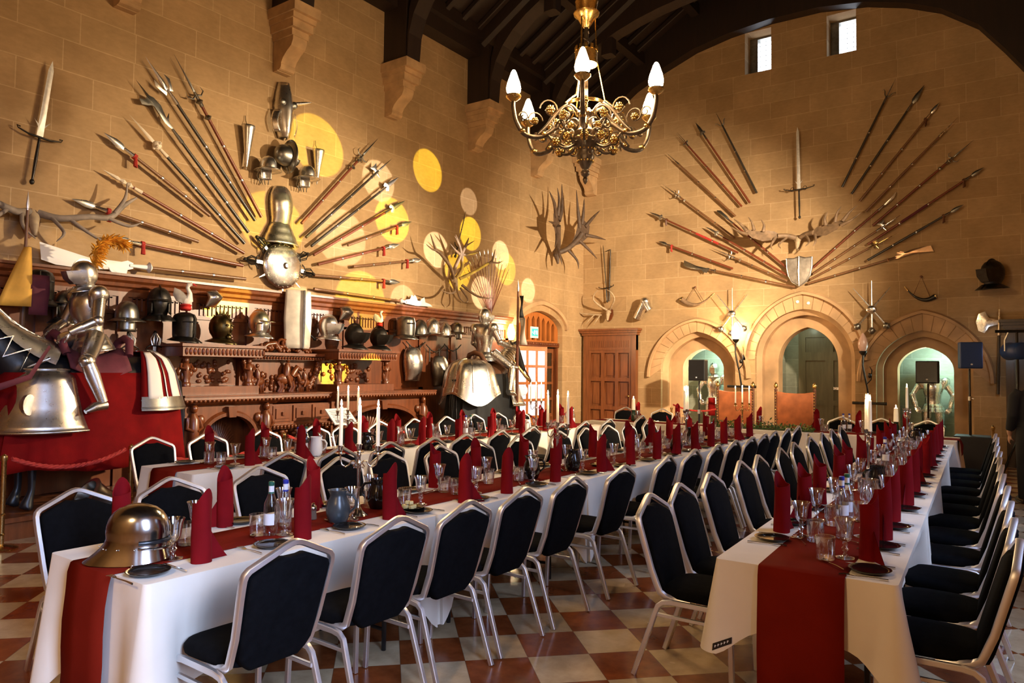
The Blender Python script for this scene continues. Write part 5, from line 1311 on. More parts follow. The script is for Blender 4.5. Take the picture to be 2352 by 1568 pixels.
# drawers of the middle bay
for k in range(3):
    y0 = 6.28+.34*k; mb = sbb(MB()); mb.bb((SX1-.10, y0+.01, .90), (SX1-.06, y0+.32, 1.12)); mb.bb((SX1-.07, y0+.05, .94), (SX1-.045, y0+.28, 1.08)); d = mb.build('drawer', 'oak', sb, 0)
    mb = sbb(MB()); mb.box((SX1-.035, y0+.165, 1.01), (.03, .05, .05)); mb.build('knob', 'oak2', d, 0)
mb = sbb(MB()); beadrow(mb, SX1-.03, 6.22, 7.34, .83, .026, .06)
for i in range(40): mb.ell((SX1-.10+rg.uniform(-.03, .03), rg.uniform(6.3, 7.26), rg.uniform(.62, .80)), (.03, rg.uniform(.02, .05), rg.uniform(.02, .04)), 7, 5)
mb.build('frieze', 'oak2', sb, 60)
# towers
for k, (ya, yb_) in enumerate(tw):
    mb = sbb(MB()); mb.bb((SX0, ya, 1.295), (SX1-.06, yb_, 1.40)); mb.bb((SX0, ya+.03, 1.40), (SX0+.06, yb_-.03, 1.78))
    mb.bb((SX0, ya-.02, 1.78), (SX1-.02, yb_+.02, 1.90)); mb.bb((SX0, ya-.05, 1.90), (SX1+.02, yb_+.05, 1.935))
    y = ya
    while y < yb_: mb.ell((SX1-.015, y+.03, 1.84), (.016, .02, .045), 6, 5); y += .055
    mb.build('tower_shelf', 'oak', sb, 40)
    for yy in (ya+.10, yb_-.10): mb = sbb(MB()); figure(mb, SX1-.16, yy, 1.40, .38, .95); mb.build('carved_figure', 'oak2', sb, 60)
    mb = sbb(MB()); mb.bb((SX0+.055, ya+.1, 1.43), (SX0+.075, yb_-.1, 1.76))
    for i in range(46): mb.ell((SX0+.075, rg.uniform(ya+.12, yb_-.12), rg.uniform(1.45, 1.74)), (.03, rg.uniform(.02, .05), rg.uniform(.02, .05)), 7, 5)
    mb.build('carved_panel', 'oak2', sb, 60)
# carved centre back with mounted figures in relief
mb = sbb(MB()); mb.bb((SX0, 6.05, 1.295), (SX0+.10, 7.42, 1.84)); mb.bb((SX0, 5.98, 1.76), (SX0+.24, 7.49, 1.82)); mb.bb((SX0, 5.93, 1.82), (SX0+.30, 7.54, 1.86)); beadrow(mb, SX0+.25, 6.0, 7.5, 1.785, .02, .05)
mb.build('centre_back', 'oak', sb, 40)
mb = sbb(MB())
def relief_horse(y, z, s, d):
    x = SX0+.15
    mb.ell((x, y, z+.16*s), (.06, .13*s, .075*s), 12, 8); mb.tube([(x, y+d*.1*s, z+.2*s), (x+.02, y+d*.17*s, z+.31*s), (x+.02, y+d*.24*s, z+.27*s)], [.045*s, .035*s, .02*s], 7)
    for q in (-.1, -.06, .07, .11): mb.tube([(x, y+q*s, z+.13*s), (x+.02, y+q*s+d*.02*s, z+.06*s), (x, y+q*s, z)], [.028*s, .018*s, .02*s], 6)
    mb.tube([(x+.02, y, z+.2*s), (x+.02, y+d*.01, z+.3*s), (x+.02, y+d*.02, z+.36*s)], [.045*s, .05*s, .025*s], 7); mb.ell((x+.03, y+d*.02, z+.40*s), (.03*s, .03*s, .035*s), 7, 6); mb.tube([(x+.05, y, z+.2*s), (x+.06, y+d*.05*s, z+.08*s)], [.03*s, .018*s], 6)
relief_horse(6.30, 1.30, .92, -1); relief_horse(6.78, 1.30, 1.15, 1); relief_horse(7.12, 1.30, .8, -1)
for i in range(120): mb.ell((SX0+.11, rg.uniform(6.1, 7.38), rg.uniform(1.32, 1.55)), (.03, rg.uniform(.015, .035), rg.uniform(.02, .055)), 6, 4)
for q in (-1, 1):
    for i in range(40):
        a = i/40*PI*.5; mb.ell((SX0+.16, 6.74+q*(.45+.20*math.sin(a))+rg.uniform(-.03, .03), 1.35+.40*math.cos(a)*0+.42*a/1.57), (.04, .035, .035), 6, 5)
mb.build('carved_relief', 'oak2', sb, 60)
mb = sbb(MB())
for q in (-1, 1):
    mb.tube([(SX0+.15, 6.74+q*.05, 1.88), (SX0+.15, 6.74+q*.15, 2.0), (SX0+.15, 6.74+q*.28, 1.98), (SX0+.15, 6.74+q*.36, 1.92), (SX0+.15, 6.74+q*.45, 1.94), (SX0+.15, 6.74+q*.50, 1.88)], [.03, .04, .035, .03, .03, .02], 7)
    mb.tube([(SX0+.15, 6.74+q*.04+.06*math.cos(a), 2.0+.06*math.sin(a)) for a in [i*.5 for i in range(13)]], .02, 6); mb.tube([(SX0+.15, 6.74+q*.22+.05*math.cos(a), 1.95+.05*math.sin(a)) for a in [i*.5 for i in range(13)]], .018, 6)
for i in range(30): mb.ell((SX0+.15, 6.74+rg.uniform(-.45, .45), 1.88+rg.uniform(0, .09)), (.03, .03, .03), 6, 5)
mb.build('crest_carving', 'oak2', sb, 60)

# ---- weapons fan on the left wall
LW = [((390, 125), (592, 500), 'winged', 'winged spear with two knobs, topmost pole of the left-hand fan', 'shaft_red', 'steel_dark', None),
      ((325, 133), (577, 508), 'hookfork', 'long black-shafted fork with broad side blades, left-hand fan', 'shaft_black', 'steel', None),
      ((302, 185), (561, 535), 'bill', 'hooked bill with a black shaft, left-hand fan', 'shaft_black', 'steel_dark', None),
      ((288, 265), (553, 560), 'ball', 'spear with a pale ball below its blade, left-hand fan', 'shaft_black', 'cream', None),
      ((230, 307), (473, 497), 'leaf', 'leaf-bladed spear with red tassel, directly below the ball-headed one', 'shaft_brown', 'steel', 'ropered'),
      ((229, 393), (551, 582), 'ornate', 'brown pole with a knobbed pale ornamental tip, left-hand fan', 'shaft_red', 'cream', None),
      ((155, 458), (447, 556), 'leaf', 'leaf-bladed spear with red tassel crossing the antlers', 'shaft_brown', 'steel', 'ropered'),
      ((238, 545), (549, 611), 'leaf', 'leaf-bladed spear with red tassel above the big white glaive', 'shaft_red', 'steel_bright', 'ropered'),
      ((76, 588), (549, 642), 'glaive', 'huge white-bladed glaive lying almost level above the panelling', 'shaft_brown', 'white', None),
      ((862, 318), (684, 514), 'winged', 'winged spear with two knobs, steepest on the right half of the fan', 'shaft_red', 'steel_dark', None),
      ((893, 365), (694, 546), 'halberd', 'black-shafted halberd with crescent blade, right half of the fan', 'shaft_black', 'steel_dark', None),
      ((908, 408), (706, 566), 'partisan', 'grey-shafted partisan under the crescent halberd', 'shaft_black', 'steel', None),
      ((923, 462), (712, 586), 'partisan', 'red-shafted partisan in the yellow spot of light', 'shaft_red', 'steel_dark', None),
      ((938, 510), (790, 564), 'leaf', 'short spear with red tassel under the red partisan', 'shaft_brown', 'steel_dark', 'ropered'),
      ((910, 562), (721, 608), 'leaf', 'red-shafted spear with dark tassel, right half of the fan', 'shaft_red', 'steel', 'ropered'),
      ((963, 597), (803, 613), 'leaf', 'short nearly level spear with bright blade and red tassel', 'shaft_brown', 'steel_bright', 'ropered'),
      ((912, 649), (713, 633), 'leaf', 'spear sloping down away from the round shield, red tassel', 'shaft_brown', 'steel_dark', 'ropered'),
      ((985, 702), (712, 664), 'cleaver', 'glaive with a pale notched blade resting just above the cornice', 'shaft_brown', 'white', None)]
for i, (a, b, st, lab, sh, hm, ts) in enumerate(LW):
    polearm(FL, a, b, st, lab, sh, hm, ts, off=.085+.004*(i % 3)+(.06 if st == 'glaive' else 0), k=(1.15 if st == 'glaive' else 1.0), r=.024)
sword(FL, (115, 143), (66, 425), 'two-handed sword hanging point up on the wall above the antlers', bw=.035, guard=.22, hilt=.55, L=None)
skull_mount('broad deer antlers on a pale skull above the big white glaive', wall_m(FL, 62, 512, .06), [
    ([(.05, .1, .1), (.22, .06, .22), (.5, .12, .3), (.74, .16, .26), (.92, .34, .22), (1.08, .47, .2)], [.045, .04, .035, .035, .028, .01]),
    ([(.80, .22, .25), (.92, .42, .24), (.95, .62, .22)], [.03, .022, .005]), ([(.70, .15, .27), (.92, .08, .34), (1.06, .14, .36)], [.026, .02, .005]),
    ([(.3, .07, .25), (.45, -.06, .34), (.62, -.16, .4), (.68, -.12, .42)], [.025, .02, .012, .004]), ([(.15, .05, .2), (.2, -.12, .38), (.1, -.24, .44)], [.024, .018, .004])], 'antler_grey', True, 1.0)
skull_mount('deer antlers with pale lower branches between the fan and the doorway', wall_m(FL, 1029, 652, .06), [
    ([(.05, .1, .1), (.1, .3, .2), (.02, .55, .26), (.10, .72, .28), (.2, .9, .28)], [.04, .036, .036, .03, .006]), ([(.06, .55, .26), (.3, .6, .34), (.45, .68, .36)], [.03, .02, .004]), ([(.1, .72, .28), (.3, .85, .34)], [.022, .004]),
    ([(.1, .1, .15), (.35, .25, .3), (.7, .45, .36), (.85, .52, .36), (.98, .78, .34)], [.036, .032, .03, .026, .005]), ([(.8, .5, .36), (1.0, .5, .4), (1.15, .56, .4)], [.024, .016, .004]),
    ([(.1, -.02, .2), (.3, -.2, .36), (.55, -.25, .42), (.8, -.22, .44)], [.028, .022, .016, .004]), ([(.06, -.08, .2), (.12, -.3, .34), (.02, -.38, .38)], [.024, .016, .004])], 'antler', False, 1.0)
skull_mount('giant dark elk antlers hanging near the room corner', wall_m(FL, 1262, 592, .10, 0), [
    ([(.05, .12, .1), (.22, .22, .28), (.45, .45, .42), (.60, .66, .50)], [.07, .065, .07, .08]), ([(.52, .80, .48), (.40, 1.15, .50), (.36, 1.75, .46)], [.06, .045, .006]), ([(.60, .90, .50), (.60, 1.25, .54), (.66, 1.58, .52)], [.055, .035, .006]), ([(.72, .85, .52), (.95, 1.12, .62), (1.25, 1.36, .66)], [.05, .04, .006]),
    ([(.75, .65, .50), (1.05, .62, .68), (1.42, .60, .76)], [.05, .04, .006]), ([(.55, .48, .45), (.85, .22, .62), (1.05, .05, .70)], [.045, .03, .005]), ([(.25, .22, .28), (.42, -.05, .46), (.40, -.28, .52)], [.04, .028, .005])], 'antler_dark', False, .92,
    [(.30, .28, .32), (.60, .40, .46), (.86, .62, .54), (.90, .90, .56), (.66, 1.02, .52), (.44, .92, .48), (.40, .62, .42)])
m_, L_ = pole_matrix(FL, lu(1064, 482), lu(1038, 592), .08)
sword(FL, (1064, 482), (1038, 592), 'slender sword hanging point up above the middle antlers', bw=.018, guard=.1, hilt=.22, L=L_, mat=m_, bm='steel')
# armour pieces in the middle of the fan
t = thing('horse_face_armour', 'steel horse-head armour at the top of the left-hand fan', 'armour', mat=wall_m(FL, 646, 258, .03))
mb = MB(); P6 = [(.42, .09, .10), (.25, .13, .14), (.05, .16, .17), (-.15, .135, .16), (-.32, .10, .14), (-.42, .06, .10)]
mb.grid(lambda u, v: (lambda i, f, a: ((P6[i][1]+(P6[i+1][1]-P6[i][1])*f)*math.sin(a), P6[i][0]+(P6[i+1][0]-P6[i][0])*f, (P6[i][2]+(P6[i+1][2]-P6[i][2])*f)*math.cos(a)+.02*math.cos(a)**9))(min(int(v*5), 4), v*5-min(int(v*5), 4), (u-.5)*PI), 16, 15); mb.build('face_plate', 'steel', t, 60, solid=.008)
for s in (-1, 1):
    mb = MB(); mb.grid(lambda u, v: (s*(.12+.07*u+.05*math.sin(v*PI)), -.02-.34*v, .13-.08*u), 4, 8); mb.build('cheek_plate', 'steel_bright' if s < 0 else 'steel', t, 60, solid=.006)
    mb = MB(); mb.lathe([(.06, 0), (.05, .03), (.02, .05)], 12, c=(s*.10, .10, .13)); mb.build('eye_boss', 'steel_dark', t)
mb = MB(); mb.tube([(.12, .13, .14), (.25, .17, .2), (.36, .21, .22)], [.03, .024, .004], 8); mb.build('spike', 'steel_bright', t)
for x, y0, y1, lab in ((561, 292, 390, 'conical steel lance guard beside the upper poles of the fan'), (722, 347, 424, 'conical steel lance guard in the edge of the yellow light spot')):
    uv0, uv1 = lu(x, y0), lu(x-6, y1); L = (uv0-uv1).length
    t = thing('lance_guard', lab, 'lance guard', mat=FL @ Matrix.Translation((uv0.x, uv0.y, .10)) @ Matrix.Rotation(PI/2+.05, 4, 'X'))
    mb = MB(); mb.lathe([(.09, 0), (.095, .02), (.085, .06), (.055, L*.45), (.02, L*.9), (.004, L)], 20); mb.build('cone', 'steel', t, 60)
    mb = MB(); mb.lathe([(.092, -.004), (.07, -.006), (.002, -.004)], 20); mb.build('hollow', 'black', t)  # black cap stands in for the shade inside the cone
    mb = MB(); mb.tube([(0, -.03, -.01), (.0, -.08, -.09), (.0, -.09, -.16)], .004, 5); mb.build('hook', 'iron', t)
helm('kettle', 'dark kettle hat hanging under the horse-head armour', wall_m(FL, 645, 364, .19) @ Matrix.Rotation(-PI/2, 4, 'Z') @ Matrix.Rotation(PI/2, 4, 'X') @ Matrix.Translation((0, 0, -.05)), mt='steel_dark', s=1.15)
for x, y, lab in ((596, 400, 'barred helmet hung nearer the upper poles of the fan'), (685, 418, 'barred helmet hung beside the second lance guard')):
    h = helm('kettle', lab, wall_m(FL, x, y, .20) @ Matrix.Translation((0, -.02, 0)) @ Matrix.Rotation(-PI/2, 4, 'X') @ Matrix.Rotation(PI/2, 4, 'Z'), mt='steel', s=1.0)
    mb = MB()
    for i in range(5): a = -.8+.4*i; mb.tube([(.13*math.cos(a), .12*math.sin(a), .06), (.17*math.cos(a), .14*math.sin(a), -.04), (.12*math.cos(a), .09*math.sin(a), -.14)], .006, 5)
    mb.tube([(.155*math.cos(a), .125*math.sin(a), -.06) for a in [-.9+.2*i for i in range(10)]], .006, 5); mb.build('face_bars', 'steel_dark', h, 50)
cuirass('steel breastplate with long skirt above the round shield', wall_m(FL, 640, 470, .03), 'steel', 1.08)
t = thing('round_shield', 'round polished steel shield at the centre of the left-hand fan', 'shield', mat=wall_m(FL, 640, 612, .10))
mb = MB(); mb.lathe([(.002, .11), (.03, .105), (.05, .07), (.16, .055), (.28, .03), (.335, .0), (.34, -.012), (.33, -.012), (.2, .03), (.002, .06)], 40); mb.build('disc', 'steel_bright', t, 50)
mb = MB()
for i in range(24): a = 2*PI*i/24; mb.ell((.315*math.cos(a), .315*math.sin(a), .02), (.008, .008, .008), 6, 4)
mb.build('rivet', 'steel', t)
for ang, L, lab, st in ((95, .62, 'upward sword hilt above the round shield', 1), (140, .60, 'basket-hilted sword pointing up and away above the round shield', 1), (178, .66, 'big basket hilt level with the round shield, nearer the glaive', 1), (28, .55, 'small sword hilt at the upper rim of the round shield', 1), (-5, .62, 'dark basket hilt level with the round shield, nearer the sideboard door end', 1)):
    a = math.radians(ang)
    m = wall_m(FL, 640, 612, .075+.004*(ang % 5), a+PI) @ Matrix.Translation((-L, 0, 0))
    t = sword(FL, None, None, lab, mat=m, L=L+.45, hilt=.20, guard=.09, bw=.022, bm='steel', lugs=False, grip='iron')
    mb = MB()
    for i in range(5): b_ = -1.2+.6*i; mb.tube([(.04, .02*math.sin(b_), .02*math.cos(b_)), (.11, .07*math.sin(b_), .06*max(.1, math.cos(b_))), (.20, .05*math.sin(b_), .03)], .008, 6)
    mb.build('basket', 'iron', t, 50)
# tall white shield hanging over the cornice
t = thing('tall_shield', 'tall white ridged shield leaning at the centre of the panelling', 'shield', mat=wall_m(FL, 660, 735, .24))
mb = MB(); mb.grid(lambda u, v: ((u-.5)*(.50-.10*abs(v-.5)), (.5-v)*.86, .10*(1-(2*u-1)**2)+.03*(abs(u-.5) < .06)), 16, 12); mb.build('board', 'whitepaint' if 'whitepaint' in M else 'cream', t, 60, solid=.02)
mb = MB(); mb.tube([(0, .43, .15), (0, 0, .15), (0, -.43, .14)], [.012, .018, .012], 6); mb.build('ridge', 'steel_dark', t)
# helmets hung on the panelling / standing on the towers
HX = WLX+.30
def hung(kind, x, y, lab, rz=0.0, mt='steel', s=1.0, X=HX, rx=0.0):
    p = onX(x, y, X); return helm(kind, lab, loc=p-V((0, 0, .16*s)), rz=rz, mt=mt, s=s, rx=rx)
hung('kettle', 292, 712, 'kettle hat with a face plate just behind the first rider', -.5, 'steel_dark', 1.15)
hung('burgonet', 366, 695, 'large dark helmet with cheek pieces between the rider and the swan', -.4, 'iron', 1.25)
hung('burgonet', 596, 742, 'silver peaked helmet between the bronze face and the tall white shield', .3, 'steel', 1.12)
hung('close', 755, 750, 'silver visored helmet just past the tall white shield', .5, 'steel', 1.12)
hung('great', 932, 748, 'dark bell-shaped helmet, first on the panelling past the right tower', .3, 'steel_dark', 1.25)
hung('morion', 964, 756, 'dark brimmed helmet beside the bell-shaped one', .3, 'steel_dark', 1.1)
hung('cabasset', 992, 752, 'tall pointed helmet between two brimmed ones', .3, 'steel', 1.15)
hung('morion', 1021, 760, 'silver brimmed helmet partly behind the second rider', .3, 'steel', 1.0)
hung('kettle', 1048, 752, 'small dark helmet closest to the second rider', .3, 'steel_dark', 1.0)
hung('great', 92, 655, 'dark helmet on the panelling behind the pennon', -.4, 'iron', 1.25, X=HX+.02)
hung('burgonet', 152, 702, 'dark helmet between the pennon and the first rider', -.4, 'steel_dark', 1.15, X=HX-.05)
TZ = 1.936
def onshelf(kind, x, lab, rz, mt, s, X=-8.68): p = onX(x, 790, X); return helm(kind, lab, loc=(X, p.y, TZ+.042*s), rz=rz, mt=mt, s=s)
swh = onshelf('great', 424, 'black tournament helmet carrying a white swan crest', .25, 'iron', 1.18)
onshelf('face', 508, 'dark bronze helmet shaped like a face on the near tower', .35, 'bronze_face' if 'bronze_face' in M else 'bronze', 1.15)
onshelf('close', 815, 'black visored helmet on the far tower', .3, 'iron', 1.15)
fh = onshelf('close', 871, 'black helmet carrying a small red and white crest', .3, 'iron', 1.1)
M['swan'] = plain('swan white', (.78, .74, .66), .6); M['redpaint'] = plain('red paint', (.5, .02, .015), .5)
for hh, s, lab, z in ((swh, 1.0, 'white swan crest with red base standing on the black helmet', .30*1.18), (fh, .72, 'small white crested bird with red base on the far black helmet', .315*1.1)):
    p = hh.matrix_world.translation
    t = thing('swan_crest', lab, 'crest', p+V((0, 0, z+.018)), .9)
    def B(): m = MB(); m.M = Matrix.Scale(s, 4); return m
    mb = B(); mb.lathe([(.055, 0), (.075, .02), (.062, .05), (.075, .07), (.05, .085)], 14); mb.build('base', 'redpaint', t, 50)
    mb = B(); mb.tube([(-.04, 0, .12), (0, 0, .12), (.04, 0, .14), (.045, 0, .22), (.015, 0, .29), (.03, 0, .335), (.07, 0, .34)], [.05, .065, .05, .028, .024, .03, .022], 10); mb.build('body', 'swan', t, 60)
    for q in (-1, 1): mb = B(); mb.blade([(-.02, .0), (-.10, .02), (-.14, .10), (-.12, .19), (-.05, .16), (.02, .08)], .012); mb.v = [V((p_.x, q*(.05*s+abs(p_.z)+.3*p_.y), p_.y+.09*s)) for p_ in mb.v]; mb.build('wing', 'swan', t, 50, fixn=True)
    mb = B(); mb.tube([(.08, 0, .34), (.125, 0, .315)], [.016, .004], 7); mb.build('beak', 'redpaint', t)
for x, y, lab in ((492, 690, 'pointed steel visor hung above the bronze face'), (797, 722, 'pointed steel visor hung above the silver visored helmet')):
    p = onX(x, y, WLX+.22)
    t = MB(); t.grid(lambda u, v: (.22*math.cos((u-.5)*2.4)*(.3+.7*(1-abs(v-.4)*1.5))-.1, .12*math.sin((u-.5)*2.4), .11-.22*v+.02*math.cos((u-.5)*3)), 14, 8)
    solo(t, 'visor', 'steel', lab, 'visor', p, .5 if x < 600 else .1, smooth=60, solid=.005, group='loose visors')
cuirass('steel breastplate on the panelling just past the far tower', wall_m(FL, 934, 832, .12), 'steel', 1.1, False)
cuirass('copper-tinted breastplate farther along past the far tower', wall_m(FL, 996, 848, .12), 'steel_dark', 1.05, False)
for x0, y0, x1, y1, lab in ((352, 800, 357, 690, 'sword hilt up behind the first horse, nearer the swan'), (300, 800, 296, 700, 'sword hilt up behind the first rider')):
    m, L = pole_matrix(FL, onX(x0, y0+60, WLX+.2).yz, onX(x1, y0-40, WLX+.2).yz, .2)
    t = sword(FL, None, None, lab, mat=m, L=1.0, hilt=.18, guard=.1, bw=.02, bm='steel', lugs=False)
    mb = MB()
    for i in range(5): b_ = -1.2+.6*i; mb.tube([(.03, .02*math.sin(b_), .02*math.cos(b_)), (.10, .07*math.sin(b_), .06*max(.1, math.cos(b_))), (.18, .05*math.sin(b_), .03)], .007, 6)
    mb.build('basket', 'steel', t, 50)
for x0, x1, lab in ((715, 735, 'short sword slung beside the tall white shield'),):
    m, L = pole_matrix(FL, onX(683, 745, WLX+.2).yz, onX(726, 781, WLX+.2).yz, .2); sword(FL, None, None, lab, mat=m, L=L, hilt=.2, guard=.07, bw=.025, lugs=False)
# coiled straps and small gear hanging under the far helmets
for k, (x, y) in enumerate(((955, 792), (1000, 800), (1040, 798))):
    p = onX(x, y, WLX+.12); mb = MB()
    mb.tube([(0, -.25, .06), (.01, -.12, -.04), (.01, 0, -.07), (.01, .12, -.03), (0, .25, .06)], .012, 6); mb.tube([(0, -.16, -.01), (.02, -.18, -.25)], .014, 6); mb.tube([(0, .1, 0), (.02, .12, -.3)], .012, 6)
    solo(mb, 'horse_bit', 'iron', 'black iron horse bit hung under the far helmets, %s from the sideboard' % ordn(k), 'horse bit', p, group='iron horse bits')
# sheaf of thin javelins behind the second knight
for i in range(13):
    a = math.radians(58+6.2*i); uv = lu(1118, 722); m = FL @ Matrix.Translation((uv.x, uv.y, .10+.008*(i % 2))) @ Matrix.Rotation(a, 4, 'Z')
    t = thing('javelin', 'thin javelin in the spreading sheaf over the second knight, %s from its right end' % ordn(i), 'javelin', mat=m, group='sheaf of javelins')
    L = 1.25-.02*abs(i-6); mb = MB(); mb.tube([(0, 0, 0), (L, 0, 0)], [.009, .006], 6); mb.build('shaft', 'shaft_red', t)
    mb = MB(); mb.tube([(L-.01, 0, 0), (L+.03, 0, 0), (L+.10, 0, 0)], [.006, .011, .001], 6); mb.build('tip', 'steel', t)
# armoured horses and riders
p = onX(210, 800, -8.12)
H1 = horse('armoured horse in red trapper with broad steel chest plate, near the first barrier post', Matrix.Translation((-8.24, p.y+.02, PZ)) @ Matrix.Rotation(-PI/2, 4, 'Z'), 'horse_black' if 'horse_black' in M else 'blackmatt', 'red')
K1 = knight('armoured knight with an orange plume riding the red-draped horse', Matrix.Translation((-8.24, p.y+.05, PZ+1.66)) @ Matrix.Rotation(-PI/2+.08, 4, 'Z'), 'ride', 'steel', 'feather', arm_l=[(0, .23, .40), (.10, .32, .16), (.34, .22, .06), (.40, .18, .03)], arm_r=[(0, -.23, .40), (.10, -.32, .16), (.34, -.22, .06), (.40, -.18, .03)], tilt=.14, hrz=.0)
p = onX(1088, 850, -7.95)
H2 = horse('armoured horse seen from behind with gleaming steel rump plates', Matrix.Translation((-8.12, p.y+.58, PZ)) @ Matrix.Rotation(PI/2+.10, 4, 'Z'), 'blackmatt', 'steel')
K2 = knight('armoured knight seen from behind holding an upright lance', Matrix.Translation((-8.14, p.y+.54, PZ+1.66)) @ Matrix.Rotation(PI/2-.05, 4, 'Z'), 'ride', 'steel', None, arm_r=[(0, -.23, .40), (.06, -.33, .18), (.34, -.36, .10), (.42, -.37, .10)], tilt=.0)
# lance with black and white pennon held by the second knight
q = K2.matrix_world @ V((.44, -.44, .18))
t = thing('lance', 'upright lance with black and white pennon in the second knight\'s hand', 'lance', (q.x, q.y, PZ), 0)
mb = MB(); mb.tube([(0, 0, 0), (0, 0, 1.4), (0, 0, 2.9)], [.032, .028, .018], 10); mb.build('shaft', 'shaft_red', t)
mb = MB(); mb.tube([(0, 0, 2.88), (0, 0, 2.95), (0, 0, 3.12)], [.016, .022, .001], 8); mb.build('tip', 'steel', t)
mb = MB(); mb.grid(lambda u, v: (.02+.12*u*(1-v*.3)+.01*math.sin(v*7), .02+.05*math.sin(u*4+v*3), 2.82-.42*v), 5, 8); mb.build('black_pennon', 'blackmatt', t, 60, solid=.004)
mb = MB(); mb.grid(lambda u, v: (.02+.16*u+.01*math.sin(v*7), .02+.05*math.sin(u*4+v*3), 2.40-.50*v), 5, 8); mb.build('white_pennon', 'whitecloth', t, 60, solid=.004)
# tall lance with yellow and dark red pennon behind the first horse
a = onX(57, 455, WLX+.55)
t = thing('lance', 'lance with yellow and dark red pennon rising behind the first horse', 'lance', (a.x, a.y+.03, PZ), 0)
H = a.z-PZ; d = .16
mb = MB(); mb.tube([(-.40, d, 0), (-.20, d*.4, H*.6), (0, 0, H-.1)], [.032, .026, .014], 10); mb.build('shaft', 'shaft_brown', t)
mb = MB(); mb.tube([(0, 0, H-.12), (0, 0, H-.06), (0, 0, H+.08)], [.012, .018, .001], 8); mb.build('tip', 'steel', t)
mb = MB(); mb.grid(lambda u, v: (.05+.05*math.sin(u*3+v*2), .03-.28*u*(.25+.75*v), H-.52-.62*v), 6, 8); mb.build('yellow_pennon', 'yellow', t, 60, solid=.004)
mb = MB(); mb.grid(lambda u, v: (.08+.02*math.sin(v*5), .02+.18*u, H-.80-.42*v), 4, 6); mb.build('dark_red_pennon', 'winecloth', t, 60, solid=.004)
# iron mortar on the platform behind the first chair
p = onX(276, 1150, -7.42); t = thing('mortar', 'dark iron mortar barrel on the floor beyond the barrier rope, below the first horse\'s rump', 'mortar', (-7.42, p.y, 0))
mb = MB(); mb.M = Matrix.Translation((0, 0, .16)) @ Matrix.Rotation(.9, 4, 'X'); mb.lathe([(.002, -.05), (.10, -.03), (.13, .05), (.125, .2), (.15, .22), (.14, .26), (.15, .38), (.17, .42), (.13, .43), (.11, .38), (.10, .2), (.002, .18)], 22); mb.build('barrel', 'steel_dark', t, 50)
mb = MB(); mb.box((0, .05, .04), (.34, .46, .08)); mb.build('bed', 'oakdoor', t, 0, bevel=.01)
# tilted information board on a post before the sideboard
p = onX(787, 956, -7.95); t = thing('reading_board', 'white tilted information board on a post before the sideboard', 'sign', (-7.98, p.y, PZ))
hz = p.z-PZ
mb = MB(); mb.tube([(0, 0, .0), (0, 0, hz)], .022, 10); mb.lathe([(.14, 0), (.14, .015), (.03, .03)], 16); mb.build('post', 'black', t)
mb = MB(); mb.M = Matrix.Translation((0, 0, hz)) @ Matrix.Rotation(.75, 4, 'Y'); mb.box((0, 0, 0), (.30, .42, .018)); bd = mb.build('board', 'white', t, 0)
mb = MB(); mb.M = Matrix.Translation((0, 0, hz)) @ Matrix.Rotation(.75, 4, 'Y')
for i in range(6): mb.box((-.10+.03*i, -.03 if i % 2 else 0, .0095), (.010, .34 if i % 2 == 0 else .26, .001))
mb.box((.10, .0, .0095), (.06, .34, .001)); mb.build('print', 'printgrey' if 'printgrey' in M else 'label', bd, 0)
# corner doorway: carved tympanum and a glazed door standing open
fr = FL @ Matrix.Translation((0, 0, -.22))
d1 = struct(plate_obj([p for p in arch(DCX, DHW-.01, 2.58, 3.0, 2.24, 12)], [[(DCX-DHW+.10+.212*i, 2.34), (DCX-DHW+.24+.212*i, 2.34), (DCX-DHW+.24+.212*i, 2.34+.32+.16*math.sin(PI*(i+.5)/8)), (DCX-DHW+.17+.212*i, 2.34+.40+.17*math.sin(PI*(i+.5)/8)), (DCX-DHW+.10+.212*i, 2.34+.32+.16*math.sin(PI*(i+.5)/8))] for i in range(8)], 0, .09, 'door_1', 'orangeoak', fr))
mb = MB(); mb.M = fr; mb.bb((DCX-DHW, 2.20, 0), (DCX+DHW, 2.30, .13)); mb.bb((DCX-DHW, 0, 0), (DCX-DHW+.06, 2.3, .1)); mb.bb((DCX+DHW-.06, 0, 0), (DCX+DHW, 2.3, .1))
for i in range(24): mb.ell((DCX-DHW+.04+.077*i, 2.26, .13), (.03, .03, .025), 6, 5)
mb.build('frame', 'oak2', d1, 40)
mb = MB(); mb.M = fr; mb.prism(arch(DCX, DHW-.02, 2.58, 2.98, 2.24, 10), -.04, -.02); mb.build('dark_pane', 'black', d1, 0)
def leaf(x0, w, h, cols, rows, frame_, mt, pane, label=None):
    ol = [(0, 0), (w, 0), (w, h), (0, h)]; hs = []; st = .06; pw = (w-st*(cols+1))/cols; ph = (h-.12-st*(rows-1)-.6)/rows
    rc = [(st+i*(pw+st), .62+j*(ph+st)) for i in range(cols) for j in range(rows)]
    rc += [(st+i*(pw+st), .10) for i in range(cols)]
    for k, (x, y) in enumerate(rc): hh = ph if k < cols*rows else .44; hs.append([(x, y), (x+pw, y), (x+pw, y+hh), (x, y+hh)])
    o = struct(plate_obj(ol, hs, 0, .05, 'door_leaf', mt, frame_, None, False))
    for k, (x, y) in enumerate(rc):
        gl = k < cols*rows; hh = ph if gl else .44
        m = MB(); m.bb((x-.01, y-.01, .018), (x+pw+.01, y+hh+.01, .030)); 
        if not gl: m.bb((x+.04, y+.04, .03), (x+pw-.04, y+hh-.04, .045))
        m.build('pane' if gl else 'panel', pane if gl else mt, o, 0)
    return o
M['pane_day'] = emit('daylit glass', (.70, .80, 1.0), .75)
M['pane_dark'] = plain('dim glass', (.03, .02, .012), .1)
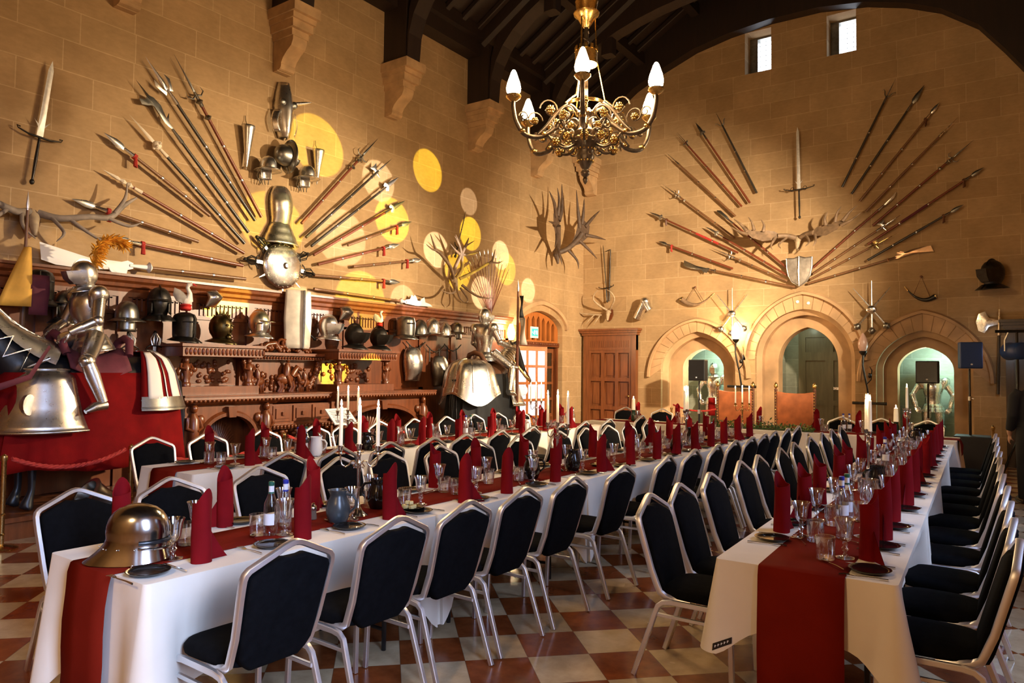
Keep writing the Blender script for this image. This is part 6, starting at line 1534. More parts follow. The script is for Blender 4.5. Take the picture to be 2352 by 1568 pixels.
leaf(0, .98, 2.18, 3, 4, fr @ Matrix.Translation((DCX-DHW+.07, .005, .11)) @ Matrix.Rotation(-.18, 4, 'Y'), 'orangeoak', 'pane_day')
leaf(0, .74, 2.16, 2, 4, fr @ Matrix.Translation((DCX+.10, .005, -.02)), 'oakdoor', 'pane_dark')
mb = MB(); mb.bb((WLX-1.2, DCX-1.5, 0), (WLX-1.15, DCX+1.5, 3.2)); struct(mb.build('wall_lobby', 'stone_y', smooth=0))
# green exit sign on the tympanum
M['exitgreen'] = emit('exit sign green', (.04, .50, .36), 1.0); M['exitwhite'] = emit('exit sign white', (.9, 1, .95), 1.3)
p = onX(1233, 763, WLX-.05); t = thing('exit_sign', 'green and white running-man exit sign on the tympanum of the corner doorway', 'sign', mat=FL @ Matrix.Translation((p.y, p.z, -.12)))
mb = MB(); mb.box((0, 0, 0), (.30, .26, .03)); mb.build('case', 'white', t, 0)
mb = MB(); mb.box((0, .0, .017), (.26, .17, .006)); mb.build('panel', 'exitgreen', t, 0)
mb = MB(); mb.M = Matrix.Translation((0, 0, .021)); mb.box((.075, 0, 0), (.05, .09, .002)); mb.ell((-.01, .045, 0), (.013, .013, .003), 8, 4); mb.tube([(-.015, .03, 0), (-.025, -.005, 0)], .012, 5); mb.tube([(-.025, -.005, 0), (0, -.03, 0), (-.02, -.055, 0)], .007, 5); mb.tube([(-.025, -.005, 0), (-.055, -.03, 0), (-.08, -.028, 0)], .007, 5); mb.tube([(-.015, .025, 0), (.02, .01, 0)], .006, 5); mb.tube([(-.015, .025, 0), (-.05, .015, 0)], .006, 5)
mb.tube([(-.115, .0, 0), (-.09, 0, 0)], .006, 4); mb.tube([(-.1, .012, 0), (-.115, 0, 0), (-.1, -.012, 0)], .004, 4); mb.build('running_figure', 'exitwhite', t, 0)
# red fire call point
p = onX(1185, 872, WLX+.02); t = thing('fire_alarm', 'small red fire alarm call point on the pier beside the doorway', 'alarm', mat=FL @ Matrix.Translation((p.y, p.z, 0)))
mb = MB(); mb.bb((-.06, -.06, 0), (.06, .06, .05)); mb.build('case', 'redpaint', t, 0, bevel=.01)
mb = MB(); mb.bb((-.03, -.03, .05), (.03, .03, .055)); mb.build('glass', 'white', t, 0)
# lit wall lamp beside the doorway
M['lampglass'] = emit('glowing lamp glass', (1.0, .74, .42), 75)
p = onX(1174, 768, WLX+.22); SC1 = p
t = thing('wall_sconce', 'brightly lit wall lamp on the pier beside the corner doorway', 'lamp', mat=Matrix.Translation(p))
mb = MB(); mb.tube([(-.21, 0, -.25), (-.12, 0, -.30), (-.03, 0, -.24), (0, 0, -.14)], .016, 8); mb.lathe([(.06, -.14), (.075, -.12), (.05, -.10)], 14); mb.M = Matrix.Translation((-.21, 0, -.25)) @ Matrix.Rotation(PI/2, 4, 'Y'); mb.lathe([(.09, 0), (.08, .02), (.03, .03)], 14); mb.build('bracket', 'brass', t, 50)
mb = MB(); mb.lathe([(.045, -.11), (.075, -.04), (.085, .03), (.07, .11), (.045, .19), (.03, .22)], 16); mb.build('lamp_shade', 'lampglass', t, 60)
# ================================================================== end wall
EW = [((1534, 353), (1692, 498), 'spike', 'thin needle-pointed pike, single slim shaft in the upper half of the end-wall fan', 'shaft_brown', 'steel_dark', None, None),
      ((1558, 308), (1707, 476), 'double', 'twin-spiked brown polearm in the end-wall fan', 'shaft_red', 'steel_dark', None, None),
      ((1601, 284), (1726, 468), 'partisan', 'brown partisan between the twin-spiked and the forked polearms', 'shaft_red', 'steel_dark', None, None),
      ((1646, 259), (1741, 445), 'fork', 'dark forked polearm with curled prongs, chandelier side of the great sword', 'shaft_black', 'steel_dark', None, None),
      ((1524, 424), (1690, 547), 'winged', 'brown winged spear running down to the elk antlers', 'shaft_brown', 'steel', None, None),
      ((1496, 489), (1699, 582), 'partisan', 'partisan with a red band on its shaft, above the short tasselled spear', 'shaft_red', 'steel', 'brownleather', (.25, .55, 'ropered')),
      ((1515, 555), (1686, 618), 'leaf', 'short brown spear with red tassel, lowest but one at the door side', 'shaft_red', 'steel_dark', 'ropered', None),
      ((1650, 484), (1811, 617), 'knife', 'polearm with a broad knife blade passing behind the elk antlers', 'shaft_red', 'steel_dark', None, None),
      ((1623, 522), (1812, 634), 'partisan', 'partisan with grey lugged blade ending at the small shield', 'shaft_red', 'steel', None, None),
      ((1636, 570), (1812, 646), 'winged', 'three-pronged spear ending at the small shield', 'shaft_brown', 'steel', None, None),
      ((1573, 608), (1829, 660), 'glaive', 'lowest polearm with forked dark blade, door side of the small shield', 'shaft_brown', 'steel_dark', None, None),
      ((2060, 183), (1937, 432), 'fork', 'dark forked polearm with curled prongs, loudspeaker side of the great sword', 'shaft_black', 'steel_dark', None, None),
      ((2125, 198), (1958, 447), 'biglf', 'long black spear with a big dark blade', 'shaft_black', 'steel_dark', None, None),
      ((2160, 238), (1977, 464), 'leaf', 'orange-brown spear with a gleaming white blade', 'shaft_brown', 'steel_bright', 'brownleather', None),
      ((2202, 273), (1991, 488), 'spike', 'slim brown pike beside the gleaming spear', 'shaft_brown', 'steel_bright', None, None),
      ((2240, 322), (2006, 520), 'winged', 'winged spear fading into the dark corner', 'shaft_red', 'steel_dark', None, None),
      ((2261, 387), (1995, 563), 'leaf', 'tasselled spear with a very dark red band on its shaft', 'shaft_red', 'steel_dark', 'brownleather', (.35, .62, 'winecloth')),
      ((2215, 472), (1995, 599), 'leaf', 'olive-shafted tasselled spear, shortest of the dark corner', 'shaft_black', 'steel_dark', 'brownleather', None),
      ((2064, 445), (1870, 616), 'curved', 'curved-bladed polearm rising steeply from the small shield', 'shaft_red', 'steel', None, None),
      ((2077, 491), (1870, 630), 'halberd', 'halberd with a pale crescent rising from the small shield', 'shaft_brown', 'steel_bright', None, None),
      ((2064, 537), (1864, 643), 'halberd', 'gilded halberd rising from the small shield', 'shaft_brown', 'brass', None, None),
      ((2142, 568), (1858, 652), 'glaive', 'glaive with a broad pale copper blade low beside the small shield', 'shaft_brown', 'copperblade', None, None)]
M['copperblade'] = metal('copper toned blade', (.78, .48, .28), .3, .2)
for i, (a, b, st, lab, sh, hm, ts, b2) in enumerate(EW):
    polearm(FE, a, b, st, lab, sh, hm, ts, off=.09+.012*(i % 3), r=.024, band2=b2, k=(.72 if st == 'glaive' else .85))
sword(FE, (1836, 296), (1841, 505), 'great two-handed sword hanging point up above the elk antlers', bw=.035, guard=.30, hilt=.62, off=.16, rings=True)
t = thing('crest_shield', 'small grey ridged shield where the end-wall polearms meet', 'shield', mat=wall_m(FE, 1840, 626, .14))
mb = MB(); ol = [(-.27, .31), (-.12, .30), (0, .34), (.12, .30), (.27, .31), (.265, .1), (.23, -.08), (.15, -.22), (.0, -.32), (-.15, -.22), (-.23, -.08), (-.265, .1)]
n = len(ol); vs = [(x, y, 0) for x, y in ol]+[(x*.86, y*.88, .05) for x, y in ol]+[(0, 0, .09), (0, 0, -.02)]
mb.add(vs, [(i, (i+1) % n, n+(i+1) % n, n+i) for i in range(n)]+[(n+i, n+(i+1) % n, 2*n) for i in range(n)]+[((i+1) % n, i, 2*n+1) for i in range(n)]); mb.build('board', 'shieldgrey' if 'shieldgrey' in M else 'steel', t, 30)
mb = MB(); mb.tube([(0, .32, .055), (0, 0, .095), (0, -.30, .05)], [.014, .022, .012], 6); mb.tube([(x*.95, y*.95, .03) for x, y in ol], .011, 6, closed=True); mb.build('rim', 'steel', t)
# broad elk antlers above the shield
pl = [(.30, .16, .26), (.42, .05, .38), (.62, .03, .46), (.84, .12, .50), (1.0, .30, .50), (.86, .30, .46), (.72, .26, .42), (.56, .27, .38), (.42, .24, .32)]
skull_mount('broad palmate elk antlers on a dark skull below the great sword', wall_m(FE, 1838, 560, .10), [
    ([(.05, .1, .1), (.18, .14, .2), (.36, .14, .30)], [.055, .05, .05]), ([(.62, .24, .42), (.60, .38, .44), (.66, .50, .44)], [.045, .025, .004]), ([(.80, .28, .46), (.84, .45, .48), (.92, .58, .48)], [.04, .022, .004]), ([(.95, .28, .5), (1.08, .44, .52), (1.22, .56, .52)], [.04, .022, .004]), ([(.92, .2, .5), (1.12, .28, .54), (1.28, .40, .55)], [.04, .022, .004]),
    ([(.40, .08, .36), (.44, -.08, .5), (.40, -.18, .55)], [.035, .022, .004]), ([(.2, .1, .22), (.3, -.06, .42), (.24, -.16, .5)], [.03, .02, .004])], 'antler', False, 1.0, pl)
skull_mount('small pale horned skull on a dark plaque above the panelled door', wall_m(FE, 1402, 722, .02), [
    ([(.03, .1, .08), (.16, .2, .22), (.30, .36, .34), (.24, .52, .40), (.12, .60, .42)], [.03, .026, .022, .016, .004])], 'bone', True, .95)
t = bpy.data.objects.new('x', None); bpy.data.objects.remove(t)
mb = MB(); mb.tube([(0, 0, .05), (-.25, .02, .10), (-.55, .05, .12), (-.66, .18, .12)], [.024, .02, .016, .003], 8); mb.tube([(-.18, .01, .09), (-.30, -.12, .14), (-.38, -.22, .16)], [.018, .014, .003], 7); mb.tube([(-.05, -.02, .06), (-.12, -.16, .12), (-.16, -.24, .14)], [.018, .012, .003], 7)
solo(mb, 'antler', 'bone', 'branched pale antler pointing to the corner beside the small horned skull', 'antler', mat=wall_m(FE, 1386, 724, .05), smooth=60)
sword(FE, (1388, 561), (1398, 695), 'narrow sword hanging by the corner above the horned skull', bw=.018, guard=.2, hilt=.36, off=.07, lugs=True, bm='steel_dark')
mb = MB(); mb.tube([(0, 0, 0), (.02, .9, 0), (.03, 1.28, .0)], [.016, .02, .012], 8); mb.tube([(.03, 1.28, 0), (-.10, 1.24, 0)], .008, 6)
solo(mb, 'scabbard', 'iron', 'slim dark scabbard hanging beside the narrow sword by the corner', 'scabbard', mat=wall_m(FE, 1401, 692, .05), smooth=60)
# steel elbow piece
t = thing('elbow_armour', 'polished bent steel limb armour between the horned skull and the near archway', 'armour', mat=wall_m(FE, 1487, 708, .10))
mb = MB(); mb.tube([(-.20, -.22, 0), (-.06, .0, .06), (.0, .12, .08)], [.14, .12, .11], 16, ell=.75); mb.build('upper_plate', 'steel_bright', t, 60)
mb = MB(); mb.ell((.02, .15, .08), (.12, .11, .11), 14, 8); mb.tube([(.03, .12, .08), (.10, .0, .09), (.14, -.06, .08)], [.10, .085, .08], 14); mb.build('elbow_plate', 'steel', t, 60)
# hunting horns
def horn(x0, y0, mid, x1, y1, top, label, mt, r0, rev=False):
    a, b, c, d = (eu(*q) for q in ((x0, y0), mid, (x1, y1), top)); m = FE @ Matrix.Translation((c.x, c.y, .06)); t = thing('hunting_horn', label, 'horn', mat=m, group='hunting horns')
    P = lambda q: V((q.x-c.x, q.y-c.y, 0))
    A, B_, C_ = P(a), P(b), V((0, 0, 0)); pts = []
    for i in range(13): u = i/12; ctrl = B_*2-(A+C_)*.5; pts.append(A*(1-u)**2+ctrl*2*u*(1-u)+C_*u*u)
    rs = [r0*(1-u/12)+.008*(u/12) for u in range(13)]; mb = MB(); mb.tube(pts, rs, 12); mb.build('horn', mt, t, 60)
    mb = MB(); mb.tube([pts[0]-(pts[1]-pts[0])*.1, pts[0]+(pts[1]-pts[0])*.3], r0*1.08, 12); mb.tube([pts[11], pts[12]+(pts[12]-pts[11])*.5], .013, 8); mb.build('mount', 'brass', t, 50)
    mb = MB(); D = P(d); mb.tube([pts[2], D, pts[9]], .006, 5); mb.ell((D.x, D.y, 0), (.03, .025, .02), 8, 5); mb.build('cord', 'brownleather', t)
horn(1567, 687, (1601, 700), 1639, 677, (1599, 660), 'brown curved hunting horn hanging by cords above the near archway', 'antler', .06)
horn(2150, 680, (2116, 688), 2081, 662, (2117, 636), 'black hunting horn hanging by cords above the far archway', 'iron', .05)
# blade and mace trophies between the arches
for cx, cy, lab, ly in ((1687, 720, 'beside the lit torch lamp', 0), (2005, 710, 'beside the unlit torch lamp', 0)):
    for i, (an, L) in enumerate(((-38, .95), (0, .98), (38, .95))):
        m = wall_m(FE, cx, cy, .10+.05*i, math.radians(90+an)) @ Matrix.Translation((-.42, 0, 0))
        t = thing('mace', 'mace with spike up, %s of the three crossed %s' % (('corner-side one', 'upright one', 'far-side one')[2-i if i != 1 else 1], lab), 'mace', mat=m, group='crossed maces')
        mb = MB(); mb.tube([(0, 0, 0), (.45, 0, 0), (L, 0, 0)], [.02, .017, .006], 8); mb.build('shaft', 'steel', t)
        mb = MB(); mb.ell((-.02, 0, 0), (.075, .065, .06), 10, 7)
        for q in range(6): a = 2*PI*q/6; mb.blade([(-.08, -.005), (-.02, -.005), (-.02, .005), (-.08, .005)], .004); mb.tube([(-.02, .05*math.cos(a), .05*math.sin(a)), (-.02, .085*math.cos(a), .08*math.sin(a))], [.018, .004], 5)
        mb.build('head', 'steel_dark', t, 50)
    mb = MB(); mb.ell((0, 0, 0), (.10, .08, .05), 16, 8); t = solo(mb, 'boss', 'steel_bright', 'round polished boss on the crossing of the maces %s' % lab, 'boss', mat=wall_m(FE, cx+1, cy+2, .235), smooth=60)
# dark piece of armour high near the dark door
helm('close', 'dark visored helmet hung high on the end wall near the far door', wall_m(FE, 2280, 664, .26) @ Matrix.Rotation(-.5, 4, 'Y') @ Matrix.Rotation(-PI/2, 4, 'X') @ Matrix.Rotation(-PI/2, 4, 'Z'), mt='iron', s=1.6, group='x')
# battle axe
m, L = pole_matrix(FE, eu(2296, 708), eu(2293, 905), .09); t = thing('battle_axe', 'upright battle axe with a pale crescent blade beside the far archway', 'axe', mat=m)
mb = MB(); mb.tube([(0, 0, 0), (L-.45, 0, 0)], .024, 8); mb.build('shaft', 'shaft_black', t)
mb = MB(); mb.tube([(L-.5, 0, 0), (L-.02, 0, 0)], [.03, .012], 8); mb.blade([(L-.30, .02), (L-.34, .16), (L-.46, .22), (L-.42, .32), (L-.25, .36), (L-.10, .32), (L-.06, .22), (L-.18, .16), (L-.22, .02)], .014); mb.blade([(L-.30, -.02), (L-.25, -.16), (L-.2, -.02)], .012); mb.build('head', 'steel_bright', t, 40)
# panelled door by the corner, dark door at the far end
def pdoor(n, x0, x1, top, mt, rows):
    fr = FE; w = x1-x0; h = top-.16
    ol = [(x0+.10, 0), (x1-.10, 0), (x1-.10, h-.34), (x0+.10, h-.34)]; cols = 3; st = .09; pw = (w-.2-st*(cols+1))/cols; hs = []
    for c in range(cols):
        for r in range(rows): ph = (h-.34-.1-st*rows)/rows; xx = x0+.10+st+c*(pw+st); yy = .1+r*(ph+st); hs.append([(xx, yy), (xx+pw, yy), (xx+pw, yy+ph), (xx, yy+ph)])
    o = struct(plate_obj(ol, hs, .02, .10, 'door_%d' % n, mt, fr))
    mb = MB(); mb.M = fr
    for q in hs: mb.bb((q[0][0]-.01, q[0][1]-.01, .015), (q[1][0]+.01, q[2][1]+.01, .04)); mb.prism([(q[0][0]+.05, q[0][1]+.05), (q[1][0]-.05, q[0][1]+.05), (q[1][0]-.05, q[2][1]-.05), (q[0][0]+.05, q[2][1]-.05)], .04, .055)
    mb.build('panel', mt, o, 0)
    mb = MB(); mb.M = fr; mb.bb((x0, 0, .0), (x0+.12, h, .13)); mb.bb((x1-.12, 0, 0), (x1, h, .13)); mb.bb((x0, h-.36, .0), (x1, h, .115)); mb.bb((x0-.04, h, 0), (x1+.04, h+.06, .16)); mb.bb((x0-.07, h+.06, 0), (x1+.07, h+.11, .20)); mb.bb((x0-.1, h+.11, 0), (x1+.1, top, .24))
    xx = x0+.2
    while xx < x1-.2: mb.bb((xx, h-.29, .11), (xx+.032, h-.13, .128)); xx += .062
    mb.build('frame', mt, o, 0)
    mb = MB(); mb.M = fr; mb.ell((x1-.2, 1.05, .10), (.03, .03, .03), 10, 6); mb.build('knob', 'brass', o)
e0, e1 = eu(1345, 760).x, eu(1466, 757).x; pdoor(2, e0+.02, e1, 2.68, 'oakdoor', 3)
pdoor(3, eu(2309, 735).x, eu(2309, 735).x+1.5, 2.66, 'darkdoor', 3)
# wooden door at the back of the middle passage
c = AR[1]['cx']; fr2 = Matrix.Translation((0, AR[1]['d']+.34-WEY, 0)) @ FE
o = struct(plate_obj([(c-.62, 0), (c+.95, 0), (c+.95, 2.7), (c-.62, 2.7)], [[(c-.46, .2), (c-.02, .2), (c-.02, .9), (c-.46, .9)], [(c+.16, .2), (c+.6, .2), (c+.6, .9), (c+.16, .9)], [(c-.46, 1.02), (c-.02, 1.02), (c-.02, 1.95), (c-.46, 1.95)], [(c+.16, 1.02), (c+.6, 1.02), (c+.6, 1.95), (c+.16, 1.95)], [(c-.46, 2.15), (c-.02, 2.15), (c-.02, 2.5), (c-.46, 2.5)], [(c+.16, 2.15), (c+.6, 2.15), (c+.6, 2.5), (c+.16, 2.5)]], .01, .07, 'door_4', 'greenoak', fr2))
mb = MB(); mb.M = fr2; mb.bb((c-.60, .1, .0), (c+.92, 2.6, .03)); mb.build('panel', 'greenoak', o, 0)
mb = MB(); mb.M = fr2; mb.bb((c+.16, 1.27, .07), (c+.58, 1.33, .085)); mb.build('push_plate', 'steel_bright', o, 0)
# armour standing in the two niches
for k, lab, sh in ((0, 'in the near niche, half behind a loudspeaker', 'redpaint'), (2, 'in the far niche, head behind a loudspeaker', None)):
    x = AR[k]['cx']; 
    mb = MB(); mb.bb((x-.36, WEY+.62, 0), (x+.36, WEY+1.25, .12)); solo(mb, 'plinth', 'stone', 'low stone plinth '+lab.split(',')[0], 'plinth', smooth=0, bevel=.01)
    kn = knight('standing suit of polished armour '+lab, Matrix.Translation((x+.08, WEY+.92, .12)) @ Matrix.Rotation(-PI/2+.1, 4, 'Z'), 'stand', 'steel_bright', None, arm_l=[(0, .23, .40), (.05, .36, .16), (.12, .30, -.08), (.14, .26, -.14)], arm_r=[(0, -.23, .40), (.05, -.36, .16), (.12, -.30, -.08), (.14, -.26, -.14)])
    if sh:
        t = thing('tabard_belt', 'red cloth hanging at the waist of the near-niche armour', 'cloth', kn.matrix_world @ V((.22, 0, .93)), -PI/2)
        mb = MB(); mb.grid(lambda u, v: (.02*math.sin(u*6)+.02, (u-.5)*.16, -.42*v), 6, 6); mb.build('cloth', 'redcloth', t, 60, solid=.005)
# loudspeakers on stands
def speaker(x, yb, label, top, w=.36, h=.56, mt='blackmatt', rz=0.0, floor_z=0.0, px=None):
    t = thing('loudspeaker', label, 'loudspeaker', (x, yb, floor_z), rz, 'loudspeakers on stands')
    zc = top-h/2-floor_z
    mb = MB(); mb.loft([[(sx*w/2*k_, sy, zc+sz*h/2) for sx, sz in ((-1, -1), (1, -1), (1, 1), (-1, 1))] for sy, k_ in ((-.16, 1), (.02, 1), (.17, .7))]); mb.build('cabinet', mt, t, 0, bevel=.015)
    mb = MB(); mb.bb((-w/2+.02, -.172, zc-h/2+.02), (w/2-.02, -.16, zc+h/2-.02)); mb.build('grille', mt if mt != 'blackmatt' else 'black', t, 0)
    mb = MB(); mb.ell((0, -.173, zc-h/2+.07), (.018, .004, .014), 8, 5); mb.build('badge', 'label', t)
    return t, zc-h/2
def sstand(x, yb, label, top, fz=0.0, tripod=True):
    t = thing('speaker_stand', label, 'stand', (x, yb, fz), 0, 'loudspeaker stands'); H = top-fz
    mb = MB(); mb.tube([(0, 0, .03 if tripod else 0), (0, 0, H*.55)], .022, 8); mb.tube([(0, 0, H*.5), (0, 0, H-.005)], .016, 8); mb.build('pole', 'black', t)
    mb = MB(); mb.tube([(0, 0, H*.52), (0, 0, H*.58)], .032, 8); mb.tube([(.03, 0, H*.55), (.06, 0, H*.55)], .012, 6); mb.build('clamp', 'steel', t)
    if tripod:
        for i in range(3): a = 2*PI*i/3+.4; mb = MB(); mb.tube([(.02*math.cos(a), .02*math.sin(a), .55), (.45*math.cos(a), .45*math.sin(a), .012)], .012, 6); mb.build('leg', 'black', t)
for px, pt, pb, w, lab, sl in ((1606, 826, 874, .36, 'black loudspeaker on a stand before the near niche', 'black speaker stand before the near niche'), (2131, 829, 880, .36, 'black loudspeaker on a stand before the far niche', 'black speaker stand before the far niche')):
    Y = 15.0; a = onY(px, pt, Y); b = onY(px, pb, Y); t, zb = speaker(a.x, Y, lab, a.z, w, a.z-b.z); sstand(a.x, Y, sl, b.z)
Y = 14.9; a = onY(2226, 786, Y); b = onY(2226, 846, Y); sub = onY(2241, 1000, Y)
M['bluespk'] = plain('blue lit speaker face', (.015, .05, .20), .45)  # plain blue colour, shared with the stage light housing
speaker(a.x, Y, 'tall loudspeaker with a blue face on a pole by the battle axe', a.z, .34, a.z-b.z, 'bluespk', .25)
sx0, sx1 = onY(2192, 1000, Y).x, onY(2290, 1000, Y).x; zt = sub.z
mb = MB(); mb.box(((sx0+sx1)/2, Y-.02, zt/2), (sx1-sx0, .55, zt)); t = solo(mb, 'subwoofer', 'blackblue', 'black bass speaker box on the floor under the blue-faced loudspeaker', 'loudspeaker', smooth=0, bevel=.02)
sstand(a.x, Y, 'pole between the bass speaker box and the blue-faced loudspeaker', b.z, zt+.001, False)
# wall torches
M['torchglass'] = emit('lit torch glass', (1.0, .72, .38), 95); M['pinkglass'] = plain('unlit pink glass', (.55, .35, .28), .3)
def torch(x, y, lab, lit, sc_=1.0):
    p = onY(x, y, WEY-.28); t = thing('torch_lamp', lab, 'lamp', mat=Matrix.Translation(p), group='iron torch lamps')
    mb = MB(); mb.tube([(0, 0, -.17), (-.01, 0, -.42), (.02, 0, -.6), (.06, .05, -.85), (.09, .1, -1.15), (.09, .12, -1.6)], [.022, .016, .02, .016, .022, .014], 8)
    mb.tube([(.05, .03, -.80), (.14, .0, -.70), (.16, -.02, -.52), (.12, -.02, -.44)], [.012, .012, .014, .004], 6); mb.ell((.12, -.03, -.62), (.035, .03, .05), 8, 6)
    mb.tube([(-.22, .12, -1.17), (.09, .12, -1.17), (.40, .12, -1.17)], [.03, .022, .03], 8); mb.tube([(.09, .12, -1.15), (.09, .27, -1.15)], .02, 6); mb.lathe([(.03, -.22), (.07, -.17), (.075, -.14), (.06, -.135)], 12); mb.build('bracket', 'iron', t, 50)
    mb = MB(); mb.lathe([(.05, -.15), (.085, -.06), (.09, .02), (.07, .10), (.04, .17), (.012, .22)], 16, fl=lambda a, z: 1+.05*math.cos(6*a)); mb.build('flame_glass', 'torchglass' if lit else 'pinkglass', t, 60)
    return p
SC2 = torch(1690, 764, 'lit iron torch lamp between the near and middle archways', True)
SC3 = torch(1982, 790, 'unlit iron torch lamp between the middle and far archways', False)
# two white spots on the crown of the middle arch, red rope across the near niche
for k, (x, y) in enumerate(((1832, 693), (1857, 696))):
    mb = MB(); mb.lathe([(.035, 0), (.03, .02), (.002, .03)], 12); solo(mb, 'arch_lamp', 'white', 'small white fitting on the middle arch crown, %s' % ('corner side' if k == 0 else 'loudspeaker side'), 'fitting', mat=wall_m(FE, x, y, .013), smooth=50, group='white fittings on the arch')
a, b = eu(1568, 950).x-.1, eu(1650, 945).x+.25
mb = MB(); pts = [V((a+(b-a)*i/24, WEY-.32, .90-.12*4*(i/24)*(1-i/24))) for i in range(25)]
for s in range(3): mb.tube([p+V((0, .01*math.cos(i*1.1+s*2.1), .01*math.sin(i*1.1+s*2.1))) for i, p in enumerate(pts)], .011, 6)
solo(mb, 'barrier_rope', 'ropered', 'red rope hung across the near niche', 'rope', group='red barrier ropes')
for k, x in enumerate((a-.04, b+.04)): put('post', post_, (x, WEY-.32, 0), 0, 'brass rope post before the near niche, %s side' % ('corner' if k == 0 else 'torch lamp'))
put('post', post_, (eu(2305, 1000).x-.1, 14.0, 0), 0, 'slim post beside the bass speaker box')
# stage light on a stand at the edge of the far door
p = onY(2336, 806, 14.6); t = thing('stage_light', 'blue-bodied stage light with a glowing lens on a stand by the far door', 'stage light', (p.x, p.y, 0))
z = p.z
mb = MB(); mb.tube([(0, 0, .02), (0, 0, z+.35)], .02, 8); mb.tube([(-.30, 0, z+.33), (.4, 0, z+.33)], .025, 8); mb.build('stand', 'black', t)
for i in range(3): a = 2*PI*i/3; mb = MB(); mb.tube([(.02*math.cos(a), .02*math.sin(a), .6), (.45*math.cos(a), .45*math.sin(a), .012)], .014, 6); mb.build('leg', 'black', t)
mb = MB(); mb.tube([(-.12, 0, z+.31), (-.17, 0, z+.18), (-.17, 0, z)], .012, 6); mb.tube([(.12, 0, z+.31), (.17, 0, z+.18), (.17, 0, z)], .012, 6); mb.build('yoke', 'steel', t)
mb = MB(); mb.M = Matrix.Translation((0, 0, z)) @ Matrix.Rotation(-1.1, 4, 'Z') @ Matrix.Rotation(-PI/2, 4, 'Y'); mb.lathe([(.10, -.18), (.14, -.14), (.14, .16), (.15, .2), (.15, .24)], 20); mb.build('housing', 'bluespk', t, 50)
M['lens'] = emit('stage light lens', (.8, .9, 1.0), 40)
mb = MB(); mb.M = Matrix.Translation((0, 0, z)) @ Matrix.Rotation(-1.1, 4, 'Z') @ Matrix.Rotation(-PI/2, 4, 'Y'); mb.lathe([(.002, .24), (.06, .245), (.065, .25), (.002, .262)], 16); mb.build('lens', 'lens', t)
mb = MB(); mb.M = Matrix.Translation((0, 0, z)) @ Matrix.Rotation(-1.1, 4, 'Z') @ Matrix.Rotation(-PI/2, 4, 'Y'); mb.lathe([(.07, .23), (.147, .235), (.147, .245), (.07, .245)], 20); mb.build('bezel', 'black', t)
SPOT = V((p.x, p.y, z))
# person in black at the edge of the frame
def person(loc, rz, label):
    t = thing('person', label, 'person', loc, rz)
    mb = MB()
    mb.tube([(0, 0, .92), (0, 0, 1.05), (.01, 0, 1.22), (.0, 0, 1.38), (-.01, 0, 1.47), (-.005, 0, 1.53), (.01, 0, 1.58)], [.15, .15, .165, .16, .10, .058, .06], 16, ell=.72, upv=(0, 1, 0))
    mb.ell((.02, 0, 1.68), (.095, .078, .115), 16, 12); mb.ell((.06, 0, 1.61), (.05, .045, .05), 10, 8); mb.tube([(.105, 0, 1.69), (.125, 0, 1.655), (.108, 0, 1.645)], [.012, .016, .01], 8)
    for s in (-1, 1):
        mb.ell((.01, s*.08, 1.67), (.02, .012, .03), 8, 6)
        mb.tube([(0, s*.17, 1.43), (0, s*.215, 1.36), (-.01, s*.25, 1.13), (.08, s*.25, .93), (.11, s*.24, .87)], [.07, .062, .048, .036, .028], 12)
        hand(mb, (.11, s*.24, .88), (.35, 0, -1), (0, s, .2), .95, .5)
        mb.tube([(0, s*.09, .95), (.01, s*.10, .75), (.02, s*.11, .50), (0, s*.115, .28), (-.01, s*.12, .07)], [.105, .092, .066, .058, .042], 14)
        mb.tube([(-.05, s*.12, .045), (.06, s*.125, .04), (.17, s*.135, .03)], [.045, .045, .03], 10)
    mb.build('body', 'skin', t, 60, remesh=.011)
    mb = MB(); mb.tube([(0, 0, .86), (0, 0, .95), (0, 0, 1.05), (.01, 0, 1.22), (0, 0, 1.38), (-.01, 0, 1.48), (-.01, 0, 1.515)], [.20, .185, .175, .185, .178, .115, .08], 18, ell=.74, upv=(0, 1, 0))
    for s in (-1, 1): mb.tube([(0, s*.15, 1.44), (0, s*.215, 1.37), (-.01, s*.25, 1.13), (.075, s*.25, .94)], [.078, .078, .064, .052], 14)
    mb.build('jacket', 'blacksuit', t, 60, remesh=.014)
    mb = MB()
    for s in (-1, 1): mb.tube([(0, s*.085, .98), (.01, s*.10, .75), (.02, s*.112, .50), (0, s*.118, .28), (-.01, s*.12, .06)], [.115, .11, .085, .08, .075], 14)
    mb.build('trousers', 'blacksuit', t, 60, remesh=.014)
    for s in (-1, 1): mb = MB(); mb.tube([(-.06, s*.12, .045), (.05, s*.125, .045), (.13, s*.13, .04), (.19, s*.135, .032)], [.045, .05, .048, .03], 12); mb.ell((.05, s*.125, .02), (.13, .05, .018), 12, 6); mb.build('shoe', 'black', t, 60)
    mb = MB(); mb.ell((-.005, 0, 1.715), (.10, .086, .10), 16, 10, -.35, 1); mb.build('hair', 'hairbrown', t, 60)
    for s in (-1, 1): mb = MB(); mb.ell((.103, s*.032, 1.69), (.010, .013, .010), 8, 6); mb.build('eye', 'white', t)
    mb = MB(); mb.tube([(.098, -.025, 1.615), (.108, 0, 1.612), (.098, .025, 1.615)], .006, 6); mb.build('lips', 'lip', t)
M['skin'] = plain('skin', (.52, .30, .20), .5); M['lip'] = plain('lips', (.40, .15, .12), .5); M['blacksuit'] = plain('black suit cloth', (.008, .008, .010), .85); M['hairbrown'] = plain('dark brown hair', (.03, .018, .01), .6, 0, .3, 40)
a = onY(2374, 900, 11.6); person((a.x, 11.6, 0), PI*.62, 'person in a black suit standing with arms down, mostly cut off by the frame edge')
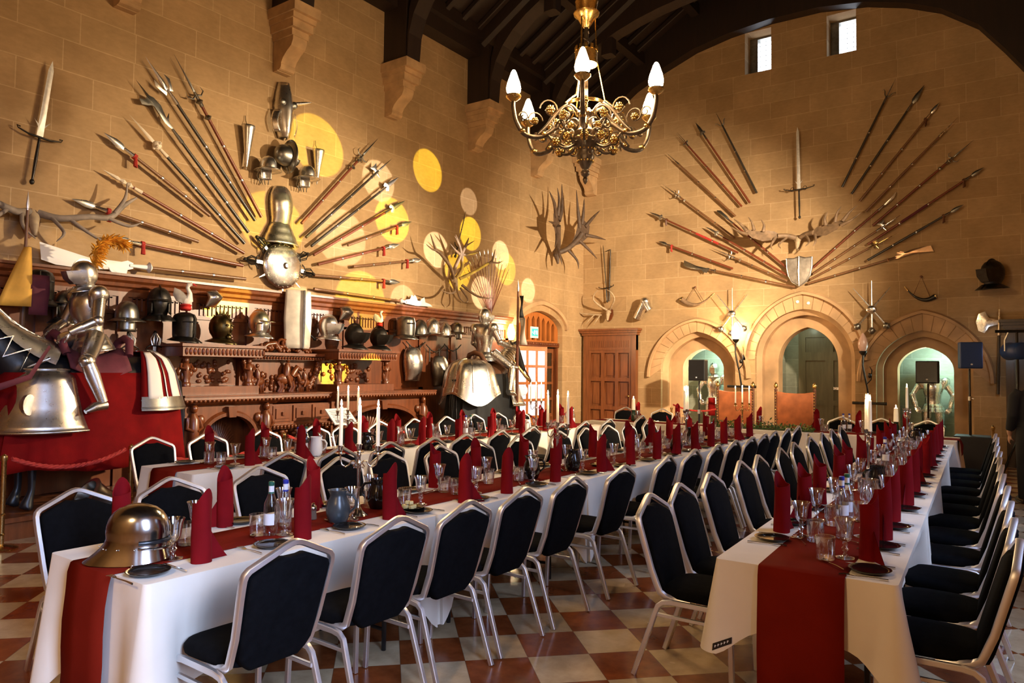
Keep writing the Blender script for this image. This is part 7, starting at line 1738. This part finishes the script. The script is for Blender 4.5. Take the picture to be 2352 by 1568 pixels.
# ================================================================== chandelier
M['bulb'] = emit('glowing chandelier globe', (1.0, .74, .44), 60)
D_CH = 8.0
cp_ = lambda x, y: atD(x, y, D_CH)
cc = cp_(1345, 300); CX, CY = cc.x, cc.y
zz = lambda y: cp_(1345, y).z
ch = thing('chandelier', 'bronze and gilt chandelier with glowing glass globes hanging from the roof', 'chandelier', (CX, CY, 0), 0)
mb = MB(); mb.tube([(0, 0, zz(60)), (0, 0, zz(180)), (0, 0, zz(290))], [.025, .022, .025], 10)
for i in range(40): a = i*.55; z = zz(70)+(zz(150)-zz(70))*i/40; mb.ell((.024*math.cos(a), .024*math.sin(a), z), (.012, .012, .012), 5, 4)
mb.tube([(0, 0, zz(5)), (0, 0, 11.0)], .012, 6); mb.build('stem', 'bronze', ch, 60)
mb = MB(); mb.lathe([(.03, zz(60)), (.07, zz(48)), (.10, zz(36)), (.14, zz(30)), (.145, zz(26)), (.11, zz(22)), (.12, zz(8)), (.13, zz(0)), (.10, zz(0)-.0)], 24); mb.build('ceiling_cup', 'gold', ch, 50)
mb = MB(); z0, z1 = zz(147), zz(115); mb.lathe([(.10, z0), (.128, z0), (.128, z0+.03), (.122, z0+.035), (.125, z1), (.118, z1), (.115, z0+.03)], 28)
for i in range(12): a = 2*PI*i/12; mb.M = Matrix.Translation((.123*math.cos(a), .123*math.sin(a), z1)) @ Matrix.Rotation(a, 4, 'Z'); mb.box((0, 0, .02), (.012, .03, .05)); mb.M = Matrix()
mb.build('crown_ring', 'gold', ch, 40)
mb = MB(); mb.lathe([(.002, zz(425)), (.02, zz(420)), (.03, zz(414)), (.018, zz(408)), (.045, zz(403)), (.05, zz(397)), (.03, zz(390)), (.05, zz(385)), (.08, zz(372)), (.10, zz(360)), (.085, zz(352)), (.10, zz(345)), (.155, zz(330)), (.16, zz(322)), (.13, zz(316)), (.14, zz(305)), (.09, zz(296)), (.075, zz(270)), (.10, zz(262)), (.04, zz(250))], 24, fl=lambda a, z: 1+.04*math.cos(8*a)); mb.build('body', 'bronze', ch, 50)
mb = MB()
for y, r in ((372, .088), (345, .108), (322, .163), (262, .105)):
    for i in range(16): a = 2*PI*i/16; mb.ell((r*math.cos(a), r*math.sin(a), zz(y)), (.012, .012, .012), 6, 4)
mb.build('gilt_beads', 'gold', ch, 60)
mb = MB(); zr = zz(245); mb.lathe([(.20, zr), (.215, zr), (.215, zr+.035), (.20, zr+.035), (.20, zr)], 32, caps=False); mb.build('gilt_hoop', 'gold', ch, 40)
mb = MB()
for i in range(3): a = 2*PI*i/3+.5; mb.tube([(.115*math.cos(a), .115*math.sin(a), zz(130)), (.21*math.cos(a), .21*math.sin(a), zz(230)), (.42*math.cos(a), .42*math.sin(a), zz(262))], .009, 6); mb.tube([(.11*math.cos(a), .11*math.sin(a), zz(115)), (.10*math.cos(a), .10*math.sin(a), zz(40))], .008, 6)
mb.build('stay_rod', 'gold', ch, 60)
# arms: directions fitted to the globes seen
GL = [(1185, 232), (1317, 176), (1487, 205), (1503, 276), (1231, 288), (1362, 300)]
vr = V((rt.x, rt.y, 0)).normalized(); vf = V((fw.x, fw.y, 0)).normalized()
tilt_ = .0
angs = [196, 246+20, 318+34, 20, 150, 85]
ARM = []
rad = .84
for i, ang in enumerate((198, 262, 324, 24, 138, 82)):
    a = math.radians(ang); d = vr*math.cos(a)+vf*math.sin(a); ARM.append(d)
    r = rad; zb = (zz(234), zz(178), zz(206), zz(272), zz(278), zz(262))[i]
    zb = (zz(234), zz(186), zz(206), zz(268), zz(282), zz(262))[i]
    zb = zz(240)
    P = lambda q, z: V((d.x*q, d.y*q, z))
    mb = MB(); mb.tube(smoothpath([P(.06, zz(305)), P(.20, zz(285)), P(.34, zz(300)), P(.52, zz(326)), P(.70, zz(326)), P(.80, zz(302)), P(r, zz(270)), P(r, zb-.06)]), smoothrad([.032, .028, .026, .026, .026, .025, .023, .021]), 8)
    mb.tube(smoothpath([P(.06, zz(268)), P(.18, zz(245)), P(.32, zz(262)), P(.46, zz(300)), P(.56, zz(322))]), .019, 7); mb.tube(smoothpath([P(.10, zz(330)), P(.22, zz(345)), P(.34, zz(340)), P(.46, zz(318))]), .016, 7)
    s = d.cross(V((0, 0, 1)))
    def scroll(c, R0, turns, sgn, k=9, rr=.009):
        pts = [c+d*(sgn*R0*(1-t*.75)*math.cos(t*turns*2*PI))+V((0, 0, R0*(1-t*.75)*math.sin(t*turns*2*PI))) for t in [j/(k*2) for j in range(k*2+1)]]; mb.tube(pts, rr, 6)
    scroll(P(.42, zz(262)), .12, 1.2, 1); scroll(P(.60, zz(290)), .095, 1.2, -1); scroll(P(.36, zz(335)), .10, 1.2, 1); scroll(P(.24, zz(320)), .08, 1.0, -1); scroll(P(.72, zz(285)), .06, 1.2, 1)
    arm = mb.build('arm', 'bronze', ch, 60)
    for q, z, R0 in ((.42, zz(262), .05), (.36, zz(335), .05), (.60, zz(292), .04), (.24, zz(322), .042)):
        mb = MB()
        for sd in (-1, 1):
            c = P(q, z)+s*(sd*.018)
            for j in range(6): b = 2*PI*j/6; mb.ell(tuple(c+d*(R0*.62*math.cos(b))+V((0, 0, R0*.62*math.sin(b)))), (R0*.42, R0*.42, R0*.42), 6, 4)
            mb.ell(tuple(c+s*sd*.012), (R0*.4,)*3, 6, 4)
        mb.build('rosette', 'gold', arm, 60)
    for q, z in ((.30, zz(296)), (.50, zz(320)), (.74, zz(318))): mb = MB(); mb.ell(tuple(P(q, z)), (.038, .038, .03), 8, 5); mb.build('gilt_knot', 'gold', arm, 60)
    mb = MB(); c = P(r, 0); mb.lathe([(.02, zb-.07), (.045, zb-.055), (.075, zb-.03), (.085, zb-.015), (.08, zb), (.05, zb+.004)], 16, c=(c.x, c.y, 0)); mb.build('candle_cup', 'gold', ch, 50)
    mb = MB(); mb.lathe([(.05, zb+.005), (.072, zb+.04), (.078, zb+.08), (.066, zb+.14), (.045, zb+.20), (.03, zb+.245), (.016, zb+.27), (.002, zb+.275)], 16, c=(c.x, c.y, 0), fl=lambda a, z: 1+.05*math.cos(7*a)); mb.build('globe', 'bulb', ch, 60)
# slightly tipped, as it hangs in the picture

for i in range(6):
    a = math.radians((228, 293, 354, 53, 110, 170)[i]); d = vr*math.cos(a)+vf*math.sin(a); s = d.cross(V((0, 0, 1)))
    P = lambda q, z: V((d.x*q, d.y*q, z))
    mb = MB()
    for q, z, R0, sg in ((.30, zz(330), .10, 1), (.36, zz(285), .11, -1), (.22, zz(300), .09, 1), (.44, zz(312), .07, 1)):
        mb.tube([P(q, z)+s*(sg*R0*(1-t*.75)*math.cos(t*2.6*PI))+V((0, 0, R0*(1-t*.75)*math.sin(t*2.6*PI))) for t in [j/20 for j in range(21)]], .010, 6)
    mb.tube(smoothpath([P(.08, zz(318)), P(.20, zz(335)), P(.34, zz(318)), P(.46, zz(300))]), .013, 7); sc_ = mb.build('scrollwork', 'bronze', ch, 60)
    for q, z, R0 in ((.34, zz(330), .052), (.40, zz(285), .055), (.27, zz(303), .045)):
        mb = MB(); c = P(q, z)
        for j in range(7): b = 2*PI*j/7; mb.ell(tuple(c+s*(R0*.62*math.cos(b))+V((0, 0, R0*.62*math.sin(b)))), (R0*.38,)*3, 6, 4)
        mb.ell(tuple(c+d*.012), (R0*.42,)*3, 6, 4); mb.build('rosette', 'gold', sc_, 60)
# ================================================================== light
def lamp(name, t, loc, power, col, size=.1, look=None, spot=None, blend=.3, sx=None, sy=None):
    l = bpy.data.lights.new(name, t); l.energy = power; l.color = col
    if t == 'AREA':
        l.shape = 'RECTANGLE'; l.size = sx; l.size_y = sy
    else: l.shadow_soft_size = size
    if spot: l.spot_size = math.radians(spot); l.spot_blend = blend
    o = bpy.data.objects.new(name, l); COL.objects.link(o); o.location = loc
    if look is not None: o.rotation_euler = (V(look)-V(loc)).to_track_quat('-Z', 'Y').to_euler()
    return o
WARM = (1.0, .66, .33)
# daylight from outside through the tall windows
COOL = (.46, .62, 1.0)
for k, (a, b) in enumerate(wins):
    l = lamp('window_daylight', 'AREA', (WRX+.55, (a+b)/2, 2.9), (15, 95, 40, 30)[k], COOL, look=[(-3.4, 0, .6), (-3.3, 1.7, .45), (-1.0, 5.4, .4), (-1.0, 9.6, .4)][k], sx=b-a, sy=3.2)
    l.data.spread = math.radians((120, 62, 75, 75)[k])
# unseen lamp added behind the camera as fill, then the chandelier in view
lamp('chandelier_lamp', 'POINT', (-1.6, -2.0, 4.0), 330, WARM, .35)
lamp('chandelier_lamp', 'POINT', (CX, CY, 4.78), 400, WARM, .30)
# stage lamps on the window side of the hall
lamp('stage_lamp', 'SPOT', (1.2, 12.2, 4.6), 8000, (1, .79, .53), .12, look=(-9.0, 7.2, 1.9), spot=46, blend=.9)
lamp('stage_lamp', 'SPOT', (1.25, 9.5, 4.6), 8500, (1, .79, .54), .15, look=(-8.0, 16, 2.9), spot=56, blend=1.0)
# light spots thrown on the left wall by the effect lamp beside the far door
EFF = V((.9, 13.4, 2.9))
YEL = (1.0, .80, .06); WHT = (1.0, .88, .76)
for x, y, h, c, e in ((730, 335, 138, YEL, 1), (983, 392, 96, YEL, 1), (902, 506, 104, YEL, 1.3), (1081, 537, 78, YEL, 1.2), (830, 690, 140, YEL, 1.0), (1163, 618, 76, YEL, .9), (628, 515, 150, YEL, 1.0), (1052, 622, 92, YEL, 1.1), (738, 858, 74, YEL, 2.2), (506, 700, 92, YEL, 1.6),
                      (870, 416, 94, WHT, .9), (786, 546, 134, WHT, .8), (1002, 574, 84, WHT, 1.5), (1150, 586, 68, WHT, 1.3), (1213, 667, 58, WHT, 1.2), (1106, 672, 78, WHT, 1.4), (1077, 463, 62, WHT, .5), (926, 692, 78, WHT, .9), (690, 715, 120, WHT, .8), (1055, 890, 90, WHT, .8)):
    t = onX(x, y, WLX); dep = (t-CAM).dot(fw); D = (t-EFF).length
    lamp('effect_spot', 'SPOT', EFF, 8500*e*(D/11)**2, c, .015, look=t, spot=math.degrees(2*math.atan(h*dep/F/2/D)), blend=.12)
# cool lamps inside the two niches and the passage
for k, e in ((0, 42), (2, 46)):
    lamp('niche_lamp', 'POINT', (AR[k]['cx']+.25, WEY+.80, 1.95), e, (.62, 1.0, .90), .06)
lamp('passage_lamp', 'POINT', (AR[1]['cx']-.45, WEY+1.3, 2.7), 10, (.85, 1.0, .75), .06)
lamp('sconce_lamp', 'POINT', SC1+V((.12, 0, .05)), 45, WARM, .06)
lamp('torch_lamp_light', 'POINT', SC2+V((0, -.14, .05)), 60, WARM, .06)
w = bpy.data.worlds.new('world'); sc.world = w; w.use_nodes = True
bg = w.node_tree.nodes['Background']; bg.inputs[0].default_value = (.6, .75, 1, 1); bg.inputs[1].default_value = .15
cy = sc.cycles
cy.max_bounces = 7; cy.diffuse_bounces = 3; cy.glossy_bounces = 4; cy.transmission_bounces = 6; cy.transparent_max_bounces = 24
cy.caustics_reflective = False; cy.caustics_refractive = False; cy.sample_clamp_indirect = 4; cy.blur_glossy = 1.0
cy.use_adaptive_sampling = True; cy.adaptive_threshold = .02
cy.use_denoising = True
bpy.context.view_layer.update()
